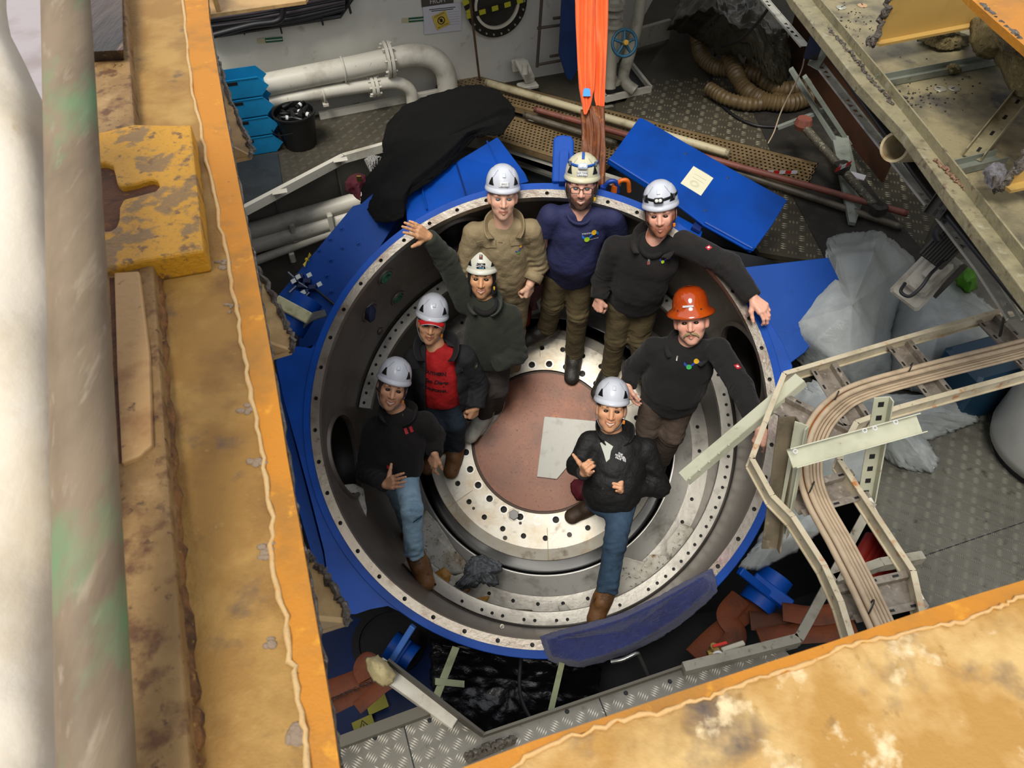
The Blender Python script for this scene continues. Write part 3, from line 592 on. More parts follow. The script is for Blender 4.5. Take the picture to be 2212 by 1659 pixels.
# ---------------------------------------------------------------- pipes along the back wall
def wallpipe(pts, r, off, fl, ub, name, label, feet=()):
    P = arcpath([PW(x, y, off) for x, y in pts], 6); t = thing(name, P[0], label, 'pipe')
    MB().tube(P, r, 20).build('pipe', M_white, t, smooth=60)
    for x, y in fl:
        c = PW(x, y, off); 
        for s in (-1, 1):
            m = MB(); pflange(m, c + WDIR*s*.018, WDIR, r*1.62, .014); m.build('flange', M_white, t, smooth=30)
        for k in range(8):
            a = k*math.pi/4 + .3; q = c + (WNRM*math.cos(a) + UP*math.sin(a))*r*1.36
            MB().cyl(q - WDIR*.055, q + WDIR*.055, .012, 6).build('bolt', M_white, t)
    for x, y in ub:
        c = PW(x, y, off); n = 14
        pth = [c + (WNRM*math.cos(a) + UP*math.sin(a))*(r + .008) for a in np.linspace(-1.2, 2.6, n)]
        m = MB(); m.tube(pth, .009, 6); m.box(c - UP*(r + .02), (.05, .14, .02), (WDIR, WNRM, UP)); m.build('pipe_clamp', M_white, t, smooth=60)
    for x, y in feet:
        c = PW(x, y, off*.5); MB().box((c[0], c[1], c[2]/2), (.06, .05, c[2]), (WDIR, WNRM, UP)).build('support_foot', mat('grey_brown_foot', '#77706a', .6), t)
    return t
wallpipe([(430, 218), (560, 187), (650, 168), (760, 146), (860, 124), (900, 119), (935, 126), (958, 148), (966, 178), (968, 215)], .098, .20, [(838, 128)], [(741, 150)], 'white_pipe', 'thick white flanged pipe along the back wall ending in an elbow', feet=[(705, 240)])
wallpipe([(430, 262), (585, 222), (700, 199), (800, 184), (845, 178), (872, 184), (888, 200), (892, 230)], .058, .24, [(808, 187)], [(698, 203)], 'white_pipe', 'thinner white flanged pipe running below the thick one on the back wall', feet=[(770, 225)])
# pipes below the ledge
for k, (a, b, r) in enumerate((((380, 545), (800, 425), .075), ((380, 580), (800, 455), .075), ((380, 628), (720, 500), .042))):
    P = [PQ(*a, .18 + .03*k), PQ(*b, .18 + .03*k)]; t = thing('pit_pipe', P[0], ['dirty white pipe under the left ledge, the uppermost of three', 'dirty white pipe under the left ledge with a clamp, the middle of three', 'slim white pipe under the left ledge, the lowest of three'][k], 'pipe', 'pipes under the left ledge')
    MB().tube(P, r, 18).build('pipe', M_white, t, smooth=60)
    c = PQ(*((712, 470) if k == 1 else (630, 490 + 30*k)), .18 + .03*k); MB().box(c - UP*(r*.2), (.05, r*2.5, r*2.6), (WDIR, WNRM, UP), .01).build('pipe_clamp', M_white, t)
# ---------------------------------------------------------------- blue stacking bins
M_bin = mat('teal_blue_sheet', '#1683b8', .4, layers=[(4, '#126f9e', .5, .75), (50, '#0b4a6b', .72, .8)])
corner = PZ(600, 328, 0); bw, bd, bh = .30, .22, .172
for k in range(4):
    t = thing('stacking_bin', corner + UP*k*bh - SD*bw/2 + TD*bd/2, ['blue metal stacking bin at the bottom of the stack beside the black bucket', 'blue metal stacking bin, second from the bottom of the stack', 'blue metal stacking bin, third from the bottom of the stack', 'topmost blue metal stacking bin of the stack, open and empty'][k], 'bin', 'blue stacking bins')
    o = corner + UP*k*bh
    def q(u, v, w): return o - SD*u*bw + TD*v*bd + UP*w*bh
    m = MB(); m.prism([q(0, 0, .03), q(1, 0, .03), q(1, 1, .03), q(0, 1, .03)], UP*.006); m.build('bottom', M_bin, t)
    for v in (0, .97):
        m = MB(); m.prism([q(1, v, .03), q(.05, v, .03), q(-.22, v, .48), q(.02, v, .95), q(1, v, .95)], TD*.005); sd = m.build('side_panel', M_bin, t)
        if v == 0: 
            c = q(.72, 0, .78) - TD*.0015; mm = MB(); mm.box(c, (.085, .004, .026), (SD, TD, UP), .001); mm.build('hand_slot', M_hole, sd)
            mm = MB(); mm.bar(q(1, 0, .95), q(.02, 0, .95), .012, .008); mm.build('rolled_rim', M_bin, sd)
    m = MB(); m.prism([q(1, 0, .03), q(1, 1, .03), q(1, 1, .95), q(1, 0, .95)], SD*.005); m.build('back_panel', M_bin, t)
    m = MB(); m.prism([q(.05, 0, .03), q(.05, 1, .03), q(-.10, 1, .28), q(-.10, 0, .28)], SD*.005); m.build('front_lip', M_bin, t)
# ---------------------------------------------------------------- black bucket full of black tubes
bc = PZ(648, 318, 0) + np.array([0, .05, 0])
bk = thing('bucket', bc, 'black plastic bucket filled with black tubes beside the blue bins', 'bucket')
M_bpl = mat('black_plastic', '#121314', .4, layers=[(12, '#1e1f20', .5, .7)])
MB().lathe([(0, .004), (.135, .004), (.14, .012), (.178, .30), (.188, .302), (.188, .315), (.170, .315), (.130, .02), (0, .02)], bc, n=32).build('shell', M_bpl, bk, smooth=40)
for s_ in (0.62, .8): pass
MB().tube(arcpath([bc + np.array([-.18, 0, .30]), bc + np.array([-.2, -.09, .22]), bc + np.array([-.12, -.20, .20]), bc + np.array([.02, -.2, .22])]), .005, 6).build('handle', M_bpl, bk, smooth=60)
M_tag = mat('white_tag', '#d4d6d4', .5)
for k in range(15):
    a = k*2.4; rr = .135*math.sqrt((k + .5)/15); c = bc + np.array([rr*math.cos(a), rr*math.sin(a), .285 + .015*(k % 3)]); d = unit(np.array([math.cos(a*1.7), math.sin(a*1.7), .25]))
    wh = k in (3, 7, 11, 13)
    t = thing('black_tube', c, ['short black tube with a white label in the black bucket', 'short plain black tube in the black bucket'][0 if wh else 1], 'tube', 'black tubes in the bucket')
    MB().tube([c - d*.045, c + d*.02, c + d*.03, c + d*.05], [.019, .019, .012, .012], 10).build('tube_body', M_bpl, t, smooth=40)
    if wh: MB().tube([c - d*.012, c + d*.01], .0196, 10, caps=False).build('paper_label', M_tag, t)
MB().lathe([(0, .275), (.155, .275)], bc, n=24).build('fill', M_bpl, bk)
# ---------------------------------------------------------------- cable bundle under the deck at the top left
M_cbl = mat('black_cable', '#17161a', .5)
M_cbl2 = mat('grey_mauve_cable', '#3b3238', .55)
ct = thing('cable_tray', PW(600, 60, .3), 'dark wall cable tray packed with cables at the top left', 'cable tray')
MB().prism([PW(440, 80, .05), PW(735, 36, .05), PW(770, -20, .05), PW(440, -40, .05)], WNRM*.03).build('tray_back', mat('tray_black', '#1a1a1c', .6), ct)
MB().tube([PW(450, 80, .10), PW(735, 35, .10), PW(765, -10, .10)], .018, 6).build('tray_rail', M_dark, ct)
for x, y in ((520, 60), (601, 58), (690, 40), (750, 15)): MB().bar(PW(x, y - 18, .12), PW(x + 8, y + 14, .10), .012, .02).build('cable_tie', M_cbl, ct)
for k in range(9):
    P = arcpath([PW(440, 72 - 6*k, .12 + .012*(k % 3)), PW(560, 56 - 6*k, .13), PW(640, 45 - 7*k, .13 + .01*(k % 2)), PW(745, 20 - 6*k, .12)])
    tag(MB().tube(P, .017, 8).build('cable', M_cbl2 if k in (3, 5, 6) else M_cbl, smooth=60), 'long cable lying in the dark wall tray at the top left', 'cable', 'cables in the wall tray')
P = arcpath([PW(440, 82, .2), PW(540, 55, .22), PW(600, 45, .24), (PW(612, 20, .24)), PW(612, -20, .24)]); tag(MB().tube(P, .026, 10).build('thick_cable', M_cbl, smooth=60), 'thick black cable bending upward in front of the wall tray', 'cable')
# ---------------------------------------------------------------- notices and tape on the wall
def text_on(body, size, o, ax, m, parent, name='lettering', align='CENTER', ext=.0003):
    cu = bpy.data.curves.new(name, 'FONT'); cu.body = body; cu.size = size; cu.align_x = align; cu.align_y = 'CENTER'; cu.extrude = ext
    ob = bpy.data.objects.new(name, cu); dg = bpy.context.evaluated_depsgraph_get(); COL.objects.link(ob); bpy.context.view_layer.update()
    me = bpy.data.meshes.new_from_object(ob.evaluated_get(bpy.context.evaluated_depsgraph_get())); bpy.data.objects.remove(ob)
    A = np.asarray(ax, float); n = np.cross(A[0], A[1]); V = np.zeros(len(me.vertices)*3); me.vertices.foreach_get('co', V); V = V.reshape(-1, 3)
    b = MB(); b.add([np.asarray(o) + A[0]*v[0] + A[1]*v[1] + n*v[2] for v in V], [tuple(p.vertices) for p in me.polygons]); bpy.data.meshes.remove(me)
    return b.build(name, m, parent) if m is not None else b
wu = unit(np.cross(WNRM, WDIR)); wu = UP
M_paper = mat('white_paper', '#c9c8cd', .6); M_ink = mat('black_ink', '#151515', .6); M_yelp = mat('yellow_card', '#cdb04a', .55)
def tilt(deg, a=WDIR, b=UP): c, s = math.cos(math.radians(deg)), math.sin(math.radians(deg)); return a*c + b*s, b*c - a*s
pa = tilt(-2); pc = PW(956, 40, .012)
pn = thing('paper_notice', pc, 'white paper notice in a sleeve taped to the back wall', 'notice')
MB().box(pc, (.36, .25, .003), (pa[0], pa[1], WNRM)).build('sheet', M_paper, pn)
for k in range(2): MB().box(pc + pa[1]*(.09 - .015*k) + WNRM*.003, (.25 - .04*k, .006, .001), (pa[0], pa[1], WNRM)).build('printed_line', M_ink, pn)
for k in range(6): MB().box(pc + pa[1]*(.05 - .022*k) + pa[0]*.11 + WNRM*.003, (.10, .0015, .001), (pa[0], pa[1], WNRM)).build('printed_line', mat('grey_ink', '#8b8b90', .6), pn)
yc = PW(953, 44, .02); ya = tilt(17); yn = thing('yellow_sign', yc, 'yellow square card sign with a no-entry symbol stuck on the paper notice', 'sign')
MB().box(yc, (.135, .135, .003), (ya[0], ya[1], WNRM)).build('card', M_yelp, yn)
MB().torus(yc + WNRM*.003, (WDIR, UP, WNRM), .032, .004, 24, 6).build('prohibition_ring', M_ink, yn)
MB().box(yc + WNRM*.003, (.06, .006, .002), tilt(-45) + (WNRM,)).build('prohibition_bar', M_ink, yn)
MB().ball(yc + WNRM*.002, (.014, .003, .017), 8, 6, (WDIR, WNRM, UP)).build('hand_symbol', M_ink, yn)
text_on('ATENCION', .02, yc + ya[1]*.052 + WNRM*.002, ya, M_ink, yn); text_on('NO ENTRAR', .019, yc - ya[1]*.052 + WNRM*.002, ya, M_ink, yn)
plc = PW(945, 2, .012); pl_ = thing('name_plate', plc, 'dark plate with pale lettering above the paper notice', 'sign')
MB().box(plc, (.30, .07, .004), (WDIR, UP, WNRM)).build('plate', mat('dark_plate', '#4a443c', .5), pl_); text_on('FROM', .055, plc + WNRM*.003, (WDIR, UP), M_paper, pl_)
M_grn = mat('green_tape', '#1d5b33', .5); M_tape = mat('masking_tape', '#b9b08c', .6)
for k, (x, y, d) in enumerate(((592, 86, -3), (900, 42, -3))):
    c = PW(x, y, .006); a = tilt(d); t = thing('tape_mark', c, ['green tape mark on the back wall below the cable tray', 'green tape mark on the back wall left of the paper notice'][k], 'tape', 'green tape marks on the wall')
    MB().box(c, (.15, .04, .002), (a[0], a[1], WNRM)).build('green_strip', M_grn, t); MB().box(c + WNRM*.0015, (.14, .008, .001), (a[0], a[1], WNRM)).build('white_line', M_paper, t)
    MB().box(c - a[0]*.09 - WNRM*.001, (.10, .04, .002), (a[0], a[1], WNRM)).build('masking_tape', M_tape, t)
# ---------------------------------------------------------------- manhole in the back wall
mc = PW(1072, 8, .03); mh = thing('manhole', mc, 'round manhole in the back wall with a black bolted gasket ring', 'manhole'); A3 = (WDIR, UP, WNRM)
R0 = .30
def lath(prof, c, m, name, par, n=40): return MB().lathe(prof, c, A3, n).build(name, m, par, smooth=40)
lath([(R0*.74, -.02), (R0*.74, .018), (R0, .018), (R0, 0)], mc, mat('black_gasket', '#17140f', .5, layers=[(20, '#2e261c', .55, .7)]), 'gasket_ring', mh)
lath([(R0*.66, -.05), (R0*.66, .03), (R0*.74, .03), (R0*.74, .0)], mc, mat('cream_rim', '#cfc9b8', .5), 'inner_rim', mh)
lath([(0, .004), (R0*.665, .004)], mc, mat('manhole_dark', '#2e2a22', .7, layers=[(4, '#1a1712', .4, .7)]), 'dark_opening', mh)
for k in range(22):
    a = 2*math.pi*k/22; c = mc + (WDIR*math.cos(a) + UP*math.sin(a))*R0*.9; MB().cyl(c, c + WNRM*.035, .009, 6).build('stud', mat('stud_pale', '#b8b4a8', .4, .4), mh)
M_tapeb = mat('black_tape', '#191814', .5); M_tapey = mat('yellow_tape', '#b9b52c', .5)
def striped(p, q, w, n, name, label, ms, nr=WNRM, sag=0):
    t = thing(name, p, label, 'tape'); d = (q - p)/n
    for k in range(n):
        a, b = p + d*k, p + d*(k + 1); s1, s2 = sag*math.sin(math.pi*k/n), sag*math.sin(math.pi*(k+1)/n)
        MB().bar(a - UP*s1, b - UP*s2, .003, w, up=UP).build('stripe', ms[k % 2], t)
striped(PW(1008, 36, .07), PW(1130, 0, .07), .045, 9, 'barrier_tape', 'yellow and black barrier tape across the manhole', (M_tapey, M_tapeb))
striped(PW(1004, 0, .06), PW(1016, 30, .06), .06, 3, 'barrier_tape', 'loose end of yellow and black tape hanging at the manhole', (M_tapey, M_tapeb))
# stick and rods leaning on the wall, wall bracket
M_wood = mat('brown_stick', '#5b4630', .6, layers=[(30, '#3a2c1e', .5, .7, (1, 1, .1))])
tag(MB().tube([PW(1012, -30, .25), PZ(1037, 182, .02)], .011, 8).build('wooden_stick', M_wood, smooth=60), 'thin wooden stick leaning in front of the manhole', 'stick')
M_rod = mat('grey_brown_rod', '#5a5047', .5, .3)
rk = thing('pipe_rack', PW(1165, 140, .2), 'tall grey steel post with three short arms right of the manhole', 'rack')
MB().tube([PW(1172, -30, .2), PW(1160, 145, .2)], .015, 8).build('post', M_rod, rk, smooth=60)
for (a, b) in (((1195, 40), (1245, 33)), ((1161, 61), (1212, 54)), ((1188, 122), (1246, 112)), ((1160, 140), (1216, 130))): MB().tube([PW(*a, .2), PW(*b, .2)], .014, 8).build('arm', M_rod, rk, smooth=60)
br = thing('wall_bracket', PW(1128, 165, .1), 'white painted cast wall bracket at the floor below the manhole', 'bracket')
MB().prism([PW(1103, 128, .08), PW(1132, 124, .08), PW(1136, 150, .08), PW(1106, 155, .08)], WNRM*.03).build('back_plate', M_white, br, bevel=.01)
MB().prism([PW(1112, 140, .12), PW(1140, 138, .12), PZ(1156, 176, .04), PZ(1136, 183, .04)], UP*.05).build('arm', M_white, br, bevel=.012)
q = PZ(1134, 158, .18); MB().lathe([(0, .09), (.03, .09), (.035, 0)], q, n=14).build('knob', M_white, br, smooth=50)
q = PZ(1140, 185, .02); MB().box(q, (.2, .12, .04), (WDIR, WNRM, UP), .01).build('foot', M_white, br)
# blue plank behind the sling
tag(MB().prism([PW(1214, -40, .3), PW(1250, -40, .3), PW(1248, 140, .3), PW(1232, 172, .3), PW(1222, 165, .3), PW(1206, 115, .3)], WNRM*.03).build('blue_plank', mat('navy_plank', '#1b3a72', .5, layers=[(5, '#15294f', .5, .7)])), 'dark blue pointed plank standing behind the orange sling', 'plank')
# ---------------------------------------------------------------- valve, vertical pipe and pipe pit behind the sling
vp = thing('vertical_pipe', PZ(1350, 190, 0), 'white vertical pipe with a bend at the floor behind the handwheel', 'pipe')
M_dpipe = mat('dirty_white_pipe', '#a9a595', .5, layers=[(7, '#7f7866', .5, .7), (25, '#5d5138', .65, .78)])
MB().tube(arcpath([PY(1388, -40, 7.2), PY(1378, 40, 7.15), PY(1362, 110, 7.05), PY(1347, 160, 6.98), PY(1352, 180, 6.95), PY(1372, 196, 6.9)], 5), .055, 14).build('pipe', M_dpipe, vp, smooth=60)
vv = thing('gate_valve', PZ(1325, 195, 0), 'white gate valve with a blue spoked handwheel beside the orange sling', 'valve')
MB().tube([PY(1328, -40, 7.0), PY(1326, 30, 6.98), PY(1322, 110, 6.9), PY(1318, 190, 6.85)], [.05, .075, .05, .055], 14).build('valve_body', M_dpipe, vv, smooth=60)
for y in (12, 28, 52, 175): 
    m = MB(); pflange(m, PY(1326 - y*.03, y, 6.93), UP, .095, .014); m.build('valve_flange', M_dpipe, vv, smooth=30)
hc = PY(1349, 93, 6.62); hx_ = (unit(np.array([1, .1, 0])), unit(np.array([-.05, .45, .9])), unit(np.array([.05, -.88, .45])))
hx_ = (hx_[0], unit(np.cross(hx_[2], hx_[0])), hx_[2]); M_hw = mat('teal_handwheel', '#1e5873', .45, layers=[(20, '#173f52', .5, .7)])
MB().torus(hc, hx_, .108, .014, 32, 8).build('handwheel_rim', M_hw, vv, smooth=60)
for k in range(5): a = 2*math.pi*k/5 + .3; MB().tube([hc, hc + (hx_[0]*math.cos(a) + hx_[1]*math.sin(a))*.106], [.016, .011], 8).build('spoke', M_hw, vv, smooth=60)
MB().cyl(hc - hx_[2]*.12, hc + hx_[2]*.05, .016, 10).build('spindle', M_rod, vv, smooth=40)
MB().lathe([(0, .09), (.022, .085), (.026, .03), (.018, 0)], hc, hx_, 8).build('yellow_cap', mat('yellow_rag', '#b8922c', .7), vv)
# pit frame round the pipes
fr = MB()
for a, b in (((1308, 214), (1405, 192)), ((1405, 192), (1360, 135)), ((1308, 214), (1290, 180))): fr.bar(PZ(*a, .03), PZ(*b, .03), .03, .06)
tag(fr.build('trim_5', M_white), kind='structure')
tag(slab([(1308, 214), (1405, 192), (1365, 135), (1290, 160)], .012, .01).build('floor_recess', M_dark), kind='structure')
# curb beam behind
tag(MB().bar(PZ(1340, 92, .10), PZ(1445, 62, .10), .05, .2).build('trim_6', M_dpipe), kind='structure')
# ---------------------------------------------------------------- perforated planks
def perforated(p0, p1, wv, nl, nw, hr, t, name, label, m):
    """plank from p0 along to p1, width vector wv, with nl x nw real holes"""
    th = thing(name, (p0 + p1)/2, label, 'plank'); L_ = p1 - p0; mg = .10; b = MB(); nrm = unit(np.cross(L_, wv)); nrm = nrm if nrm[2] > 0 else -nrm
    def P(u, v): return p0 + L_*u + wv*v
    lu, lv = np.linalg.norm(L_), np.linalg.norm(wv); m_ = 8
    eu, ev = unit(L_), unit(wv)
    for i in range(nl):
        for j in range(nw):
            sh = .5 if j % 2 else 0.0
            u0, u1 = (i + sh)/(nl + .5), (i + 1 + sh)/(nl + .5); v0, v1 = mg + (1 - 2*mg)*j/nw, mg + (1 - 2*mg)*(j + 1)/nw
            c = P((u0 + u1)/2, (v0 + v1)/2); q = [P(u0, v0), P((u0+u1)/2, v0), P(u1, v0), P(u1, (v0+v1)/2), P(u1, v1), P((u0+u1)/2, v1), P(u0, v1), P(u0, (v0+v1)/2)]
            h = [c + unit(x - c)*hr for x in q]
            b.add(q + h, [(k, (k+1) % 8, 8 + (k+1) % 8, 8 + k) for k in range(8)])
    for v0, v1 in ((0, mg), (1 - mg, 1)): b.add([P(0, v0), P(1, v0), P(1, v1), P(0, v1)], [(0, 1, 2, 3)])
    b.build('perforated_top', m, th)
    for v in (0, 1): MB().prism([P(0, v), P(1, v), P(1, v) - nrm*t, P(0, v) - nrm*t], wv*.012*(1 if v == 0 else -1)).build('side_flange', m, th)
    for u in (0, 1): MB().prism([P(u, 0), P(u, 1), P(u, 1) - nrm*t, P(u, 0) - nrm*t], L_*.002*(1 if u == 0 else -1)).build('end_cap', m, th)
    return th
M_plank = mat('rusty_brown_plank', '#7d684a', .6, .2, layers=[(4, '#62502f', .45, .68), (18, '#463522', .6, .75), (9, '#98825f', .6, .78)], bump=[(40, .15)])
def plank(a, b, c, Z, nl, nw, hr, label):
    p0, p1, w = PZ(*a, Z), PZ(*b, Z), PZ(*c, Z); d = unit(p1 - p0); wv = (w - p0) - d*((w - p0) @ d); return perforated(p0, p1, wv, nl, nw, hr, .05, 'perforated_plank', label, M_plank)
plank((985, 152), (1768, 352), (988, 198), .06, 94, 6, .0115, 'long brown perforated plank lying across the back floor under the tubes')
plank((1085, 243), (1345, 320), (1085, 306), .05, 32, 8, .0115, 'short brown perforated plank in front of the long one, behind the sling')
# frame below the planks
fb = MB(); fb.bar(PZ(1095, 318, -.02), PZ(1340, 395, -.02), .05, .07); fb.bar(PZ(1090, 345, -.3), PZ(1300, 420, -.3), .05, .05); tag(fb.build('trim_7', M_white), kind='structure')
tag(slab([(940, 280), (1100, 215), (1330, 260), (1420, 330), (1560, 440), (1640, 550), (1330, 480), (1150, 420)], -.30, .02).build('floor_lower_back', M_dark), kind='structure')
# ---------------------------------------------------------------- tubes lying on the planks
M_ytube = mat('yellowed_white_tube', '#b5aa8a', .5, layers=[(6, '#8c8166', .5, .7), (24, '#6b5a3d', .63, .75)])
M_rtube = mat('faded_red_tube', '#7a4438', .55, layers=[(6, '#5d3a30', .5, .7), (22, '#8d7a6a', .62, .75)])
M_gtube = mat('grey_scaffold_tube', '#5d564a', .5, .3, layers=[(8, '#453e33', .5, .7), (26, '#7f7768', .6, .74)])
for a, b, r, Z, m, lb in (((1050, 178), (1575, 332), .034, .13, M_ytube, 'long yellowed white tube lying across the perforated plank'),
        ((1155, 236), (1962, 462), .026, .12, M_rtube, 'long faded red tube lying in front of the perforated plank'),
        ((1132, 248), (1330, 310), .026, .115, M_gtube, 'short grey scaffold tube beside the red one, behind the sling'),
        ((1560, 362), (1950, 492), .028, .05, M_gtube, 'grey scaffold tube lying on the floor beside the red tube')):
    p, q = PZ(*a, Z), PZ(*b, Z); d = unit(q - p); t = thing('long_tube', p, lb, 'tube')
    MB().tube([p, q], r, 14, caps=False).build('tube', m, t, smooth=60)
    for e, s in ((p, 1), (q, -1)): MB().tube([e - d*s*.0, e + d*s*.03, e + d*s*.031], [r*1.0, r*1.0, r*.75], 14).build('tube_end', m, t, smooth=30)
# ================================================================ orange lifting sling
M_sl = mat('orange_webbing', '#e8570c', .6, layers=[(4, '#d24c0a', .5, .75, (3, 3, .4))], bump=[(60, .15, (2, 2, .3))], sheen=.2)
M_slb = mat('oily_brown_webbing', '#6e3a17', .55, layers=[(5, '#4a2812', .45, .68, (2, 2, .5)), (12, '#9a5a24', .58, .75, (2, 2, .5))], bump=[(40, .25, (2, 2, .4))])
sg = thing('lifting_sling', PD(1282, 380, 5.1), 'bright orange webbing sling hanging down behind the men, oily brown at its lower end', 'sling')
def hang(c0, c1, folds, amp, n, m, mt, name, seed, z0=5.25, z1=5.15):
    """pleated strip: centre/width tables along its length"""
    r = np.random.default_rng(seed); ph = r.random(4)*6
    def fn(u, v):
        k = u*(len(c0) - 1); i = min(int(k), len(c0) - 2); t = k - i
        xl = c0[i][0]*(1-t) + c0[i+1][0]*t; xr = c1[i][0]*(1-t) + c1[i+1][0]*t; y = c0[i][1]*(1-t) + c0[i+1][1]*t
        p = PD(xl + (xr - xl)*v, y, z0 + (z1 - z0)*u)
        return p + np.array([0, -1, .3])*(amp*abs(math.sin(v*folds*math.pi + ph[0] + .8*math.sin(u*5 + ph[1]))) + amp*.4*math.sin(v*9 + u*7 + ph[2]))
    return MB().grid(fn, n, m).build(name, mt, sg, smooth=180, solid=.006)
hang([(1241, -40), (1244, 60), (1247, 130), (1251, 190), (1257, 225), (1262, 246)], [(1285, -40), (1286, 60), (1286, 130), (1283, 190), (1276, 225), (1266, 246)], 3, .02, 40, 26, M_sl, 'orange_loop', 1)
hang([(1275, -40), (1277, 60), (1278, 120), (1280, 180), (1284, 215), (1290, 238)], [(1314, -40), (1312, 60), (1310, 120), (1307, 180), (1305, 215), (1304, 236)], 2, .02, 40, 20, M_sl, 'orange_loop', 2, 5.28, 5.2)
hang([(1254, 236), (1256, 280), (1258, 330), (1258, 400)], [(1288, 236), (1286, 280), (1284, 330), (1284, 400)], 2, .02, 24, 18, M_slb, 'oily_loop', 3, 5.2, 5.1)
hang([(1272, 228), (1278, 280), (1282, 330), (1280, 400)], [(1305, 224), (1306, 280), (1308, 330), (1306, 400)], 2, .022, 24, 18, M_slb, 'oily_loop', 4, 5.18, 5.1)
MB().prism([PD(1259, 208, 5.14), PD(1276, 208, 5.14), PD(1275, 195, 5.14), PD(1272, 191, 5.14), PD(1263, 191, 5.14), PD(1260, 195, 5.14)], np.array([0, .004, 0])).build('blue_tag', mat('blue_tag', '#1a8be0', .5), sg)
# ================================================================ blue covers round the back of the well
M_cov = mat('blue_sheet_cover', '#04419a', .46, spec=.25, layers=[(2.5, '#07367e', .45, .72), (60, '#bcd0ee', .77, .8)], bump=[(5, .05)])
cv = thing('blue_cover', PD(1000, 400, 5.2), 'blue sheet metal cover behind the well, half hidden by the black cloth', 'machine cover')
def dl(pts): return [PD(*p) for p in pts]
MB().prism(dl([(872, 412, 5.0), (1000, 340, 5.22), (1075, 295, 5.35), (1135, 375, 5.15), (1142, 392, 5.08), (1010, 424, 4.95), (880, 490, 4.75)]), WD*.25).build('cover_body', M_cov, cv, bevel=.008)
MB().tube(dl([(985, 350, 5.18), (1008, 425, 4.93)]), .006, 6).build('seam', mat('seam_dark', '#06205a', .5), cv)
MB().tube(dl([(1052, 305, 5.32), (1088, 380, 5.12)]), .007, 6).build('edge_bead', M_cov, cv); MB().tube(dl([(908, 392, 5.04), (922, 452, 4.84)]), .006, 6).build('edge_bead', M_cov, cv)
pn_ = thing('sheet_metal_cover', PD(1500, 400, 5.2), 'large bent blue sheet panel with a note stuck on it, right of the sling', 'machine cover')
PA = dl([(1381, 254, 5.55), (1392, 257, 5.55), (1545, 345, 5.4), (1701, 432, 5.3), (1668, 486, 5.1), (1628, 541, 4.95), (1612, 537, 4.94), (1520, 486, 4.93), (1500, 470, 4.93), (1460, 440, 4.95), (1314, 350, 5.05), (1317, 342, 5.06)])
nn = unit(np.cross(PA[3] - PA[0], PA[6] - PA[0])); nn = nn if nn @ (CAM - PA[0]) > 0 else -nn
MB().prism([PP(*proj(p)[:2], PA[4], nn) for p in PA], -nn*.014).build('panel', M_cov, pn_, bevel=.004)
def onp(x, y, o=0.0): return PP(x, y, PA[4] + nn*o, nn)
MB().bar(onp(1314, 346), onp(1460, 437), .03, .05, up=nn, bev=.006).build('bent_edge', M_cov, pn_); MB().bar(onp(1520, 482, -.01), onp(1626, 540, -.01), .03, .05, up=nn, bev=.006).build('bent_edge', M_cov, pn_)
MB().prism([onp(1502, 478, -.03), onp(1518, 486, -.03), onp(1512, 500, -.03), onp(1494, 490, -.03)], -nn*.02).build('notch_plate', mat('seam_dark', ''), pn_)
MB().prism([onp(1440, 452, -.06), onp(1505, 488, -.06), onp(1518, 500, -.06), onp(1512, 520, -.06), onp(1495, 520, -.06), onp(1430, 478, -.06)], -nn*.02).build('lower_bracket', M_cov, pn_, bevel=.006)
for x, y in ((1481, 332), (1523, 455), (1572, 384)): MB().lathe([(0, .006), (.008, .006), (.012, 0)], onp(x, y), (unit(PA[3] - PA[0]), unit(np.cross(nn, PA[3] - PA[0])), nn), 8).build('rivet', mat('rivet_grey', '#3b4f7a', .4, .5), pn_)
nt = thing('paper_note', onp(1505, 390, .003), 'square cream paper with a pencil sketch stuck on the blue panel', 'note')
MB().prism([onp(1498, 359, .001), onp(1541, 385, .001), onp(1514, 423, .001), onp(1470, 396, .001)], nn*.0015).build('sheet', mat('cream_paper', '#d9d5b9', .6), nt)
pu = unit(onp(1541, 385) - onp(1498, 359)); pv = np.cross(nn, pu); M_pen = mat('pencil', '#a39f88', .7)
for a, b in (((1500, 375), (1526, 390)), ((1496, 382), (1520, 396)), ((1512, 366), (1534, 380))): MB().bar(onp(*a, .0035), onp(*b, .0035), .0015, .001, up=nn).build('pencil_line', M_pen, nt)
MB().torus(onp(1500, 397, .0035), (pu, pv, nn), .022, .001, 20, 4).build('pencil_circle', M_pen, nt); MB().torus(onp(1500, 397, .0035), (pu, pv, nn), .032, .001, 20, 4).build('pencil_circle', M_pen, nt)
# small hydraulic fittings beside the rim
for k, (x, y, c) in enumerate(((1320, 402, '#123a8c'), (1345, 400, '#d2641a'), (1540, 545, '#1d2c4a'), (1580, 590, '#123a8c'), (1600, 600, '#1d2c4a'))):
    o = PD(x, y, 5.0); t = thing('hydraulic_fitting', o, ['blue hose fitting behind the rim beside the man in the blue shirt', 'orange hose clip behind the rim beside the man in the blue shirt', 'grey valve block between the rim and the blue panel', 'dark blue plug by the rim right of the blue panel', 'small grey elbow by the rim right of the blue panel'][k], 'fitting')
    mm = mat('fit%d' % k, c, .45, .2); MB().tube(arcpath([o + np.array([-.05, 0, -.03]), o + np.array([-.02, 0, .03]), o + np.array([.03, 0, .03]), o + np.array([.05, 0, -.05])]), .016, 8).build('elbow', mm, t, smooth=60); MB().lathe([(0, .03), (.024, .03), (.024, -.02), (0, -.02)], o + np.array([-.05, 0, -.03]), n=6).build('nut', mm, t)
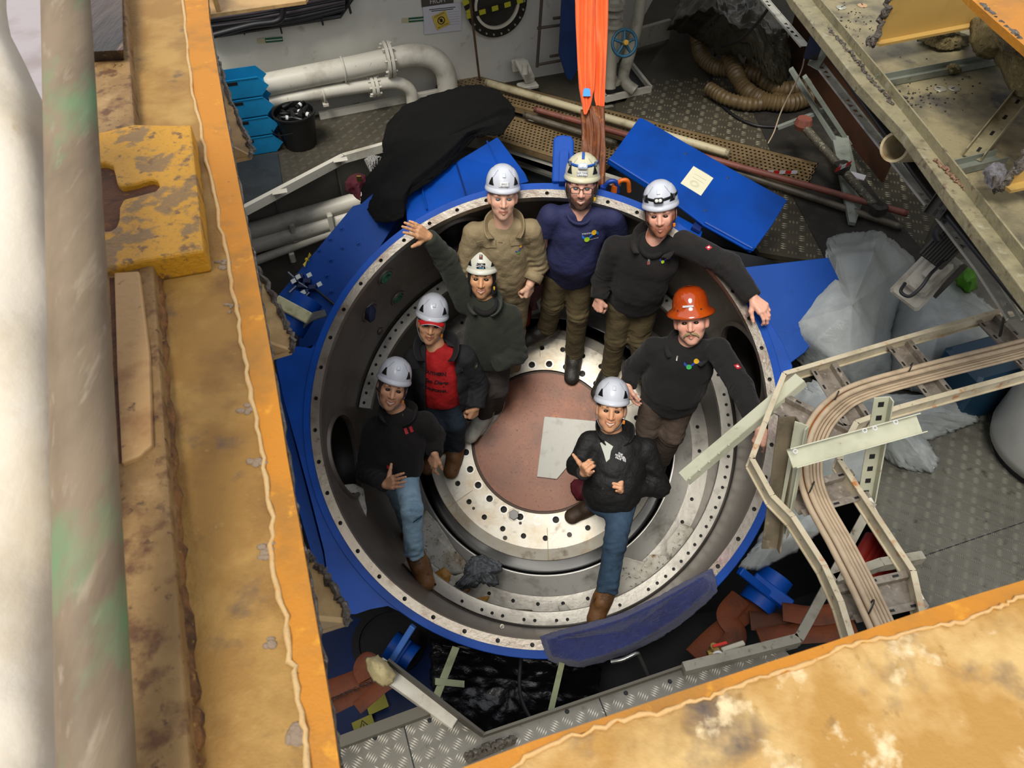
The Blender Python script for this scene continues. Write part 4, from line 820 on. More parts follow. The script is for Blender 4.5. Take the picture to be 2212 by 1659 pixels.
# ================================================================ black cloth, maroon bundle, striped cloth
M_bcl = mat('black_felt', '#060606', .95, layers=[(6, '#0a0a09', .5, .7), (90, '#55524c', .80, .83)], bump=[(90, .1)], spec=.2)
bnd = dl([(1112, 235, 5.9), (1112, 250, 5.85), (1085, 292, 5.45), (1050, 292, 5.35), (1022, 300, 5.3), (985, 345, 5.15), (940, 385, 5.0), (880, 425, 4.85), (872, 470, 4.78), (850, 480, 4.8), (812, 480, 4.95), (795, 455, 5.05), (778, 440, 5.2), (782, 405, 5.3), (800, 370, 5.45), (830, 340, 5.5), (826, 310, 5.55), (835, 270, 5.75), (870, 230, 6.0), (930, 205, 6.15), (1000, 186, 6.25), (1040, 183, 6.25), (1080, 198, 6.1)])
mid_ = dl([(1085, 235, 5.75), (1080, 250, 5.7), (1065, 270, 5.4), (1040, 275, 5.3), (1010, 285, 5.2), (970, 325, 5.05), (930, 360, 4.95), (885, 395, 4.85), (868, 430, 4.75), (845, 430, 4.78), (828, 430, 4.85), (822, 415, 4.95), (820, 400, 5.05), (828, 380, 5.1), (838, 360, 5.15), (850, 335, 5.2), (850, 310, 5.3), (860, 280, 5.5), (890, 245, 5.7), (940, 225, 5.85), (1000, 208, 5.95), (1035, 205, 5.95), (1065, 215, 5.85)])
tag(drape(bnd, PD(955, 300, 5.2), mid_, 26, 180, .05, 4, 5, nrm=unit(CAM - PD(955, 300, 5.2))).build('black_cloth', M_bcl, smooth=180, solid=.008), 'large black felt cloth thrown over the blue cover behind the well', 'cloth')
M_mar = mat('maroon_cloth', '#5e1424', .75, layers=[(9, '#48101c', .45, .7)], bump=[(25, .3)])
mj = thing('maroon_jacket', PD(768, 405, 5.4), 'crumpled maroon jacket bundle with a buckle left of the black cloth', 'jacket')
drape(dl([(790, 378, 5.45), (795, 395, 5.4), (780, 412, 5.3), (778, 434, 5.25), (762, 420, 5.35), (748, 415, 5.45), (745, 395, 5.5), (758, 378, 5.5), (775, 374, 5.5)]), PD(770, 398, 5.28), None, 10, 48, .045, 22, 9, nrm=unit(CAM - PD(770, 398, 5.4))).build('bundle', M_mar, mj, smooth=180, solid=.006)
MB().box(PD(776, 386, 5.25), (.035, .012, .05), None, .004).build('buckle', mat('brass_buckle', '#8f7a3a', .35, .8), mj)
M_zeb = mat('striped_cloth', '#c9c7c0', .8, layers=[(26, '#101010', .48, .52, (1, 1, 3.2), 1, 'wave')])
tag(drape(dl([(825, 338, 5.55), (815, 362, 5.45), (800, 372, 5.42), (786, 345, 5.55), (800, 335, 5.6)]), PD(806, 350, 5.4), None, 8, 40, .03, 20, 4, nrm=UP).build('striped_cloth', M_zeb, smooth=180, solid=.004), 'black and white striped cloth tucked beside the black cloth', 'cloth')
# ================================================================ left: valve manifold, wing bolt, lug, hoses
M_lab = mat('pale_label', '#c9cdc6', .5)
mf = thing('valve_manifold', wl_t.matrix_world @ Vector((0, 0, 0)) if False else PR(650, 615, .42), 'dark blue hydraulic valve manifold with white tags on the blue housing', 'valve manifold')
for k, (x, y) in enumerate(((640, 606), (652, 618), (664, 608), (676, 622), (660, 632), (648, 598))):
    MB().box(PR(x, y, .39), (.05, .035, .05), (WX, WY, WN), .005).build('block', mat('navy_block', '#10244f', .45), mf)
for a, b in (((622, 588), (642, 606)), ((645, 610), (664, 622)), ((625, 632), (640, 618)), ((655, 646), (668, 632))): MB().tube([PR(*a, .36), PR(*b, .38)], .007, 8).build('stub_pipe', mat('stub_grey', '#6f7683', .35, .6), mf, smooth=60)
for x, y in ((644, 598), (634, 607), (668, 594), (690, 614), (655, 632)): MB().box(PR(x, y, .345), (.032, .03, .003), (unit(WX + .5*WY), unit(WY - .5*WX), WN)).build('tag_plate', M_lab, mf)
MB().tube(arcpath([PR(682, 625, .38), PR(700, 640, .40), PR(722, 658, .40)]), .008, 8).build('hose', M_cbl, mf, smooth=60)
wg = thing('wing_bolt', PR(664, 562, .42), 'small yellow wing bolt on the blue housing at the left', 'bolt')
MB().lathe([(0, .02), (.012, .018), (.014, 0)], PR(664, 562, .42), (WX, WY, WN), 10).build('stem', mat('brass_yellow', '#b8a02e', .4, .3), wg)
for s in (-1, 1): MB().prism([PR(664, 562, .41), PR(664 + s*5, 562 - s*16, .40), PR(664 + s*9, 562 - s*10, .40)], WN*.008).build('wing', mat('brass_yellow', ''), wg)
# curved lug with tape on the left
M_tp = mat('cream_tape', '#b9b48e', .55, layers=[(18, '#97926c', .5, .7)])
def rimlug(px, py, h, name, label, dirw, L=.24, w=.16, taped=False):
    """curved blue lug: arched band with a rib, pointing along dirw in the flange plane"""
    o = PR(px, py, h); t = thing(name, o, label, 'lug'); u = unit(dirw); v = np.cross(WN, u)
    P = [o + u*L*.5*math.cos(a) + WN*L*.55*math.sin(a) for a in np.linspace(-.2, math.pi + .2, 16)]
    V = []; 
    for p, a in zip(P, np.linspace(-.2, math.pi + .2, 16)):
        n_ = u*math.cos(a) + WN*math.sin(a); V += [p - v*w/2, p + v*w/2, p + v*w/2 - n_*.02, p - v*w/2 - n_*.02]
    Fc = [(i*4 + k, i*4 + (k+1) % 4, i*4 + 4 + (k+1) % 4, i*4 + 4 + k) for i in range(15) for k in range(4)] + [(0, 1, 2, 3), (63, 62, 61, 60)]
    MB().add(V, Fc).build('arched_band', M_blue, t, smooth=40, weld=True)
    MB().box(o + WN*(L*.55 + .0), (L*1.25, w*.32, .035), (u, v, WN), .006).build('rib', M_tp if taped else M_blue, t)
    return t
rimlug(645, 680, .22, 'rim_lug', 'blue arched lug with a taped rib at the left of the well', WX*.85 - WY*.5, .2, .24, True)
rimlug(868, 1408, .30, 'rim_lug', 'blue arched lug under the near left of the well', WX*.55 + WY*.8, .17, .16)
rimlug(1655, 1275, .26, 'rim_lug', 'blue arched lug with worn bolts under the near right of the well', WX*.75 - WY*.62, .2, .22)
MB().bar(PR(838, 1440, .2), PR(893, 1352, .06), .035, .03, up=WN, bev=.004).build('strut', mat('pale_blue_strut', '#4a76c4', .4), [o for o in bpy.data.objects if o.name.startswith('rim_lug')][1])
MB().bar(PR(1598, 1232, .06), PR(1690, 1308, .2), .045, .04, up=WN, bev=.005).build('strut', M_blue, [o for o in bpy.data.objects if o.name.startswith('rim_lug') and o.parent is None][2])
M_flex = mat('steel_braided_hose', '#8d8f8e', .35, .6, bump=[(260, .8)])
for k in range(4):
    P = arcpath([PR(702 + k, 672 + 3*k, .20), PR(672, 680 + 4*k, .17), PR(648, 702 + 4*k, .2), PR(634 + 3*k, 735, .3), PR(640, 760, .5)], 8)
    tag(MB().tube(P, .0105, 10).build('braided_hose', M_flex, smooth=60), 'steel braided hose looping over the left edge of the well', 'hose', 'braided hoses at the left')
# ================================================================ things in the pit at the near side
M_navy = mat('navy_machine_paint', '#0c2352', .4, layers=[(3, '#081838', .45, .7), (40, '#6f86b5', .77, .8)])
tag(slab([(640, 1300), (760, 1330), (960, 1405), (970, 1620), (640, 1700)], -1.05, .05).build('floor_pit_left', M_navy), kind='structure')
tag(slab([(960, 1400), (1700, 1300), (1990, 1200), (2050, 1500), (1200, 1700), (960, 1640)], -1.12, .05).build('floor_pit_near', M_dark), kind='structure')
rd = thing('round_opening', PZ(840, 1385, -1.04), 'black round opening with a bolted rim under the near left of the well', 'opening')
MB().lathe([(0, .003), (.19, .003), (.19, .02), (.235, .02), (.235, 0)], PZ(842, 1385, -1.05), n=36).build('rim', mat('black_rim', '#0d0f14', .5), rd, smooth=40)
# beam with taped end
be = thing('taped_beam', PZ(880, 1490, .05), 'white channel beam with its end wrapped in cream tape at the near left', 'beam')
MB().bar(PZ(815, 1437, .10), PZ(985, 1560, .0), .075, .05, bev=.004).build('beam', M_white, be); MB().bar(PZ(838, 1430, .13), PZ(1042, 1588, .02), .012, .09).build('beam_web', mat('dark_edge', '#3b372f', .6), be)
drape([PZ(x, y, .16) for x, y in ((790, 1420), (815, 1416), (838, 1432), (856, 1458), (848, 1475), (828, 1482), (808, 1470), (792, 1448))], PZ(820, 1445, .25), None, 8, 40, .03, 26, 3).build('tape_wrap', mat('cream_wrap', '#c0b184', .7, layers=[(12, '#9d8c5c', .5, .7)], bump=[(30, .3)]), be, smooth=180, solid=.004)
# black film under the well
M_film = mat('black_film', '#0e0e0f', .16, bump=[(9, .55), (30, .35)], coat=.3)
def Z9(x, y, z=-.75): return PZ(x, y, z)
tag(drape([Z9(930, 1380), Z9(1215, 1420), Z9(1300, 1440), Z9(1290, 1520, -.65), Z9(1200, 1550, -.6), Z9(1050, 1610, -.5), Z9(980, 1560, -.6), Z9(930, 1480)], Z9(1110, 1470, -.72), None, 20, 120, .05, 12, 11).build('plastic_film', M_film, smooth=180, solid=.003), 'shiny black plastic film hung below the near rim of the well', 'plastic film')
for a, b, w, lb in (((940, 1512), (985, 1398), .04, 'greenish tape strip on the left part of the black film'), ((940, 1472), (1003, 1478), .035, 'short greenish tape strip crossing the long one on the black film'), ((1190, 1535), (1214, 1432), .03, 'greenish tape strip on the right part of the black film')):
    tag(MB().bar(Z9(*a, -.45), Z9(*b, -.5), w, .004).build('tape_strip', mat('green_grey_tape', '#8f9471', .6, layers=[(14, '#757a58', .5, .7)])), lb, 'tape')
tag(MB().tube(arcpath([Z9(1125, 1425, -.55), Z9(1122, 1480, -.5), Z9(1130, 1520, -.45), Z9(1150, 1560, -.4)]), .011, 8).build('black_hose', M_cbl, smooth=60), 'black hose hanging in front of the black film', 'hose')
for k, (a, b, m) in enumerate((((985, 1400), (965, 1560), M_rod), ((1108, 1470), (1085, 1590), M_rod), ((1245, 1430), (1250, 1510), M_white))):
    tag(MB().tube([Z9(*a, -.85), Z9(*b, -.85)], .03, 10).build('pit_strut', m, smooth=60), ['grey strut behind the left edge of the black film', 'grey strut behind the middle of the black film', 'pale pipe stub right of the black film'][k], 'strut')
# orange sling heap and warning cards at the near left
M_osl = mat('dark_orange_webbing', '#5f2903', .7, layers=[(5, '#3a1803', .45, .7)], bump=[(30, .2)])  # orange webbing with the pit's shade put into its colour
hp_ = thing('sling_heap', PZ(790, 1480, -.5), 'orange webbing sling folded in the near left corner with black lettering', 'sling')
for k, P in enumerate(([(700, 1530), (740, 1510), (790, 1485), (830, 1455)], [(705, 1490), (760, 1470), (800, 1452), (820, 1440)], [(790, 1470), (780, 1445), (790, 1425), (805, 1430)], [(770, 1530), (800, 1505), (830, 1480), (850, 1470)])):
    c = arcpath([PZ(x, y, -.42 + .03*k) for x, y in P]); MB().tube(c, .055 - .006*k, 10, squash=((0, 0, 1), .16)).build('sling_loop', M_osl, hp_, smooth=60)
la = unit(PZ(790, 1478, -.37) - PZ(720, 1510, -.37)); text_on('ENDROPPIG POLY', .035, PZ(752, 1497, -.375), (la, np.cross(UP, la)), M_ink, hp_)
for k, (x, y) in enumerate(((814, 1520), (786, 1568))):
    c = PZ(x, y, -1.0); t = thing('warning_card', c, ['plain yellow label plate on the dark blue pit floor', 'yellow label plate with a warning triangle on the dark blue pit floor'][k], 'label', 'yellow label plates')
    a = tilt(25, np.array([1., 0, 0]), np.array([0, 1., 0])); MB().box(c, (.12, .09, .003), (a[0], a[1], UP)).build('card', mat('olive_yellow_card', '#8f8a2e', .5), t)
    if k:
        for i in range(3): p, q = [c + UP*.003 + (a[0]*math.cos(w) + a[1]*math.sin(w))*.032 for w in (math.pi/2 + i*2.094, math.pi/2 + (i+1)*2.094)]; MB().bar(p, q, .004, .002).build('triangle_side', M_ink, t)
        MB().bar(c + UP*.003 - a[1]*.008, c + UP*.003 + a[1]*.012, .004, .002).build('exclamation_bar', M_ink, t)
# right pit: slings, red hoses, ball valve, frame
for k, P in enumerate(([(1500, 1420), (1540, 1380), (1600, 1330), (1650, 1300)], [(1560, 1420), (1590, 1370), (1570, 1330), (1600, 1290)], [(1620, 1340), (1680, 1345), (1750, 1345), (1830, 1340)], [(1640, 1380), (1710, 1370), (1780, 1365), (1850, 1360)], [(1690, 1320), (1750, 1330), (1800, 1325), (1850, 1315)])):
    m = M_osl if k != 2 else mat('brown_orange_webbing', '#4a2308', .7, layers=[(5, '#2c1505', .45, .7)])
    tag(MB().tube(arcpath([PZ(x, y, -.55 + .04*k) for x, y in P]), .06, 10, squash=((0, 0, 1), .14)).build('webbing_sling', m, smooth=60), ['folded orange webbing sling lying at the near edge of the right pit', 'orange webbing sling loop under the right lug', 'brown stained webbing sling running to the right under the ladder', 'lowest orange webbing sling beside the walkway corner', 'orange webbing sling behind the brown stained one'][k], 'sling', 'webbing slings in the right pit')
M_red = mat('red_hose', '#8c1f16', .45, layers=[(5, '#6e1711', .5, .75)])
for k in range(6):
    o = 17*k; P = [PZ(1795 + o, 1330 - 4*k, -.45), PZ(1845 + o, 1230 - 4*k, -.4), PZ(1885 + o, 1160 - 4*k, -.35)]
    tag(MB().tube(arcpath(P), .045, 12).build('red_hose', M_red, smooth=60), ['leftmost', 'second', 'third', 'fourth', 'fifth', 'rightmost'][k] + ' thick red hose from the left in the bundle below the cable ladder', 'hose', 'red hoses below the ladder')
bv = thing('ball_valve', PZ(1540, 1400, .06), 'small brass ball valve with a red lever on the walkway edge', 'valve')
MB().tube([PZ(1528, 1412, .05), PZ(1552, 1404, .05)], .016, 10).build('body', mat('brass', '#a58a4e', .35, .8), bv); MB().lathe([(0, .05), (.018, .05), (.018, 0)], PZ(1538, 1405, .05), n=8).build('stem', mat('brass', ''), bv)
MB().bar(PZ(1540, 1396, .11), PZ(1570, 1388, .11), .012, .006).build('lever', mat('red_lever', '#b32017', .45), bv); MB().torus(PZ(1549, 1411, .06), (AX, UP, np.array([0, 1., 0])), .018, .006, 14, 6).build('outlet', M_paper, bv)
tag(MB().box(PZ(1583, 1398, .03), (.12, .025, .03), (SD, TD, UP), .004).build('strip_lamp', M_dpipe), 'short white strip box on the walkway edge beside the ball valve', 'box')
fr = MB()
for a, b in (((1475, 1446), (1722, 1384)), ((1722, 1384), (1738, 1356)), ((1738, 1356), (1880, 1092)), ((1800, 1255), (1900, 1220)), ((1900, 1220), (1990, 1205))): fr.bar(PZ(*a, .03), PZ(*b, .03), .045, .07)
tag(fr.build('trim_8', mat('grimy_frame', '#8d897c', .55, layers=[(6, '#6c675a', .45, .7), (24, '#4a4334', .6, .74)])), kind='structure')
wj = MB(); wj.bar(PZ(1042, 1590, .01), PZ(1480, 1440, .01), .012, .05); wj.bar(PZ(735, 1606, .01), PZ(960, 1522, .01), .05, .05); tag(wj.build('trim_9', mat('dirty_edge', '#5b574c', .6)), kind='structure')
tag(MB().tube(arcpath([PZ(1320, 1430, -.4), PZ(1345, 1425, -.38), PZ(1375, 1412, -.36), PZ(1382, 1420, -.4), PZ(1400, 1460, -.5)]), .012, 8).build('bent_pipe', mat('bright_pipe', '#8a8a86', .25, .8), smooth=60), 'thin bent steel pipe below the navy towel', 'pipe')
# rusty offcut on the walkway
oc = thing('steel_offcut', PZ(1060, 1625, .02), 'rusty torch-cut steel offcut lying at the edge of the near deck', 'offcut')
MB().hexa([PZ(1002, 1640, .01), PZ(1012, 1652, .01), PZ(1115, 1608, .01), PZ(1108, 1592, .01), PZ(1002, 1632, .05), PZ(1012, 1640, .05), PZ(1115, 1600, .05), PZ(1110, 1588, .05)]).build('strip', M_cut, oc, bevel=.006)
ofp = dense([PZ(1005, 1634, .055), PZ(1112, 1592, .055)], 24, .004); MB().tube(ofp, list(.01 + .008*RNG.random(len(ofp))), 6).build('slag_bead', M_cut, oc, smooth=60)
# ================================================================ navy towel on the near rim
def PT(x, y, h=-.012): return PR(x, y, h)
bn = [(1168, 1376, -.015), (1200, 1366, -.015), (1280, 1345, -.015), (1350, 1325, -.015), (1420, 1292, -.015), (1480, 1258, -.015), (1538, 1229, -.015), (1546, 1255, -.015), (1548, 1278, .0), (1520, 1305, .05), (1480, 1340, .08), (1430, 1375, .10), (1360, 1410, .11), (1300, 1430, .11), (1250, 1441, .10), (1210, 1434, .06), (1185, 1426, .02), (1176, 1400, -.015)]
md = [(1185, 1385, -0.068), (1210, 1375, -0.076), (1285, 1358, -0.085), (1352, 1336, -0.085), (1420, 1304, -0.085), (1475, 1273, -0.085), (1520, 1247, -0.085), (1530, 1258, -0.076), (1532, 1272, -0.068), (1508, 1297, -0.060), (1470, 1328, -0.051), (1422, 1360, -0.051), (1357, 1394, -0.051), (1298, 1415, -0.051), (1250, 1427, -0.051), (1215, 1422, -0.051), (1195, 1415, -0.060), (1188, 1398, -0.068)]
M_tow = mat('navy_towel', '#232c62', .95, layers=[(9, '#1a2150', .45, .7), (60, '#323d7c', .55, .75)], bump=[(220, .5), (40, .35)], sheen=.3)
tw_ = thing('navy_towel', PT(1350, 1350), 'folded navy blue towel hung over the near rim of the well', 'towel')
drape([PT(*p) for p in bn], PT(1360, 1362, -.03), [PT(*p) for p in md], 18, 160, .03, 13, 21, nrm=WN).build('cloth', M_tow, tw_, smooth=180, solid=.012)
MB().grid(lambda u, v: PT(1184 + 12*u + 10*v, 1382 + 46*v - 6*u, -.055 + .09*v), 3, 8).build('woven_band', mat('towel_band', '#232c68', .8), tw_, solid=.004)
# ================================================================ litter in the well
M_soil = mat('soiled_white_sheet', '#cbc7bb', .6, layers=[(7, '#a8a08e', .46, .62), (9, '#8a5a1e', .58, .68), (34, '#5b5448', .58, .68)], bump=[(20, .3)])
M_grs = mat('grey_rag', '#5f6468', .85, layers=[(8, '#4a4f54', .45, .7)], bump=[(20, .3)])
M_amb = mat('amber_stained_paper', '#a9782e', .45, layers=[(6, '#c8a45c', .5, .68), (14, '#6e4514', .6, .75)], bump=[(18, .3)])
def litter(name, pts, c, h, hc, m, label, cat, amp=.02, fr=24, seed=1, nr=8, na=56):
    return tag(drape([PR(x, y, h) for x, y in pts], PR(c[0], c[1], hc), None, nr, na, amp, fr, seed, nrm=WN).build(name, m, smooth=180, solid=.004), label, cat)
litter('soiled_sheet', [(918, 1098), (945, 1130), (985, 1190), (1008, 1215), (1000, 1240), (960, 1240), (925, 1215), (905, 1175), (908, 1130)], (950, 1170), 1.70, 1.70, M_soil, 'soiled white sheet in the well between the jeans and the bright funnel ring', 'sheet', .02, 22, 2)
litter('soiled_sheet', [(905, 1190), (935, 1222), (985, 1245), (1010, 1235), (1030, 1262), (990, 1300), (955, 1270), (920, 1250)], (965, 1250), 1.45, 1.42, M_soil, 'crumpled soiled sheet beside the tan boot of the man at the left', 'sheet', .035, 22, 3)
litter('soiled_sheet', [(735, 1048), (765, 1045), (785, 1055), (792, 1100), (790, 1150), (770, 1130), (745, 1085)], (768, 1092), .80, .78, M_soil, 'dirty white sheet in the opening at the left of the well wall', 'sheet', .015, 24, 4)
litter('soiled_sheet', [(1340, 1200), (1395, 1215), (1405, 1198), (1440, 1200), (1452, 1215), (1400, 1262), (1350, 1285), (1328, 1290), (1332, 1240)], (1380, 1238), 1.50, 1.50, M_soil, 'soiled grey sheet right of the front man\'s boot', 'sheet', .024, 20, 5)
litter('soiled_sheet', [(1440, 1170), (1470, 1130), (1498, 1140), (1500, 1160), (1455, 1205), (1440, 1195)], (1468, 1165), 1.40, 1.38, M_soil, 'crumpled pale sheet on the lower ring at the right', 'sheet', .02, 24, 6)
litter('amber_paper', [(960, 1262), (985, 1275), (1030, 1292), (1058, 1288), (1050, 1305), (1040, 1318), (1000, 1305), (965, 1285)], (1012, 1292), 1.42, 1.38, M_amb, 'oil stained amber paper below the grey rag', 'paper', .02, 26, 7)
litter('amber_paper', [(935, 1240), (960, 1225), (975, 1240), (968, 1262), (950, 1270)], (955, 1250), 1.36, 1.34, M_amb, 'small amber stained paper between the boot and the grey rag', 'paper', .015, 26, 8, 6, 30)
litter('brown_paper', [(1055, 1302), (1100, 1315), (1150, 1318), (1150, 1326), (1090, 1326), (1050, 1314)], (1100, 1319), 1.40, 1.39, mat('brown_oily_paper', '#6d4a26', .5, layers=[(9, '#3f2a15', .45, .7)]), 'brown oily paper strip along the lower ring', 'paper', .01, 26, 9, 5, 36)
litter('paper_scrap', [(1205, 1310), (1222, 1305), (1240, 1325), (1210, 1326)], (1220, 1318), 1.3, 1.29, M_soil, 'small folded paper scrap on the ring left of the front boot', 'paper', .006, 26, 10, 4, 20)
litter('grey_rag', [(1005, 1222), (1018, 1204), (1042, 1198), (1060, 1206), (1082, 1216), (1085, 1232), (1070, 1240), (1078, 1262), (1060, 1268), (1040, 1258), (1030, 1268), (1005, 1272), (985, 1280), (980, 1265), (1000, 1245)], (1040, 1232), 1.36, 1.22, M_grs, 'crumpled grey rag lying on the bright ring at the lower left', 'rag', .075, 34, 12, 18, 130)
bp_ = [(1176, 900), (1296, 911), (1296, 940), (1245, 985), (1203, 1035), (1160, 1030), (1166, 980)]
tag(MB().prism([PR(x, y, HW - .002) for x, y in bp_], WN*.012).build('white_board', mat('scratched_white_board', '#c3c2b9', .5, layers=[(8, '#a6a498', .52, .7), (30, '#4b4740', .68, .76)], bump=[(30, .2)]), bevel=.002), 'scratched white board lying on the copper disc', 'board')
litter('maroon_beanie', [(1232, 1045), (1240, 1036), (1262, 1034), (1285, 1045), (1290, 1075), (1268, 1082), (1245, 1080), (1234, 1062)], (1260, 1058), HW - .03, HW - .10, M_mar, 'maroon cloth cap lying by the front man\'s rear boot', 'cap', .02, 24, 13)
litter('navy_rag', [(790, 662), (805, 656), (812, 668), (808, 690), (800, 697), (790, 688), (784, 676)], (798, 675), .40, .33, mat('navy_rag', '#232a4a', .85, bump=[(30, .4)]), 'navy rag stuffed into a port in the well wall', 'rag', .02, 30, 14, 8, 40)
litter('red_rag', [(1115, 665), (1135, 650), (1150, 665), (1145, 700), (1130, 712), (1118, 695)], (1132, 682), 1.35, 1.28, mat('red_rag', '#a5381f', .8, layers=[(9, '#7a2512', .45, .7)], bump=[(25, .3)]), 'red orange rag below the khaki man\'s hand', 'rag', .03, 24, 15)
litter('pink_cloth', [(1140, 625), (1175, 610), (1182, 640), (1178, 660), (1150, 672), (1140, 650)], (1162, 642), 1.22, 1.18, mat('dusty_pink_cloth', '#7d5652', .8, layers=[(9, '#5e3d3a', .45, .7)]), 'dusty pink cloth behind the legs of the man in the blue shirt', 'cloth', .025, 22, 16)
litter('paper_scrap', [(1158, 652), (1168, 642), (1176, 668), (1166, 676)], (1167, 660), 1.18, 1.17, M_soil, 'small white paper stuck between the pink cloth and the trousers', 'paper', .004, 22, 17, 4, 20)
# ================================================================ ceiling panel with cut frames at the upper right
M_pan = mat('dusty_beige_panel', '#857b5c', .65, layers=[(3, '#5f5945', .43, .6), (4.5, '#3b3732', .52, .66), (60, '#262422', .64, .72)], bump=[(60, .25)])
M_gal = mat('galvanised_steel', '#8c9186', .45, .5, layers=[(6, '#75786c', .45, .7), (24, '#5a564a', .62, .76)], bump=[(40, .08)])
M_cream = mat('cream_frame', '#857d60', .55, layers=[(9, '#6b654e', .46, .66), (24, '#524030', .58, .72), (14, '#9a957f', .6, .74)], bump=[(50, .2)])
M_stiff = mat('heat_tinted_plate', '#b18f4c', .5, layers=[(2.4, '#8f7440', .45, .7), (5, '#54452f', .58, .75), (3, '#c98f45', .6, .78)])
PZP = 1.85
OL = [(1690, -40), (1713, 0), (1857, 182), (1958, 290), (2052, 420), (2212, 630), (2290, 730)]
IL = [(1735, -40), (1763, 0), (1900, 165), (2000, 290), (2098, 415), (2212, 560), (2300, 680)]
pt_ = thing('ceiling_panel', PZ(2000, 200, PZP), 'dusty beige ceiling panel with cut frames and insulation pins at the upper right', 'panel')
MB().prism(zpoly(IL + [(2700, 500), (2500, -40)], PZP), (0, 0, -.012)).build('sheet', M_pan, pt_)
MB().prism(zpoly(IL + OL[::-1], PZP + .012), (0, 0, -.05)).build('edge_frame', M_cream, pt_, bevel=.004)
for i in range(len(IL) - 1): MB().bar(PZ(*IL[i], PZP + .03), PZ(*IL[i+1], PZP + .03), .008, .05).build('frame_lip', M_cream, pt_)
for i in range(len(OL) - 1): MB().bar(PZ(*OL[i], PZP - .03), PZ(*OL[i+1], PZP - .03), .012, .07).build('frame_lip', M_gal, pt_)
ep = dense(zpoly([(1790, 60), (1850, 130), (1880, 170), (1930, 225)], PZP + .016), 30, .004); MB().tube(ep, list(.004 + .005*RNG.random(len(ep))), 5).build('slag_line', M_cut, pt_, smooth=60)
ep = dense(zpoly([(2020, 345), (2060, 385), (2100, 420)], PZP + .016), 20, .004); MB().tube(ep, list(.005 + .006*RNG.random(len(ep))), 5).build('slag_line', mat('copper_slag', '#8a6a55', .5, .3, bump=[(80, .6)]), pt_, smooth=60)
def channel(p, q, w, h, m, name, par, up=UP, t=.004, slots=0):
    x = unit(q - p); y = unit(np.cross(up, x)); z = np.cross(x, y); L_ = np.linalg.norm(q - p)
    o = MB(); o.bar(p, q, w, t, up=z).build(name + '_web', m, par)
    for s in (-1, 1): MB().bar(p + y*s*w/2 + z*h/2, q + y*s*w/2 + z*h/2, t, h, up=z).build(name + '_flange', m, par)
    for k in range(slots):
        c = p + x*L_*(k + .5)/slots + z*(t*.6); MB().box(c, (.03, .012, .002), (x, y, z), .0009).build('slot', M_hole, par)
def up_thing(name, loc, label, cat, group=None): return thing(name, loc, label, cat, group)
t = up_thing('channel_bar', PZ(1900, 180, PZP), 'grey green channel bar lying across the ceiling panel', 'channel'); channel(PZ(1898, 182, PZP + .004), PZ(2165, 130, PZP + .004), .062, .03, M_gal, 'channel', t)
t = up_thing('channel_bar', PZ(2060, 360, PZP), 'short channel bar at the ceiling panel edge beside the lower cut plate', 'channel'); channel(PZ(2050, 372, PZP + .004), PZ(2160, 345, PZP + .004), .06, .03, M_gal, 'channel', t)
t = up_thing('slotted_strut', PZ(2100, 330, PZP), 'slotted strut channel leaning up the ceiling panel at the right edge', 'channel'); channel(PZ(2100, 342, PZP + .01), PZ(2262, 140, PZP + .16), .07, .035, M_cream, 'strut', t, slots=6)
for k, (x, y) in enumerate(((1817, 16), (1863, 12), (2031, 192), (2061, 191))):
    o = PZ(x, y, PZP + .002); t = thing('insulation_washer', o, ['round insulation washer nearest the panel edge at the top', 'rusty round insulation washer beside the upper cut plate', 'left of the pair of washers below the channel bar', 'right of the pair of washers below the channel bar'][k], 'washer', 'insulation washers')
    MB().lathe([(0, .003), (.026, .0025), (.028, 0)], o, n=20).build('disc', mat('washer_tin', '#a5a293', .4, .5) if k != 1 else mat('washer_rust', '#a8855f', .5), t); a = .6 + k; d = np.array([math.cos(a), math.sin(a), 0]); MB().bar(o + UP*.004, o + d*.018 + UP*.004, .004, .002).build('pin', M_ink, t)
def cutweb(bl, br, zb, tl, label, thick=.014):
    """vertical deck web hanging down: bottom edge bl-br at height zb, top at the deck"""
    a, b = PZ(*bl, zb), PZ(*br, zb); t = thing('cut_web_plate', a, label, 'plate', 'cut deck webs at the upper right'); d = unit(b - a); n_ = np.cross(d, UP)
    ta = a + UP*(DZ - zb) + d*tl; tb = b + UP*(DZ - zb)
    MB().prism([a, b, tb, ta], n_*thick).build('web', M_stiff, t)
    MB().prism([a - n_*.03, b - n_*.03, b + n_*.05, a + n_*.05], UP*.012).build('bottom_flange', M_stiff, t)
    e = dense([a - n_*.03, a + n_*.01, a + UP*(DZ - zb)*.5 + d*tl*.5, ta], 14, .006); MB().tube(e, list(.012 + .01*RNG.random(len(e))), 6).build('torch_cut_edge', M_cut, t, smooth=60)
    return t
cutweb((1884, 92), (2104, 50), 1.95, .02, 'heat tinted cut web plate standing on the ceiling panel at the top')
t2 = cutweb((2160, 402), (2300, 372), 1.93, .10, 'heat tinted cut web plate with a ragged grey lump at the right edge')
drape([PZ(x, y, 1.98) for x, y in ((2122, 370), (2140, 352), (2172, 352), (2178, 375), (2160, 400), (2142, 408), (2130, 395))], PZ(2150, 378, 2.03), None, 7, 36, .03, 30, 4).build('slag_lump', mat('grey_slag', '#77757a', .5, .3, layers=[(20, '#554b44', .45, .65), (30, '#a8b2bd', .62, .75)], bump=[(60, .8)]), t2, smooth=60)
M_wool = mat('rock_wool', '#7d7049', .95, layers=[(8, '#5c5133', .45, .65), (40, '#9a8c5e', .55, .72), (5, '#3b3426', .6, .75)], bump=[(60, .9), (15, .6)])
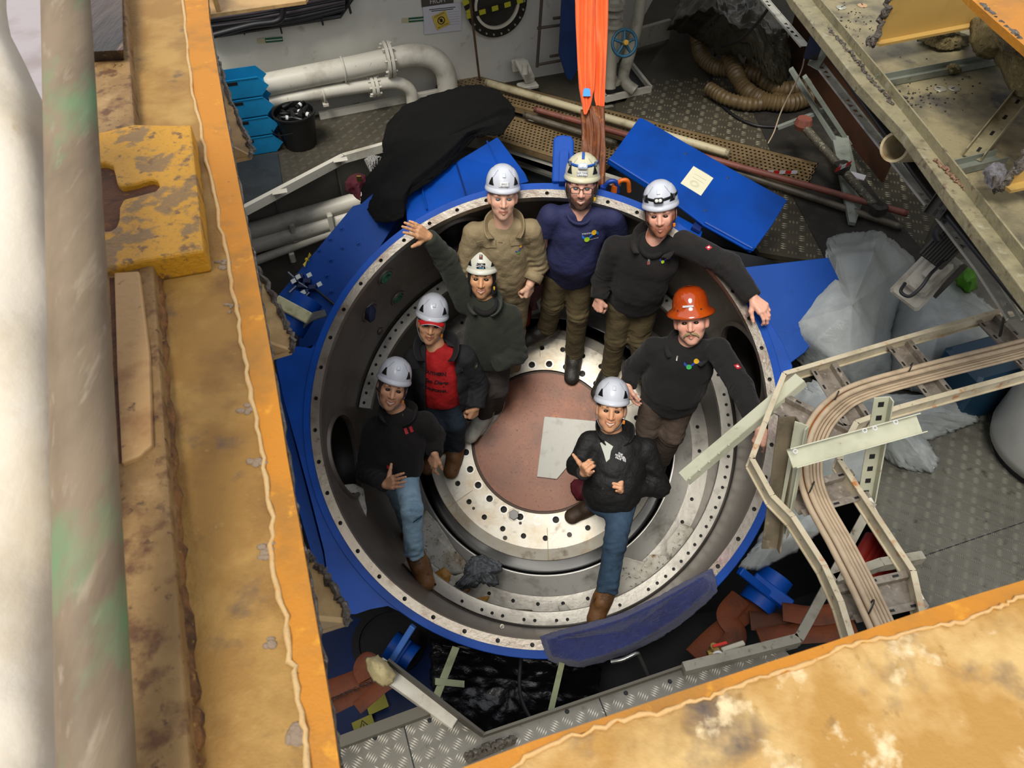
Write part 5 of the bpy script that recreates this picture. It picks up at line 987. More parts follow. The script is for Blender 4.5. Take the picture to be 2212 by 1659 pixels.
for k, (pts, c, h) in enumerate((([(1982, 85), (2010, 68), (2060, 64), (2098, 80), (2090, 98), (2060, 104), (2030, 106), (2005, 96)], (2045, 85), .05), ([(2098, 40), (2140, 20), (2300, 140), (2330, 260), (2190, 200), (2150, 125), (2110, 118), (2095, 90)], (2170, 110), .16), ([(2040, 148), (2052, 140), (2072, 142), (2076, 152), (2056, 156)], (2058, 147), .03))):
    tag(drape([PZ(x, y, PZP + .02 + (.1 if k == 1 else 0)) for x, y in pts], PZ(*c, PZP + h + (.1 if k == 1 else .02)), None, 10, 70, .03, 40, 30 + k).build('rock_wool', M_wool, smooth=180, solid=.01), ['torn rock wool piece lying under the upper cut plate', 'thick rock wool insulation along the right edge', 'small rock wool tuft on the channel bar'][k], 'insulation')
db = MB()
for k in range(150):
    x, y = [(1840 + RNG.normal(0, 25), 45 + RNG.normal(0, 22)), (1975 + RNG.normal(0, 35), 205 + RNG.normal(0, 14)), (2000 + RNG.normal(0, 60), 190 + RNG.normal(0, 30))][k % 3]
    o = PZ(x, y, PZP + .003); r = .0025 + .004*RNG.random(); db.ball(o, (r, r*.7, r*.6), 5, 3)
for x, y, l in ((1955, 210, .03), (1963, 225, .035), (1985, 266, .012)): o = PZ(x, y, PZP + .005); db.box(o, (l, .009, .008), (unit([1, -.8, 0]), unit([.8, 1, 0]), UP), .002)
tag(db.build('slag_grit', mat('grit', '#35332f', .5, .3)), 'dark slag grit scattered over the ceiling panel', 'grit', kind='stuff')
# pipe stub under the panel
pa_, pb_ = PD(1932, 318, 3.32), PD(2040, 318, 3.62); ps = thing('pipe_stub', pa_, 'open end of a cream painted pipe poking out under the ceiling panel', 'pipe')
x_ = unit(pb_ - pa_); y_ = unit(np.cross(UP, x_)); z_ = np.cross(x_, y_)
MB().lathe([(.054, .25), (.054, 0), (.066, 0), (.066, .33)], pa_, (y_, z_, x_), 28).build('pipe', mat('cream_pipe', '#b5a582', .5, layers=[(9, '#94805a', .48, .68), (25, '#7a4a2c', .62, .75)], bump=[(20, .2)]), ps, smooth=40)
# ================================================================ perforated cable tray, cables and brackets
def strip(P, w, zdrop, m, name, par, cell=.055):
    """side rail with cut-out triangles and squares; P polyline"""
    k = 0; shapes = [np.array([(-.5, -.5), (.5, -.5), (0, .5)]), np.array([(-.4, -.4), (.4, -.4), (.4, .4), (-.4, .4)]), np.array([(-.5, .5), (0, -.5), (.5, .5)])]
    for a, b in zip(P, P[1:]):
        L_ = np.linalg.norm(b - a); x = unit(b - a); y = unit(np.cross(UP, x)); n = max(1, int(L_/cell)); bb = MB(); hv = []
        for i in range(n):
            c = a + x*L_*(i + .5)/n; hx, hy = L_/n/2, w/2; q = [(-hx, -hy), (0, -hy), (hx, -hy), (hx, 0), (hx, hy), (0, hy), (-hx, hy), (-hx, 0)]
            if (k//4) % 2 == 0:
                s = shapes[k % 3]*np.array([hx*1.25, w*.5]); h = []
                for u, v in q: # nearest outline point by angle
                    best = min(((s[j]*(1-t) + s[(j+1) % len(s)]*t) for j in range(len(s)) for t in (0, .33, .66)), key=lambda z: -np.dot(unit(np.array([u, v])), unit(z)))
                    h.append(best)
                V = [c + x*u + y*v for u, v in q] + [c + x*u + y*v for u, v in h]; bb.add(V, [(j, (j+1) % 8, 8 + (j+1) % 8, 8 + j) for j in range(8)])
            else: bb.add([c + x*u + y*v for u, v in q], [tuple(range(8))])
            k += 1
        bb.build(name, m, par)
        for s in (-1, 1): MB().bar(a + y*s*w/2, b + y*s*w/2, .005, .012).build('rolled_edge', m, par)
tz = 1.56; M_try = mat('bright_galvanised', '#b4b3a8', .45, .4, layers=[(9, '#8d8a7e', .48, .7), (30, '#6a6558', .62, .75)])
ty = thing('perforated_tray', PZ(1800, 200, tz), 'perforated steel cable tray rail slanting along below the ceiling panel', 'cable tray')
strip(zpoly([(1640, -15), (1738, 100)], tz), .048, 0, M_try, 'perforated_rail', ty); strip(zpoly([(1764, 132), (1880, 280), (2010, 442)], tz), .052, 0, M_try, 'perforated_rail', ty); strip(zpoly([(2035, 470), (2120, 580), (2192, 690)], tz), .055, 0, M_try, 'perforated_rail', ty)
for k in range(6):
    o = k*7; P = arcpath([PZ(1688 + o, -20, tz + .05), PZ(1790 + o, 120, tz + .04 + .01*(k % 2)), PZ(1880 + o*.9, 245, tz + .03), PZ(1990 + o*.8, 395, tz + .03), PZ(2090 + o*.6, 520, tz + .05), PZ(2230 + o*.5, 690, tz + .05)])
    tag(MB().tube(P, .0125, 8).build('tray_cable', M_cbl, smooth=60), 'black cable of the bundle running behind the perforated tray', 'cable', 'black cables behind the tray')
M_dkst = mat('dark_strut', '#35332f', .45, .4, layers=[(9, '#4a4740', .5, .7)])
t = thing('hanger_bracket', PZ(1765, 110, tz), 'dark hanger bracket joining the two pieces of the perforated tray', 'bracket'); channel(PZ(1750, 128, tz + .02), PZ(1772, 60, tz + .3), .075, .03, M_dkst, 'hanger', t); MB().prism([PZ(1744, 140, tz), PZ(1766, 152, tz), PZ(1792, 110, tz + .05), PZ(1770, 80, tz + .05)], UP*.006).build('gusset', M_gal, t)
t = thing('slotted_bracket', PZ(2030, 450, tz), 'slotted hanger bracket with black cables looped round it', 'bracket'); channel(PZ(2015, 468, tz + .01), PZ(2055, 412, tz + .12), .075, .03, M_dkst, 'hanger', t, slots=3)
MB().tube(arcpath([PZ(2040, 455, tz + .05), PZ(2048, 470, tz), PZ(2032, 490, tz - .05), PZ(2024, 505, tz - .08), PZ(2030, 520, tz - .1)]), .02, 10).build('cable_loop', M_cbl, t, smooth=60)
tag(MB().tube(arcpath([PZ(1738, 125, tz), PZ(1728, 160, 1.42), PZ(1690, 235, 1.2), PZ(1672, 285, 1.1), PZ(1659, 310, 1.05)]), .004, 6).build('twine', mat('twine', '#a5927a', .8), smooth=60), 'frayed beige twine hanging from the perforated tray', 'twine')
# brown board, trestle and jacks below the tray
M_ply = mat('brown_board', '#4e2f1c', .6, layers=[(4, '#3a2315', .45, .7)])
tag(MB().prism([PZ(1690, 130, .1), PZ(1905, 395, .1), PZ(1905, 395, .1) + UP*.55, PZ(1690, 130, .1) + UP*.55], np.array([.02, .01, 0])).build('brown_board', M_ply), 'red brown board standing behind the trestle below the tray', 'board')
tr = thing('trestle', PZ(1790, 280, 0), 'grey green angle iron trestle standing below the perforated tray', 'trestle')
M_tre = mat('grey_green_angle', '#7f857c', .5, layers=[(6, '#666a60', .45, .7), (24, '#4b463b', .63, .75)])
for a, b, za, zb, w in (((1708, 148), (1812, 318), .75, .15, .045), ((1738, 165), (1836, 312), .75, .15, .045), ((1680, 276), (1785, 236), .25, .45, .035)): MB().bar(PZ(*a, za), PZ(*b, zb), w, .035, bev=.003).build('angle_bar', M_tre, tr)
MB().prism([PZ(1795, 300, .2), PZ(1830, 300, .2), PZ(1862, 440, .02), PZ(1846, 488, .02), PZ(1832, 486, .02)], UP*.03).build('leg_plate', M_tre, tr)
jk = thing('scaffold_jack', PZ(1800, 330, .1), 'speckled dark scaffold tube with couplers leaning below the trestle', 'scaffold tube')
M_spk = mat('speckled_tube', '#4a4538', .6, layers=[(60, '#8b8670', .56, .64), (9, '#2f2b22', .5, .7)])
MB().tube([PZ(1738, 275, .35), PZ(1905, 462, .1)], .034, 14).build('tube', M_spk, jk, smooth=60); MB().lathe([(0, .05), (.06, .05), (.075, 0), (.06, -.04), (0, -.04)], PZ(1735, 268, .36), n=12).build('base_cup', M_rtube, jk)
for x, y, z in ((1818, 362, .25), (1898, 452, .12)): MB().box(PZ(x, y, z), (.12, .1, .1), (SD, TD, UP), .02).build('coupler', M_dkst, jk)
striped(PZ(1805, 368, .32), PZ(1838, 352, .3), .035, 3, 'barrier_tape', 'red and white tape wrapped on the scaffold tube', (mat('red_tape', '#b3241c', .5), M_paper), UP)
striped(PZ(1645, 372, .09), PZ(1722, 372, .09), .03, 6, 'barrier_tape', 'red and white tape lying on the long perforated plank', (mat('red_tape', ''), M_paper), UP)
tag(MB().box(PZ(1852, 380, .2), (.12, .08, .006), tilt(-30, AX, np.array([0, 1., 0])) + (UP,)).build('white_card', M_paper), 'small white card hanging at the scaffold coupler', 'card')
# ================================================================ ribbed hoses and clear plastic sheet at the back
M_hose = mat('ribbed_brown_hose', '#6a5738', .5, layers=[(5, '#4d3f28', .45, .7)])
def ribbed(P, r, label):
    C_ = arcpath(P, 22); R_ = [r*(1 + .1*math.sin(i*1.9)) for i in range(len(C_))]; return tag(MB().tube(C_, R_, 14).build('ribbed_hose', M_hose, smooth=50), label, 'hose', 'ribbed hoses on the back floor')
h0 = .09
ribbed([PZ(1507, 80, h0 + .1), PZ(1515, 120, h0), PZ(1545, 145, h0), PZ(1590, 152, h0 + .05), PZ(1650, 165, h0 + .12)], .075, 'ribbed brown hose at the left of the hose heap')
ribbed([PZ(1575, 120, h0 + .12), PZ(1590, 160, h0 + .1), PZ(1612, 195, h0 + .02), PZ(1655, 218, h0), PZ(1710, 222, h0), PZ(1760, 205, h0)], .075, 'ribbed brown hose curving along the front of the hose heap')
ribbed([PZ(1625, 130, h0 + .1), PZ(1645, 170, h0 + .08), PZ(1690, 192, h0 + .06), PZ(1750, 185, h0 + .06)], .07, 'ribbed brown hose at the right of the hose heap')
ribbed([PZ(1530, 190, h0), PZ(1575, 215, h0), PZ(1640, 225, h0 - .02), PZ(1700, 205, h0)], .06, 'dusty ribbed hose at the bottom of the heap')
tag(MB().tube(arcpath([PZ(1548, 110, .14), PZ(1534, 150, .04), PZ(1540, 200, .02), PZ(1580, 245, .02), PZ(1630, 270, .02), PZ(1680, 275, .02)]), .014, 8).build('floor_cable', M_cbl, smooth=60), 'thin black cable curling in front of the ribbed hoses', 'cable')
tag(MB().tube(arcpath([PZ(1560, 100, .5), PZ(1600, 85, .75), PZ(1640, 45, 1.0), PZ(1668, 5, 1.2)]), .013, 8).build('hanging_cable', M_cbl, smooth=60), 'black cable rising from the clear plastic sheet to the tray', 'cable')
M_clear = mat('clear_film', '#3d3b2b', .15, layers=[(5, '#2a281c', .45, .7)], bump=[(16, .8), (50, .5)], spec=.6, coat=.4, alpha=.8)
def Zb(x, y, z): return PZ(x, y, z)
tag(drape([Zb(1440, 60, .2), Zb(1490, -50, .3), Zb(1640, -50, .5), Zb(1700, 60, .5), Zb(1712, 120, .4), Zb(1708, 160, .25), Zb(1690, 185, .2), Zb(1668, 170, .3), Zb(1630, 135, .4), Zb(1590, 115, .4), Zb(1545, 112, .3), Zb(1500, 75, .25)], Zb(1590, 50, .75), None, 22, 150, .12, 9, 41).build('plastic_sheet', M_clear, smooth=180, solid=.003), 'crumpled cloudy clear plastic sheet over the ribbed hoses', 'plastic sheet')
# ================================================================ grey plastic bags and sheet at the right
M_bag = mat('pale_grey_polythene', '#9ba09f', .34, layers=[(3, '#858a8a', .48, .72), (22, '#8a7c62', .72, .8)], bump=[(6, .35), (18, .2)], coat=.15)
def bag(bn, c, amp, fr, seed, label, mid=None, na=160, nr=22): return tag(drape([PZ(*p) for p in bn], PZ(*c), [PZ(*p) for p in mid] if mid else None, nr, na, amp, fr, seed).build('plastic_bag', M_bag, smooth=60, solid=.004), label, 'plastic bag', 'grey plastic at the right')
bag([(1662, 692, .28), (1715, 640, .34), (1790, 585, .40), (1785, 545, .35), (1787, 515, .30), (1810, 503, .25), (1860, 500, .3), (1902, 496, .4), (1935, 520, .35), (1980, 560, .25), (1950, 640, .2), (1930, 720, .15), (1925, 800, .12), (1850, 850, .08), (1780, 830, .1), (1720, 775, .15), (1680, 742, .2)], (1840, 660, .62), .075, 3.4, 51, 'large pale grey plastic bag piled up beside the right rim of the well', mid=[(1730, 690, .45), (1760, 650, .5), (1805, 605, .58), (1810, 570, .55), (1812, 545, .52), (1825, 540, .52), (1860, 535, .56), (1890, 540, .62), (1900, 560, .58), (1915, 590, .55), (1905, 640, .5), (1895, 690, .48), (1885, 740, .42), (1840, 770, .4), (1800, 760, .4), (1760, 735, .42), (1738, 715, .42)])
bag([(1925, 640, .15), (1990, 560, .25), (2060, 600, .2), (2150, 660, .12), (2200, 720, .08), (2160, 800, .05), (2090, 830, .03), (1990, 850, .03), (1920, 830, .04), (1905, 740, .1)], (2020, 700, .36), .08, 4.2, 52, 'second grey plastic bag behind the floodlight', na=130, nr=18)
bag([(1715, 830, .2), (1760, 820, .3), (1850, 840, .28), (1960, 850, .2), (2080, 850, .12), (2120, 880, .02), (2118, 910, .02), (2060, 930, .02), (2005, 950, .02), (2030, 990, .02), (2015, 1020, .02), (1950, 1010, .02), (1900, 980, .02), (1885, 1040, .02), (1800, 1060, .0), (1720, 1040, .0), (1705, 930, .08)], (1850, 910, .34), .07, 4.2, 53, 'wide grey plastic sheet on the floor under the cable ladder', na=170, nr=20)
bag([(1710, 1080, -.15), (1770, 1100, -.12), (1772, 1150, -.2), (1720, 1190, -.25), (1640, 1232, -.3), (1595, 1225, -.3), (1620, 1190, -.2), (1660, 1130, -.15)], (1690, 1150, -.1), .05, 6, 54, 'grey plastic sheet end hanging below the ladder bend', na=80, nr=12)
# floodlight
fl_ = thing('floodlight', PD(2000, 600, 3.6), 'old white rimmed floodlight with a black heat sink hung under the tray', 'floodlight')
u_ = unit(PD(2065, 560, 3.5) - PD(1985, 640, 3.6)); c_ = PD(2000, 600, 3.6); v_ = unit(np.cross(u_, unit(CAM - c_))); v_ = -v_; w_ = np.cross(u_, v_)
if w_ @ (CAM - c_) < 0: w_ = -w_
M_lmp = mat('grubby_white_lamp', '#a9a498', .5, layers=[(6, '#7d776a', .45, .68), (25, '#5b4f3f', .62, .74)])
MB().box(c_ - w_*.02, (.30, .17, .05), (u_, v_, w_), .02).build('rim', M_lmp, fl_); MB().box(c_ - w_*.055, (.28, .16, .03), (u_, v_, w_), .01).build('glass', mat('pale_glass', '#b8d6d6', .15, trans=.3), fl_)
MB().box(c_ + w_*.03 + u_*.02, (.20, .12, .06), (u_, v_, w_), .02).build('back_shell', M_lmp, fl_); MB().box(c_ + w_*.07 + u_*.05, (.1, .055, .04), (u_, v_, w_), .006).build('junction_box', M_lmp, fl_)
hs = PD(2035, 538, 3.45)
for k in range(9): MB().box(hs + v_*(k - 4)*.014, (.14, .004, .07), (u_, v_, w_)).build('heat_fin', M_dkst, fl_)
MB().box(hs - w_*.02, (.15, .13, .03), (u_, v_, w_), .005).build('driver_box', M_dkst, fl_)
MB().tube(arcpath([PD(2040, 565, 3.4), PD(2012, 590, 3.35), PD(1990, 620, 3.35), PD(1965, 640, 3.38), PD(1946, 630, 3.42), PD(1955, 612, 3.45)]), .008, 8).build('lamp_cable', M_cbl, fl_, smooth=60)
MB().bar(PD(2020, 640, 3.62), PD(2085, 575, 3.5), .02, .05, up=w_).build('yoke', M_dkst, fl_)
tag(drape([PZ(x, y, .25) for x, y in ((2060, 590), (2085, 575), (2108, 590), (2112, 620), (2095, 632), (2068, 615))], PZ(2088, 605, .4), None, 8, 40, .05, 16, 61).build('green_jacket', mat('lime_fabric', '#4d8a12', .6, layers=[(9, '#2f5a0c', .45, .7)]), smooth=180, solid=.005), 'lime green fabric bundle behind the tray at the right', 'fabric')
# white tank at the right edge
tk = PZ(2262, 985, 0); tn = thing('white_tank', tk, 'grey white round tank at the right edge on the tread floor', 'tank')
MB().lathe([(.0, .03), (.27, .03), (.34, .07), (.36, .14), (.36, .62), (.33, .7), (0, .72)], tk, n=40).build('shell', mat('tank_white', '#9f9f9b', .4, layers=[(4, '#8a8a86', .5, .75)]), tn, smooth=50); MB().lathe([(.3, 0), (.3, .08)], tk, n=30).build('base_ring', M_dark, tn)
tag(MB().box(PZ(2120, 815, .2), (.5, .3, .4), (SD, TD, UP), .02).build('blue_cabinet', mat('petrol_cabinet', '#0d3147', .5)), 'dark petrol blue cabinet behind the cable ladder', 'cabinet')
# ================================================================ bent cable ladder with its cables and brackets
M_lad = mat('rusty_galvanised', '#bdb298', .5, .15, layers=[(5, '#a0947a', .45, .68), (14, '#a8672c', .6, .72), (40, '#6d5f4a', .62, .74)], bump=[(30, .12)])
M_rung = mat('mottled_galvanised', '#8a8175', .45, .35, layers=[(14, '#6e655a', .45, .62), (40, '#a89f94', .58, .7), (6, '#8a6238', .64, .76)], bump=[(40, .12)])
LZ = 1.10
ld = thing('cable_ladder', PZ(1800, 950, LZ), 'bent rusty galvanised cable ladder crossing at the right', 'cable ladder')
OR_ = [(2250, 652), (2170, 676), (1930, 745), (1690, 817), (1655, 905), (1620, 1000), (1664, 1080), (1708, 1125), (1775, 1230), (1810, 1308), (1838, 1400)]
IR_ = [(2290, 790), (2212, 814), (2080, 850), (1935, 890), (1845, 922), (1824, 960), (1808, 1003), (1862, 1085), (1965, 1242), (1985, 1335), (2000, 1400)]
for R_, nm in ((OR_, 'outer_rail'), (IR_, 'inner_rail')):
    Q = zpoly(R_, LZ)
    for a, b in zip(Q, Q[1:]):
        MB().bar(a, b, .006, .062).build(nm, M_lad, ld)
        for dz in (-.03, .03): x = unit(b - a); y = np.cross(UP, x); MB().bar(a + UP*dz, b + UP*dz, .022, .005).build('rail_lip', M_lad, ld)
def rung(a, b, w, slots=4):
    p, q = PZ(*a, LZ - .024), PZ(*b, LZ - .024); x = unit(q - p); y = np.cross(UP, x); L_ = np.linalg.norm(q - p)
    MB().bar(p + UP*.0, q + UP*.0, w, .004).build('rung', M_rung, ld)
    for s in (-1, 1):
        MB().bar(p + y*s*w/2 + UP*.014, q + y*s*w/2 + UP*.014, .004, .03).build('rung_side', M_rung, ld)
        MB().bar(p + y*s*(w/2 + .012) + UP*.028, q + y*s*(w/2 + .012) + UP*.028, .026, .003).build('rung_lip', M_rung, ld)
        for k in range(slots): c = p + x*L_*(k + .6)/(slots + .2) + y*s*(w/2 + .012) + UP*.0302; MB().box(c, (.024, .009, .0012), (x, y, UP), .0005).build('slot', M_hole, ld)
rung((1772, 795), (1852, 925), .085); rung((1935, 748), (2030, 868), .085); rung((2125, 692), (2235, 805), .085); rung((1682, 880), (1828, 958), .085, 3); rung((1712, 1092), (1855, 1052), .085, 3); rung((1822, 1312), (1975, 1278), .09, 3)
M_cab = mat('beige_cable', '#a8957c', .55, layers=[(8, '#8d7b64', .48, .7), (20, '#a9702e', .7, .78)]); M_cao = mat('orange_cable', '#c96a1e', .5, layers=[(8, '#a8541a', .5, .7)])
CP = [(2330, 700), (2212, 735), (2000, 788), (1850, 830), (1785, 868), (1742, 925), (1726, 1005), (1742, 1080), (1795, 1180), (1845, 1280), (1895, 1390)]
def lcable(dx, dz, r, m, label, g):
    P = zpoly(CP, LZ + dz); out = []
    for i, p in enumerate(P):
        tn_ = unit(P[min(i+1, len(P)-1)] - P[max(i-1, 0)]); out.append(p + np.cross(UP, tn_)*dx)
    return tag(MB().tube(arcpath(out, 7), r, 10).build('ladder_cable', m, smooth=60), label, 'cable', g)
lcable(0, .045, .0115, M_cab, 'thick beige cable on top of the bundle, the outer of the pair on the ladder', None); lcable(.027, .045, .0115, M_cab, 'thick beige cable on top of the bundle, the inner of the pair on the ladder', None)
for k in range(5): lcable(.03 + .0135*k, .016, .0065, M_cab, 'thin beige cable in the lower layer on the cable ladder', 'thin cables on the ladder')
lcable(.056, .004, .008, M_cao, 'orange cable at the outer side of the ladder bundle', None); lcable(.012, .02, .008, M_cao, 'orange cable under the pair of thick beige cables', None)
for x, y in ((1806, 858), (1965, 797), (1735, 940), (1752, 1055), (1880, 1312)):
    o = PZ(x, y, LZ + .045); tag(MB().torus(o, (SD*.0 + unit(np.array([.5, .8, 0])), UP, unit(np.array([.8, -.5, 0]))), .028, .003, 18, 5).build('cable_tie', M_dkst, smooth=60), 'metal cable tie round the thick ladder cables', 'cable tie', 'cable ties on the ladder')
# brackets above the ladder
M_pale = mat('pale_green_bracket', '#b0b09a', .45, layers=[(5, '#999a84', .48, .7), (20, '#8a6a42', .66, .76)])
def ang(p, q, w, m, label, up, slots=0, cat='bracket', lf=.6):
    t = thing('angle_bracket', p, label, cat); x = unit(q - p); y = unit(np.cross(up, x)); z = np.cross(x, y); L_ = np.linalg.norm(q - p)
    MB().bar(p, q, w, .005, up=z).build('wide_leg', m, t); MB().bar(p + y*w/2 + z*w*lf/2, q + y*w/2 + z*w*lf/2, .005, w*lf, up=z).build('narrow_leg', m, t)
    for k in range(slots): MB().box(p + x*L_*(k + .5)/slots + z*.003, (.022, .02, .002), (x, y, z), .0009).build('slot', M_hole, t)
    return t
vw = unit(CAM - PZ(1800, 950, LZ))
ang(PD(1700, 900, 2.72), PD(1662, 1185, 2.95), .062, mat('stained_bracket', '#6f6450', .5, .2, layers=[(6, '#4a4234', .45, .68), (14, '#9a8f78', .6, .74)]), 'stained dark angle bracket standing on the ladder bend', unit(vw + AX*.35), 0)
ang(PD(1732, 915, 2.66), PD(1690, 1150, 2.92), .05, M_pale, 'pale angle bracket beside the stained one on the ladder bend', unit(vw - AX*.3), 0)
ang(PD(1905, 858, 2.66), PD(1868, 1075, 2.92), .055, M_pale, 'pale slotted angle bracket on the inner side of the ladder', unit(vw + AX*.3), 8)
t = thing('cross_channel', PD(1830, 950, 2.55), 'pale cross channel laid over the ladder brackets', 'channel'); channel(PD(1706, 992, 2.55), PD(1985, 915, 2.62), .066, .03, M_pale, 'cross', t, up=unit(vw))
for x, y in ((1718, 975), (1868, 930), (1890, 925), (1935, 912)): MB().torus(PD(x, y, 2.52), (AX, AU, -AF), .007, .002, 10, 5).build('hole_rim', M_paper, t)
t = thing('diagonal_channel', PD(1600, 920, 3.2), 'long pale green channel reaching diagonally into the well', 'channel'); channel(PD(1474, 1030, 3.25), PD(1728, 815, 3.18), .055, .04, M_pale, 'diagonal', t, up=unit(-vw + .75*(AX*.64 - AU*.77)))
for k in range(11): MB().ball(PD(1490 + 21*k, 1033 - 18*k, 3.2), (.006, .006, .003), 6, 4).build('punched_dimple', M_pale, t)
tag(MB().tube([PZ(2195, 600, LZ + .5), PZ(2168, 690, LZ + .15), PZ(2160, 725, LZ + .02)], .007, 8).build('hanging_strap', M_dkst, smooth=60), 'dark strap hanging from the tray to the cable ladder', 'strap')
# ================================================================ poses: joints as (pixel x, pixel y, distance into the room)
# joints: (px,py,Y). side l = image left, r = image right
PPL = {
'KC': dict(eye=(1088,433,3.78), neck=(1090,484,3.86), shl=(1024,500,3.86), shr=(1148,494,3.85), ell=(1000,585,3.86), wrl=(1015,660,3.82), elr=(1163,572,3.9), wrr=(1143,618,3.8), pel=(1098,618,3.98), hpl=(1080,626,3.98), hpr=(1118,626,3.98), knl=(1080,720,4.0), knr=(1112,718,4.0), anl=(1082,800,4.04), anr=(1105,795,4.04)),
'BT': dict(eye=(1256,410,3.8), neck=(1252,454,3.87), shl=(1190,464,3.88), shr=(1324,466,3.86), ell=(1168,518,3.93), wrl=(1205,565,4.04), elr=(1338,530,3.95), wrr=(1290,580,4.06), pel=(1232,582,4.0), hpl=(1206,590,4.0), hpr=(1256,590,4.0), knl=(1193,655,4.04), knr=(1248,675,4.0), anl=(1182,706,4.20), anr=(1241,759,4.15)),
'BF': dict(eye=(1425,470,3.62), neck=(1410,522,3.7), shl=(1330,532,3.75), shr=(1478,522,3.64), ell=(1302,600,3.84), wrl=(1293,648,3.74), elr=(1572,572,3.42), wrr=(1630,648,3.21), pel=(1370,642,3.86), hpl=(1342,652,3.86), hpr=(1392,652,3.86), knl=(1330,730,3.88), knr=(1380,730,3.86), anl=(1319,798,3.98), anr=(1392,815,3.9)),
'OS': dict(eye=(1039,606,3.72), neck=(1050,652,3.74), shl=(1005,650,3.76), shr=(1102,678,3.72), ell=(962,558,3.78), wrl=(922,508,3.70), elr=(1117,765,3.66), wrr=(1070,790,3.50), pel=(1056,768,3.72), hpl=(1036,778,3.72), hpr=(1078,778,3.72), knl=(1052,842,3.63), knr=(1078,840,3.66), anl=(1046,893,3.70), anr=(1068,880,3.82)),
'RS': dict(eye=(931,707,3.54), neck=(944,750,3.56), shl=(898,772,3.55), shr=(1002,768,3.55), ell=(886,838,3.58), wrl=(905,890,3.50), elr=(1031,830,3.56), wrr=(1028,884,3.42), pel=(956,858,3.53), hpl=(936,866,3.52), hpr=(978,866,3.52), knl=(948,918,3.45), knr=(985,915,3.42), anl=(955,965,3.58), anr=(984,962,3.52)),
'OH': dict(eye=(1491,700,3.28), neck=(1486,750,3.31), shl=(1414,750,3.36), shr=(1552,752,3.22), ell=(1370,795,3.46), wrl=(1356,835,3.32), elr=(1602,840,2.92), wrr=(1642,930,2.62), pel=(1446,858,3.36), hpl=(1414,868,3.36), hpr=(1468,872,3.34), knl=(1398,925,3.32), knr=(1452,938,3.28), anl=(1400,978,3.50), anr=(1426,992,3.44)),
'FM': dict(eye=(1321,891,3.00), neck=(1324,938,3.00), shl=(1274,950,2.98), shr=(1396,965,2.96), ell=(1247,1005,2.86), wrl=(1263,1022,2.70), elr=(1424,1052,2.82), wrr=(1344,1056,2.72), pel=(1320,1072,2.76), hpl=(1298,1080,2.76), hpr=(1344,1084,2.74), knl=(1292,1084,2.94), knr=(1328,1175,2.47), anl=(1287,1088,3.10), anr=(1311,1275,2.27)),
'FL': dict(eye=(849,846,3.12), neck=(862,894,3.13), shl=(808,922,3.10), shr=(918,908,3.10), ell=(790,1020,2.92), wrl=(836,1048,2.72), elr=(938,940,3.14), wrr=(939,983,2.98), pel=(854,1015,2.95), hpl=(840,1022,2.95), hpr=(874,1024,2.93), knl=(866,1080,2.96), knr=(890,1100,2.62), anl=(885,1140,3.02), anr=(895,1198,2.49)),
}
# ---------------------------------------------------------------- implicit surfaces -> meshes
f32 = np.float32
def nrm_(Q): return np.sqrt(np.einsum('ij,ij->i', Q, Q))
def d_cone(P, a, b, ra, rb, sq=None):
    a = np.asarray(a, f32); ba = np.asarray(b, f32) - a; Q = P - a
    if sq is not None:
        s0 = np.asarray(sq[0], f32); k = f32(sq[1] - 1); Q = Q + np.outer(Q @ s0, s0)*k; ba = ba + s0*(ba @ s0)*k
    t = np.clip(Q @ (ba/f32(ba @ ba + 1e-12)), 0, 1); Q -= t[:, None]*ba; return nrm_(Q) - (f32(ra) + f32(rb - ra)*t)
def d_ell(P, c, A, r):
    q = P - np.asarray(c, f32)
    if A is not E3: q = q @ np.asarray(A, f32).T
    q /= np.asarray(r, f32); k0 = nrm_(q); q /= np.asarray(r, f32); return k0*(k0 - 1)/(nrm_(q) + f32(1e-9))
def smin(a, b, k): h = np.clip(f32(.5) + f32(.5/k)*(b - a), 0, 1); return b + h*(a - b - f32(k)*(1 - h))
def smax(a, b, k): return -smin(-a, -b, k)
E3 = np.eye(3)
class Folds:
    def __init__(s, seed, fr, n=5):
        r = np.random.default_rng(seed); d = r.normal(size=(n, 3)); d /= np.linalg.norm(d, axis=1)[:, None]; s.k = d*(fr*(1 + .7*r.random(n)))[:, None]; s.ph = r.random(n)*6.28; s.k2 = (r.normal(size=(n, 3))*fr*.5).astype(f32); s.k = s.k.astype(f32); s.ph = s.ph.astype(f32)
    def __call__(s, P): # ridged sum with warped phase
        w = np.sin(P @ s.k2.T); return 1 - f32(1.6/len(s.ph))*np.abs(np.sin(P @ s.k.T + s.ph + f32(.9)*w)).sum(1)
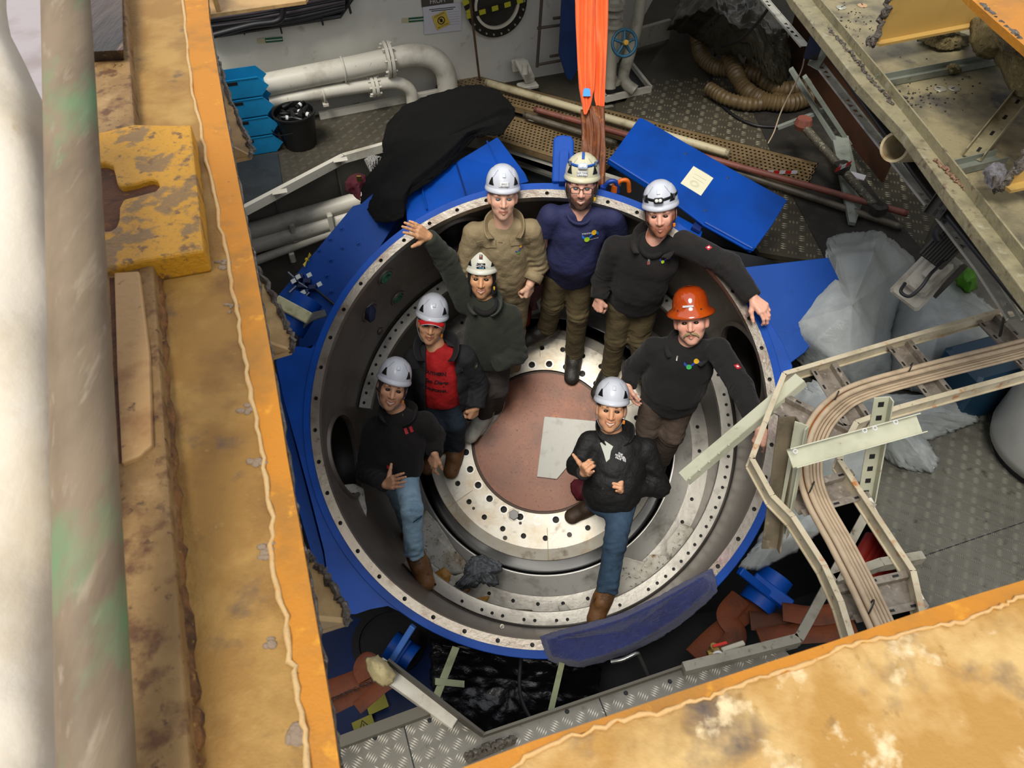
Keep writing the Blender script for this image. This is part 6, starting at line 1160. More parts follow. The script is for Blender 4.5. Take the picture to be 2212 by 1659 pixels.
def mesh_sdf(fn, lo, hi, h, nf=2.6):
    """naive surface nets"""
    lo = np.asarray(lo, float); n = np.ceil((np.asarray(hi) - lo)/h).astype(int) + 1
    ax = [lo[i] + h*np.arange(n[i]) for i in range(3)]
    # coarse test first, evaluate finely only near the surface
    G = np.stack(np.meshgrid(*[a.astype(f32) for a in ax], indexing='ij'), -1).reshape(-1, 3)
    st = 3; ci = [np.arange(0, n[i] + st, st) for i in range(3)]; cg = np.stack(np.meshgrid(*[lo[i] + h*ci[i] for i in range(3)], indexing='ij'), -1); cs = cg.shape[:3]
    cf = fn(cg.reshape(-1, 3).astype(f32)).reshape(cs)
    near = np.abs(cf) < h*st*nf
    big = np.repeat(np.repeat(np.repeat(near, st, 0), st, 1), st, 2); sg = np.repeat(np.repeat(np.repeat(cf, st, 0), st, 1), st, 2)
    o = 1
    m = big[o:o + n[0], o:o + n[1], o:o + n[2]]; F3 = np.sign(sg[o:o + n[0], o:o + n[1], o:o + n[2]]).astype(float)
    F = F3.reshape(-1).copy(); mi = m.reshape(-1); F[mi] = fn(G[mi]); F3 = F.reshape(n); F3[F3 == 0] = 1e-9
    S = F3 < 0; c = np.zeros(n - 1, np.int16)
    for dx in (0, 1):
        for dy in (0, 1):
            for dz in (0, 1): c += S[dx:n[0]-1+dx, dy:n[1]-1+dy, dz:n[2]-1+dz]
    act = (c > 0) & (c < 8); idx = np.full(act.shape, -1, int); I = np.argwhere(act); idx[act] = np.arange(len(I))
    pos = np.zeros((len(I), 3)); cnt = np.zeros(len(I))
    cor = [(0,0,0),(1,0,0),(0,1,0),(1,1,0),(0,0,1),(1,0,1),(0,1,1),(1,1,1)]
    for a, b in ((0,1),(2,3),(4,5),(6,7),(0,2),(1,3),(4,6),(5,7),(0,4),(1,5),(2,6),(3,7)):
        A = I + cor[a]; B = I + cor[b]; fa = F3[tuple(A.T)]; fb = F3[tuple(B.T)]; k = (fa < 0) != (fb < 0); t = np.where(k, fa/np.where(k, fa - fb, 1), 0)
        pos += np.where(k[:, None], A + (B - A)*t[:, None], 0); cnt += k
    V = lo + h*pos/np.maximum(cnt, 1)[:, None]; Q = []
    for d in range(3):
        e = [0, 0, 0]; e[d] = 1; sl = tuple(slice(0, n[i] - e[i]) for i in range(3)); sh = tuple(slice(e[i], n[i]) for i in range(3))
        E = np.argwhere(S[sl] != S[sh]); o1, o2 = (d + 1) % 3, (d + 2) % 3
        ok = (E[:, o1] > 0) & (E[:, o2] > 0) & (E[:, o1] < n[o1] - 1) & (E[:, o2] < n[o2] - 1); E = E[ok]; u = np.zeros(3, int); u[o1] = 1; w = np.zeros(3, int); w[o2] = 1
        q = np.stack([idx[tuple((E - u - w).T)], idx[tuple((E - w).T)], idx[tuple(E.T)], idx[tuple((E - u).T)]], 1); f = S[tuple(E.T)]; q[~f] = q[~f][:, ::-1]; Q.append(q)
    Q = np.concatenate(Q); Q = Q[(Q >= 0).all(1)]
    return V, Q
def relax(V, Q, it=2, w=.5):
    for _ in range(it):
        s = np.zeros_like(V); c = np.zeros(len(V))
        for i in range(4):
            j = (i + 1) % 4; np.add.at(s, Q[:, i], V[Q[:, j]]); np.add.at(s, Q[:, j], V[Q[:, i]]); np.add.at(c, Q[:, i], 1); np.add.at(c, Q[:, j], 1)
        V = V*(1 - w) + w*s/np.maximum(c, 1)[:, None]
    return V
def np_obj(name, V, Q, mats, parent, col=None, mi=None, smooth=True):
    if not isinstance(mats, (list, tuple)): mats = [mats]
    Mi = np.array(wmat(parent).inverted()); V = V @ Mi[:3, :3].T + Mi[:3, 3]
    me = bpy.data.meshes.new(name); me.from_pydata(V.tolist(), [], Q.tolist())
    for m in mats: me.materials.append(m)
    if smooth: me.polygons.foreach_set('use_smooth', [True]*len(me.polygons))
    if mi is not None: me.polygons.foreach_set('material_index', mi)
    if col is not None:
        ca = me.color_attributes.new('Col', 'FLOAT_COLOR', 'POINT'); ca.data.foreach_set('color', np.concatenate([col, np.ones((len(col), 1))], 1).astype(np.float32).ravel())
    o = bpy.data.objects.new(name, me); COL.objects.link(o); o.parent = parent; me.update(); return o
def hull(*pts, pad=.12): P = np.array(pts); return P.min(0) - pad, P.max(0) + pad
# ---------------------------------------------------------------- hands
def hand_sdf(w, d, n, s, curls, thumb, sc=1.0, fore=None, uarm=None):
    """w wrist, d towards the knuckles, n back of the hand, s thumb side"""
    d = unit(d); n = unit(n - d*(np.asarray(n) @ d)); s_ = np.cross(n, d); s = s_ if s_ @ np.asarray(s) > 0 else -s_
    C = []
    if uarm is not None: C.append((uarm, fore, .054, .045)); C.append((fore, w, .045, .028*sc))
    elif fore is not None: C.append((fore, w, .033*sc, .027*sc))
    lat = [.030, .010, -.010, -.028]; ln = [(.043, .025, .021), (.047, .029, .022), (.043, .027, .021), (.034, .020, .018)]
    for i in range(4):
        k = w + d*(.088 - .006*abs(i - 1) - (.008 if i == 3 else 0))*sc + s*lat[i]*sc + n*.006*sc; C.append((w + d*.015*sc + s*lat[i]*.55*sc, k, .0165*sc, .0135*sc))
        C.append((w + d*.04*sc + s*lat[i]*.6*sc - n*.006*sc, k - n*.008*sc, .014*sc, .012*sc))
        a = 0.0; p = k; f = unit(d + s*(.10 - .08*i) * (1 - min(1, curls[i]/50)))
        for j, l in enumerate(ln[i]):
            a += math.radians(curls[i])*(.8 if j == 0 else 1.1); dr = f*math.cos(a) - n*math.sin(a); q = p + dr*l*sc; C.append((p, q, (.0098 - .0008*j)*sc, (.0092 - .001*j)*sc)); p = q
    b = w + d*.022*sc + s*.022*sc - n*.004*sc; t1 = b + unit(thumb[0]*s + thumb[1]*d + thumb[2]*n)*.042*sc; t2 = t1 + unit(thumb[3]*s + thumb[4]*d + thumb[5]*n)*.034*sc; t3 = t2 + unit(thumb[3]*s + thumb[4]*d + thumb[5]*n)*.022*sc
    C += [(b, t1, .0165*sc, .0125*sc), (t1, t2, .0115*sc, .0105*sc), (t2, t3, .0105*sc, .0085*sc)]
    def fn(P):
        r = np.full(len(P), 9.0)
        for i, (a, b, ra, rb) in enumerate(C): r = smin(r, d_cone(P, a, b, ra, rb), .010*sc if ra > .0112*sc else .004*sc)
        return r
    pts = [c[0] for c in C] + [c[1] for c in C]; return fn, *hull(*pts, pad=.03 if uarm is None else .07)
CURL = dict(relax=([18, 22, 26, 30], (.5, .8, -.3, .2, .9, -.4)), fist=([62, 66, 68, 66], (.5, .7, -.5, -.3, .8, -.6)), flat=([6, 5, 6, 9], (.8, .55, -.2, .6, .8, 0)), shaka=([78, 82, 80, 6], (.95, .35, .1, .95, .3, .1)), grip=([30, 32, 34, 36], (.6, .6, -.5, .2, .8, -.5)), spread=([8, 6, 8, 12], (.9, .3, -.2, .9, .4, -.1)))
# ---------------------------------------------------------------- head
def head_frame(eye, yaw, pit, roll):
    f = unit(CAM - eye); r = unit(AX - f*(AX @ f)); u = np.cross(f, r)
    def rot(v, k, a): c, s = math.cos(a), math.sin(a); return v*c + np.cross(k, v)*s + k*(k @ v)*(1 - c)
    a = math.radians(roll); r, u = rot(r, f, a), rot(u, f, a); a = math.radians(yaw); r, f = rot(r, u, a), rot(f, u, a); a = math.radians(pit); u, f = rot(u, r, a), rot(f, r, a)
    return np.array([r, u, f])
def face_sdf(p):
    fat = p.get('fat', 1.0); sm = p.get('smile', .5)
    def fn(P):
        d = d_ell(P, np.array([0, .045, -.02]), E3, (.078, .098, .098)); d = smin(d, d_ell(P, np.array([0, -.012, .014]), E3, (.067*fat, .098, .080)), .03)
        d = smin(d, d_ell(P, np.array([0, -.072, .026]), E3, (.052*fat, .042, .054)), .03); d = smin(d, d_ell(P, np.array([0, -.106, .058]), E3, (.023*fat, .018, .02)), .025)
        for s in (-1, 1):
            d = smin(d, d_ell(P, np.array([s*.040*fat, -.026 + .006*sm, .058]), E3, (.025*fat, .022, .022)), .02)
            d = smin(d, d_ell(P, np.array([s*.078*fat, -.008, -.008]), E3, (.012, .033, .021)), .008)
            d = smin(d, d_ell(P, np.array([s*.074*fat, -.03, .0]), E3, (.010, .014, .010)), .01)
        d = smin(d, d_cone(P, (-.038, .026, .072), (.038, .026, .072), .014, .014), .014)
        for s in (-1, 1): d = smax(d, -d_ell(P, np.array([s*.031, .004, .097]), E3, (.021, .0125, .020)), .012)
        d = smin(d, d_cone(P, (0, .018, .082), (0, -.030, .106), .0085, .0125*p.get('nose', 1)), .012)
        for s in (-1, 1): d = smin(d, d_ell(P, np.array([s*.0145*p.get('nose', 1), -.034, .093]), E3, (.0085, .0075, .011)), .006)
        # mouth: crease between two lips, corners lifted by the smile
        c = .010*sm
        for s in (-1, 1):
            d = smin(d, d_cone(P, (0, -.0615, .0895), (s*(.022 + .006*sm), -.0655 + c, .078), .0062, .003), .006)
            d = smin(d, d_cone(P, (0, -.0755 - .003*sm, .0875), (s*(.020 + .006*sm), -.0690 + c, .078), .0072, .003), .006)
            d = smax(d, -d_cone(P, (0, -.0685, .097), (s*(.024 + .006*sm), -.0672 + c, .086), .0032 + .002*sm, .0015), .003)
            d = smax(d, -d_cone(P, (s*.026, -.038, .095), (s*(.035 + .004*sm), -.066 + c*.5, .082), .0025, .0025), .008)
        return smin(d, d_cone(P, (0, -.05, -.025), np.array(p['neckl']), .056*fat, .062*fat), .03)
    return fn
def face_col(L, p):
    n = len(L); base = np.array(srgb(p['skin'])[:3]); c = np.tile(base, (n, 1)); x, y, z = L.T
    def mix(c, col, w): w = np.clip(w, 0, 1)[:, None]; return c*(1 - w) + np.array(col)*w
    g = lambda cx, cy, sx, sy: np.exp(-((np.abs(x) - cx)/sx)**2 - ((y - cy)/sy)**2)*(z > .02)
    red = base*np.array([1.04, .78, .74]); c = mix(c, red, .55*g(.04, -.028, .024, .02)*p.get('ruddy', .6)); c = mix(c, red, .6*g(0, -.03, .016, .016)*p.get('ruddy', .6)); c = mix(c, red, .45*(np.abs(x) > .074))
    sm = p.get('smile', .5); cl = -.0685 + .010*sm*(np.abs(x)/.026)**2
    lip = np.array(srgb(p.get('lip', '#a8604f'))[:3]); w = (np.abs(x) < .027 + .005*sm)*np.exp(-((y - cl)/(.0085 + .003*sm))**4)*(z > .06); c = mix(c, lip, w*.85)
    if p.get('teeth', 0):
        w = (np.abs(x) < .021)*np.exp(-((y - cl + .0005)/.0036)**4)*(z > .06); c = mix(c, srgb('#e6e0d4')[:3], w*p['teeth'])
    else: c = mix(c, base*.28, (np.abs(x) < .024)*np.exp(-((y - cl)/.0022)**2)*(z > .06)*.8)  # closed mouth: shade of the lip crease painted as a dark line
    if p.get('beard'):
        b = np.array(srgb(p['beard'])[:3]); k = p.get('bw', .85)
        jaw = np.clip((-.048 - y + .35*np.maximum(np.abs(x) - .03, 0))/.012, 0, 1)*(z > -.02); side = np.clip((np.abs(x) - .052)/.008, 0, 1)*np.clip((.01 - y)/.02, 0, 1)*(z > -.01)
        mou = np.exp(-((np.abs(x) - .012)/.024)**4 - ((y + .053)/.009)**2)*(z > .06); keep = 1 - np.exp(-(x/.028)**4 - ((y - cl)/.010)**4); under = np.exp(-(x/.02)**2 - ((y + .088)/.004)**2)*.4
        w = np.maximum(np.maximum(jaw, side), mou)*keep; nk = np.clip((y + .145)/.02, 0, 1); c = mix(c, b, w*k*nk)
    if p.get('stubble'): b = base*.62; c = mix(c, b, np.clip((-.05 - y)/.02, 0, 1)*p['stubble']*np.clip((y + .135)/.02, 0, 1)*(z > 0))
    if p.get('hair'): # sides and back of the head under the helmet
        hcol = np.array(srgb(p['hair'])[:3]); w = np.clip((y - .012 + .0*z)/.008, 0, 1)*(np.abs(x) > .058)*(z < .055) + (z < -.035)*(y > -.06); c = mix(c, hcol, np.clip(w, 0, 1)*p.get('hw', .9))
    return c
M_skin = mat('skin', '#c08a6a', .48, vcol=True, bump=[(120, .05)], sub=.08, spec=.4)
M_eyew = mat('eye_white', '#c9c2ba', .3); M_iris = mat('iris_dark', '#1e120b', .2); M_iris2 = mat('iris_grey', '#4b5a63', .2); M_lash = mat('lash', '#1a120e', .7)
M_strap = mat('black_strap', '#111112', .6); M_ory = mat('amber_clip', '#c7761a', .5); M_yclip = mat('yellow_clip', '#c9a31e', .5)
M_vent = mat('vent_black', '#0b0b0c', .5)
def helmet(t, o, R, p):
    """ventilated climbing-style helmet; o = eye point, R rows = right, up, forward"""
    hm = p['helm']; m = mat('helmet_' + hm, {'white': '#c4c8d2', 'cream': '#c9c4a6', 'ivory': '#ccccbf'}[hm], .3, coat=.25)
    c0 = np.array([0, p.get('hy', .062), -.020]); hw, hl, hh = .097, .119, .116
    T = lambda v: o + R.T @ np.asarray(v)
    def surf(a, e):
        x = math.sin(a); z = math.cos(a); ce, se = math.cos(e), math.sin(e); k = 1.0
        # long ridges running front to back over the crown
        lat = x*ce; k += .018*math.exp(-((lat)/.30)**4)*min(1, se*1.6) - .016*math.exp(-((abs(lat) - .50)/.055)**2)*min(1, se*1.4)
        pw = ce**.82
        return c0 + np.array([hw*x*pw*k, hh*se**.92*k, hl*z*pw*k])
    na, ne = 64, 18; V = []; base = []
    for j in range(ne + 1):
        e = math.pi/2*j/ne
        for i in range(na): V.append(T(surf(2*math.pi*i/na, e)))
    Fc = [(j*na + i, j*na + (i+1) % na, (j+1)*na + (i+1) % na, (j+1)*na + i) for j in range(ne) for i in range(na)]
    sh = MB().add(V, Fc).build('helmet', m, t, smooth=180, weld=True)
    tag(sh, p['hlabel'])
    # brim: rolled lip, a little longer in front
    rows = []
    for dz, out in ((0.004, .000), (-.006, .004), (-.016, .007), (-.021, .005), (-.018, -.004)):
        rows.append([T(surf(2*math.pi*i/na, 0) + np.array([math.sin(2*math.pi*i/na)*out, dz + .006*(math.cos(2*math.pi*i/na) < -.3), math.cos(2*math.pi*i/na)*out + (.010*max(0, math.cos(2*math.pi*i/na))**2 if dz < 0 else 0)])) for i in range(na)])
    V = [q for r in rows for q in r]; Fc = [(j*na + i, (j+1)*na + i, (j+1)*na + (i+1) % na, j*na + (i+1) % na) for j in range(4) for i in range(na)]
    MB().add(V, Fc).build('brim', m, sh, smooth=60)
    def patch(a0, a1, e0, e1, mtl, name, shape='quad', off=.0025, par=sh, n=6):
        def f(u, v):
            if shape == 'tri': aa = (a0 + a1)/2 + (a1 - a0)*(u - .5)*(1 - .82*v)
            else: aa = a0 + (a1 - a0)*u
            q = surf(aa, e0 + (e1 - e0)*v); nn = unit((q - c0)/np.array([hw, hh, hl])**2); return T(q + nn*off)
        return MB().grid(f, n, n).build(name, mtl, par, smooth=180, solid=.002)
    for s in (-1, 1):
        patch(s*.62, s*1.0, .16, .52, M_vent, 'vent', 'tri')
        if p.get('line', 1): # groove line from the vent to the crown
            P = [T(surf(s*(.78 - .25*k/6), .5 + .5*k/6)*1 + np.array([0, .0008, .0008])) for k in range(7)]; MB().tube(P, .0011, 5).build('shell_groove', mat('groove_grey', '#7d7f86', .5), sh)
    patch(-.11, .11, .55, .78, m, 'front_pad', off=.004)
    for kind, spec in p.get('hx', []):
        if kind == 'label': patch(-.3, .3, .10, .34, mat('label_white', '#d5d6d8', .5), 'name_label', off=.002); text_hel(sh, T, surf, c0, hw, hh, hl, spec, .0125, (.26, .14), mat('label_ink', '#4a4a50', .6))
        if kind == 'gopro':
            patch(-.26, .26, .10, .36, M_vent, 'black_sticker', off=.002); text_hel(sh, T, surf, c0, hw, hh, hl, ['GoPro'], .026, (.24,), M_paper)
            for j, cc in enumerate(('#1a86c8', '#37b0e0', '#1a86c8', '#d8d8d8')): patch(-.10 + .07*j, -.05 + .07*j, .115, .155, mat('sq%d' % j, cc, .5), 'sticker_square', off=.0042, n=2)
            patch(-.13, .09, .56, .80, mat('badge_dark', '#2a1512', .5), 'square_badge', off=.005); patch(-.10, .06, .62, .68, mat('badge_red', '#a8402a', .5), 'badge_mark', off=.0075, n=2); patch(-.09, .03, .70, .75, M_paper, 'badge_mark', off=.0075, n=2)
            P = [T(surf(.83 + .10*math.cos(k*math.pi/8), .80 + .10*math.sin(k*math.pi/8))*1.0 + np.array([.002, .002, .002])) for k in range(17)]; MB().tube(P, .0012, 5).build('round_mark', mat('mark_blue', '#4a566e', .5), sh)
        if kind == 'lamp':
            bm_, lm, e = spec; P = [surf(a, e + .10*abs(math.sin(a))) for a in np.linspace(-1.75, 1.75, 34)]; Q = []
            for a, q in zip(np.linspace(-1.75, 1.75, 34), P):
                nn = unit((q - c0)/np.array([hw, hh, hl])**2); Q.append((T(q + nn*.003 + np.array([0, .0075, 0])), T(q + nn*.003 - np.array([0, .0075, 0]))))
            V = [x for q in Q for x in q]; MB().add(V, [(2*i, 2*i + 1, 2*i + 3, 2*i + 2) for i in range(33)]).build('headlamp_band', bm_, sh, smooth=180, solid=.003)
            q = surf(0, e); nn = unit((q - c0)/np.array([hw, hh, hl])**2); x_ = np.array([1., 0, 0]); y_ = np.cross(nn, x_); A = [R.T @ x_, R.T @ y_, R.T @ nn]
            lb = MB().box(T(q + nn*.014), (.052, .032, .026), A, .008).build('headlamp', lm, sh)
            for s in ((-.010, .010) if p.get('twolens') else (0,)): MB().lathe([(0, .004), (.008, .003), (.010, 0)], T(q + nn*.027 + np.array([s, 0, 0])), A, 14).build('lens', mat('lamp_lens', '#d8d8d0', .15, .3), lb)
            for s in (-1, 1): q2 = surf(s*.95, e + .08); n2 = unit((q2 - c0)/np.array([hw, hh, hl])**2); MB().box(T(q2 + n2*.004), (.016, .026, .008), A, .002).build('band_clip', M_vent, sh)
        if kind == 'topband':
            P = [surf(0, e_) for e_ in np.linspace(.95, 1.57, 10)]; V = []
            for q in P: nn = unit((q - c0)/np.array([hw, hh, hl])**2); V += [T(q + nn*.003 + np.array([s*.0075, 0, 0])) for s in (-1, 1)]
            MB().add(V, [(2*i, 2*i + 1, 2*i + 3, 2*i + 2) for i in range(9)]).build('headlamp_band', spec, sh, smooth=180, solid=.003)
    if p.get('strap'):
        fat = p.get('fat', 1.0)
        for s in (-1, 1):
            P = arcpath([T((s*.084, .045, .008)), T((s*.080*fat, -.03, .022)), T((s*.068*fat, -.066, .028)), T((s*.045*fat, -.104, .040)), T((0, -.128, .052))], 5); MB().tube(P, .0035, 6).build('chin_strap', p['strap'], sh, smooth=60)
        if p.get('clip') is not None: MB().box(T((.074*fat, -.062, .034)), (.014, .022, .010), R, .003).build('strap_clip', p['clip'], sh)
    return sh
def text_hel(par, T, surf, c0, hw, hh, hl, lines, size, es, m):
    for l, e in zip(lines, es):
        q = surf(0, e); nn = unit((q - c0)/np.array([hw, hh, hl])**2); x_ = np.array([1., 0, 0]); y_ = np.cross(nn, x_)
        O_ = T(q + nn*.0035); X_ = T(q + x_) - T(q); Y_ = T(q + y_) - T(q); text_on(l, size, O_, (X_, Y_), m, par, 'helmet_lettering')
def hard_hat(t, o, R, p):
    m = mat('amber_hat', '#a33a0c', .16, layers=[(3, '#c2560f', .5, .75), (12, '#7a2606', .58, .78)], coat=.8); T = lambda v: o + R.T @ np.asarray(v)
    c0 = np.array([0, .066, -.02]); na = 64; prof = [(.146, -.026), (.150, -.020), (.138, -.008), (.116, .002), (.108, .012), (.106, .04), (.100, .07), (.085, .10), (.060, .122), (.03, .131), (.001, .133)]
    V = [T(c0 + .94*np.array([r*math.sin(a)*(.94 if r > .12 else .97), z - (.012*max(0, math.cos(a)) if r > .12 else 0), r*math.cos(a)*(1.06 if r > .12 else 1.16)])) for r, z in prof for a in [2*math.pi*i/na for i in range(na)]]
    sh = MB().add(V, [(j*na + i, j*na + (i+1) % na, (j+1)*na + (i+1) % na, (j+1)*na + i) for j in range(len(prof) - 1) for i in range(na)]).build('helmet', m, t, smooth=180, weld=True, solid=.003); tag(sh, p['hlabel'])
    for k in range(3): 
        P = [T(c0 + .94*np.array([(k - 1)*.026, .010 + .119*math.sin(e), .122*math.cos(e)])) for e in np.linspace(.7, 2.2, 12)]; MB().tube(P, .004, 6).build('crown_rib', m, sh, smooth=60)
    MB().box(T(c0 + np.array([-.004, .034, .1225])), (.058, .011, .003), R, .001).build('name_label', M_paper, sh)
    for s in (-1, 1): MB().lathe([(0, .002), (.004, .002), (.0045, 0)], T(c0 + np.array([s*.062, .012, .103])), (R[0], R[1], R[2]), 8).build('rivet', M_vent, sh)
    return sh
def build_head(t, J, p):
    o = J['eye']; R = head_frame(o, p.get('yaw', 0), p.get('pit', 10), p.get('roll', 0)); sc = p.get('hs', 1.0)
    # local origin is the eye line, the eye surface lies forward of it
    o = o - R[2]*.085*sc; p['neckl'] = R @ (J['neck'] - np.array([0, 0, .05]) - o)/sc
    fn = face_sdf(p); V, Q = mesh_sdf(fn, (-.105, -.20, -.135), (.105, .115, .125), .0031); V = relax(V, Q, 1, .4); c = face_col(V, p); T = lambda v: o + sc*(R.T @ np.asarray(v)); W_ = o + sc*(V @ R)
    parts = [(W_, Q, c)]
    return o, R*sc, parts
def face_parts(t, o, R, p):
    T = lambda v: o + R.T @ np.asarray(v); sc = np.linalg.norm(R[0])
    for s in (-1, 1):
        n = 14; m_ = 8; V = []; mi = []; op = p.get('open', 1.25)
        for i in range(n):
            for j in range(m_ + 1): b = math.pi*j/m_; V.append(T((s*.0312 + .0145*math.sin(b)*math.cos(2*math.pi*i/n), .0035 + .0062*op*math.sin(b)*math.sin(2*math.pi*i/n), 0.0785 + .0085*math.cos(b))))
        b_ = MB()
        for i in range(n):
            for j in range(m_): b_.f.append((i*(m_+1) + j, i*(m_+1) + j + 1, ((i+1) % n)*(m_+1) + j + 1, ((i+1) % n)*(m_+1) + j)); b_.m.append(1 if j < 3 else 0)
        b_.v = [tuple(map(float, v)) for v in V]; b_.build('eye', [M_eyew, p.get('iris', M_iris)], t, smooth=180)
        P = [T((s*.0312 + x_*.0165, 0.0035 + .0062*op*(1 - x_*x_)**.5, .0845 - .004*x_*x_ - .002*s*x_)) for x_ in np.linspace(-1, 1, 9)]; MB().tube(P, [.0008 + .0010*math.sin(math.pi*k/8) for k in range(9)], 5).build('upper_lid', p.get('lidm', M_lash), t, smooth=60)
        P = [T((s*(.014 + .036*k/8), .0225 + .0055*math.sin(math.pi*(k/8)**.8) + p.get('brow', 0)*.004*(1 - k/8) - .004*(k/8)**3, .0885 - .012*(k/8)**2)) for k in range(9)]; MB().tube(P, [.0016 + .0022*math.sin(math.pi*min(1, k/8 + .15)) for k in range(9)], 6).build('eyebrow', p.get('browm', M_lash), t, smooth=60)
    if p.get('glasses'):
        g = MB(); M_gl = mat('glasses_black', '#121013', .3)
        gg = None
        for s in (-1, 1):
            P = [T((s*.034 + .0255*np.sign(math.cos(a))*abs(math.cos(a))**.45, -.001 + .0165*np.sign(math.sin(a))*abs(math.sin(a))**.5, .1035)) for a in np.linspace(0, 2*math.pi, 33)]; MB().tube(P, .0022, 6, caps=False).build('glasses_rim', M_gl, t, smooth=60)
            MB().tube([T((s*.060, .006, .102)), T((s*.074, .006, .06)), T((s*.080, .004, .0))], .002, 6).build('glasses_arm', M_gl, t)
            MB().add([T((s*.034 + .024*math.cos(a)*1.0, -.001 + .0155*math.sin(a), .1035)) for a in np.linspace(0, 2*math.pi, 25)[:-1]], [tuple(range(24))]).build('glasses_lens', mat('lens_glass', '#ffffff', .05, trans=1.0, ior=1.05, alpha=.25), t)
        MB().tube([T((-.009, .004, .1035)), T((0, .007, .106)), T((.009, .004, .1035))], .002, 6).build('glasses_bridge', M_gl, t)
    if p.get('tache'):
        m = mat('tache_hair', p['tache'], .8, bump=[(200, .6)])
        for s in (-1, 1): MB().tube([T((s*.002, -.050, .0975)), T((s*.014, -.053, .0955)), T((s*.028, -.060, .086)), T((s*.037, -.072, .076)), T((s*.040, -.082, .070))], [.0075, .0092, .0088, .007, .003], 8).build('moustache', m, t, smooth=180)
# ---------------------------------------------------------------- clothed figures
M_sole = mat('boot_sole', '#5e4a33', .7); M_lace = mat('lace', '#6b5136', .7)
def boot(t, an, toe, m, up, lab=None, L=.30, sole=M_sole, lace=M_lace, sneaker=False, kn=None):
    """an ankle joint, toe direction point, up = surface normal under the sole, kn knee (the shaft points to it)"""
    up = unit(up); d = np.asarray(toe) - an; d = unit(d - up*(d @ up)); s = np.cross(up, d); h = .1; sh = unit(kn - an) if kn is not None else up
    b0 = an - up*h; heel = b0 - d*.058; tip = b0 + d*(L - .08); FB = Folds(int(abs(an[0])*1000) % 97, 34)
    def fn(P):
        r = d_cone(P, heel + up*.045, b0 + d*.06 + up*.045, .053, .057); r = smin(r, d_cone(P, b0 + d*.05 + up*.045, tip - d*.018 + up*.042, .063, .060, (up, 1.15)), .03)
        r = smin(r, d_cone(P, b0 + up*.06, b0 + up*.074 + d*.09, .060, .048), .03)
        r = smin(r, d_cone(P, b0 + up*.05 - d*.012, an + sh*(.0 if sneaker else .06), .056, .058), .025)
        return smax(r + f32(.003)*FB(P), f32(b0 @ up + .012) - P @ up.astype(f32), .006)
    V, Q = mesh_sdf(fn, *hull(heel, tip, an + sh*.08, pad=.085), .0068); V = relax(V, Q, 1, .4); o = np_obj('boot', V, Q, m, t)
    if lab: tag(o, lab)
    n = 28; P = []
    for k in range(n):
        a = 2*math.pi*k/n; c, s_ = math.cos(a), math.sin(a); ln = (L - .02)/2; w = .069 if c > -.2 else .060; P.append(b0 + d*(ln - .078) + d*ln*1.10*np.sign(c)*abs(c)**.8 + s*w*np.sign(s_)*abs(s_)**.75)
    MB().prism([q + up*.026 for q in P], -up*.026).build('sole', sole, o)
    for k in range(4):
        u = k/3; c = b0 + d*(.035 + .075*(1 - u)) + up*(.096 + .03*u*(0 if sneaker else 1) + .012*u); w = .026
        for e in (1, -1): MB().tube([c - s*w - d*.009*e, c + up*.007, c + s*w + d*.009*e], .0035, 5).build('lace', lace, o)
    return o
def torso_sdf(J, p, ease=0.0, sleeve=1.0, arms=(1, 1), seed=1, hem=None, fold=.006):
    sl, sr, nk, pl = J['shl'], J['shr'], J['neck'], J['pel']; lat = unit(sr - sl); up = unit((sl + sr)/2 - pl); fw = unit(np.cross(lat, up)); lat = np.cross(up, fw); A = np.array([lat, up, fw])
    H = np.linalg.norm((sl + sr)/2 - pl); hs = np.linalg.norm(sr - sl)/2; w = p.get('w', 1.0); bl = p.get('belly', 1.0); ce = (sl + sr)/2
    FL_ = Folds(seed, 16); FS = Folds(seed + 50, 34); FK = Folds(seed + 70, 28)
    aw = p.get('aw', 1.0)
    def fn(P):
        r = d_ell(P, pl + up*H*.70, A, (hs*.90*w + ease, .20, .122*w + ease)); r = smin(r, d_ell(P, pl + up*H*.36 + fw*.02*bl, A, (.158*w*bl**.5 + ease, .20, .125*bl + ease)), .07)
        r = smin(r, d_ell(P, pl + up*.02, A, (.170*w + ease, .17, .128*w + ease)), .06)
        for s in (sl, sr): r = smin(r, d_cone(P, nk - up*.035 - fw*.01, s - up*.02, .055 + ease, .050*aw + ease), .05)
        r = r + fold*FL_(P)*1.7 + fold*.55*FS(P)
        if hem is not None: r = smax(r, (hem @ up - P @ up.astype(f32)).astype(f32) - f32(.02)*np.sin((P @ lat.astype(f32))*9 + seed), .02)
        for k, (s, e, q) in enumerate(((sl, J['ell'], J['wrl']), (sr, J['elr'], J['wrr']))):
            if not arms[k]: continue
            up_ = d_cone(P, s - up*.015, s + (e - s)*min(1, sleeve*2), .060*aw + ease, .053*aw + ease)
            if sleeve < 1: # short sleeve
                e2 = s + (e - s)*sleeve; up_ = smax(d_cone(P, s - up*.01, e2, .062*aw + ease, .066*aw + ease), (P @ unit(e - s).astype(f32) - f32(e2 @ unit(e - s))), .01); a_ = up_
            else:
                q2 = e + (q - e)*p.get('cuff', .94); lo = smax(d_cone(P, e, q2, .053*aw + ease, .039*aw + ease), (P @ unit(q - e).astype(f32) - f32(q2 @ unit(q - e))), .008); a_ = smin(up_, lo, .03)
                # bunched folds at the inner elbow
                ax_ = unit(q - s).astype(f32); a_ = a_ + f32(.012)*np.exp(-((P - e.astype(f32)) @ ax_/f32(.11))**2)*FK(P + ax_*f32(1.3)*(P @ ax_)[:, None]) + fold*.7*FS(P)
            r = smin(r, a_, .018)
        return r
    pts = [sl, sr, nk, pl - up*.2, J['pel']] + [J[k] for k in ('ell', 'wrl', 'elr', 'wrr')]; return fn, *hull(*pts, pad=.17), A
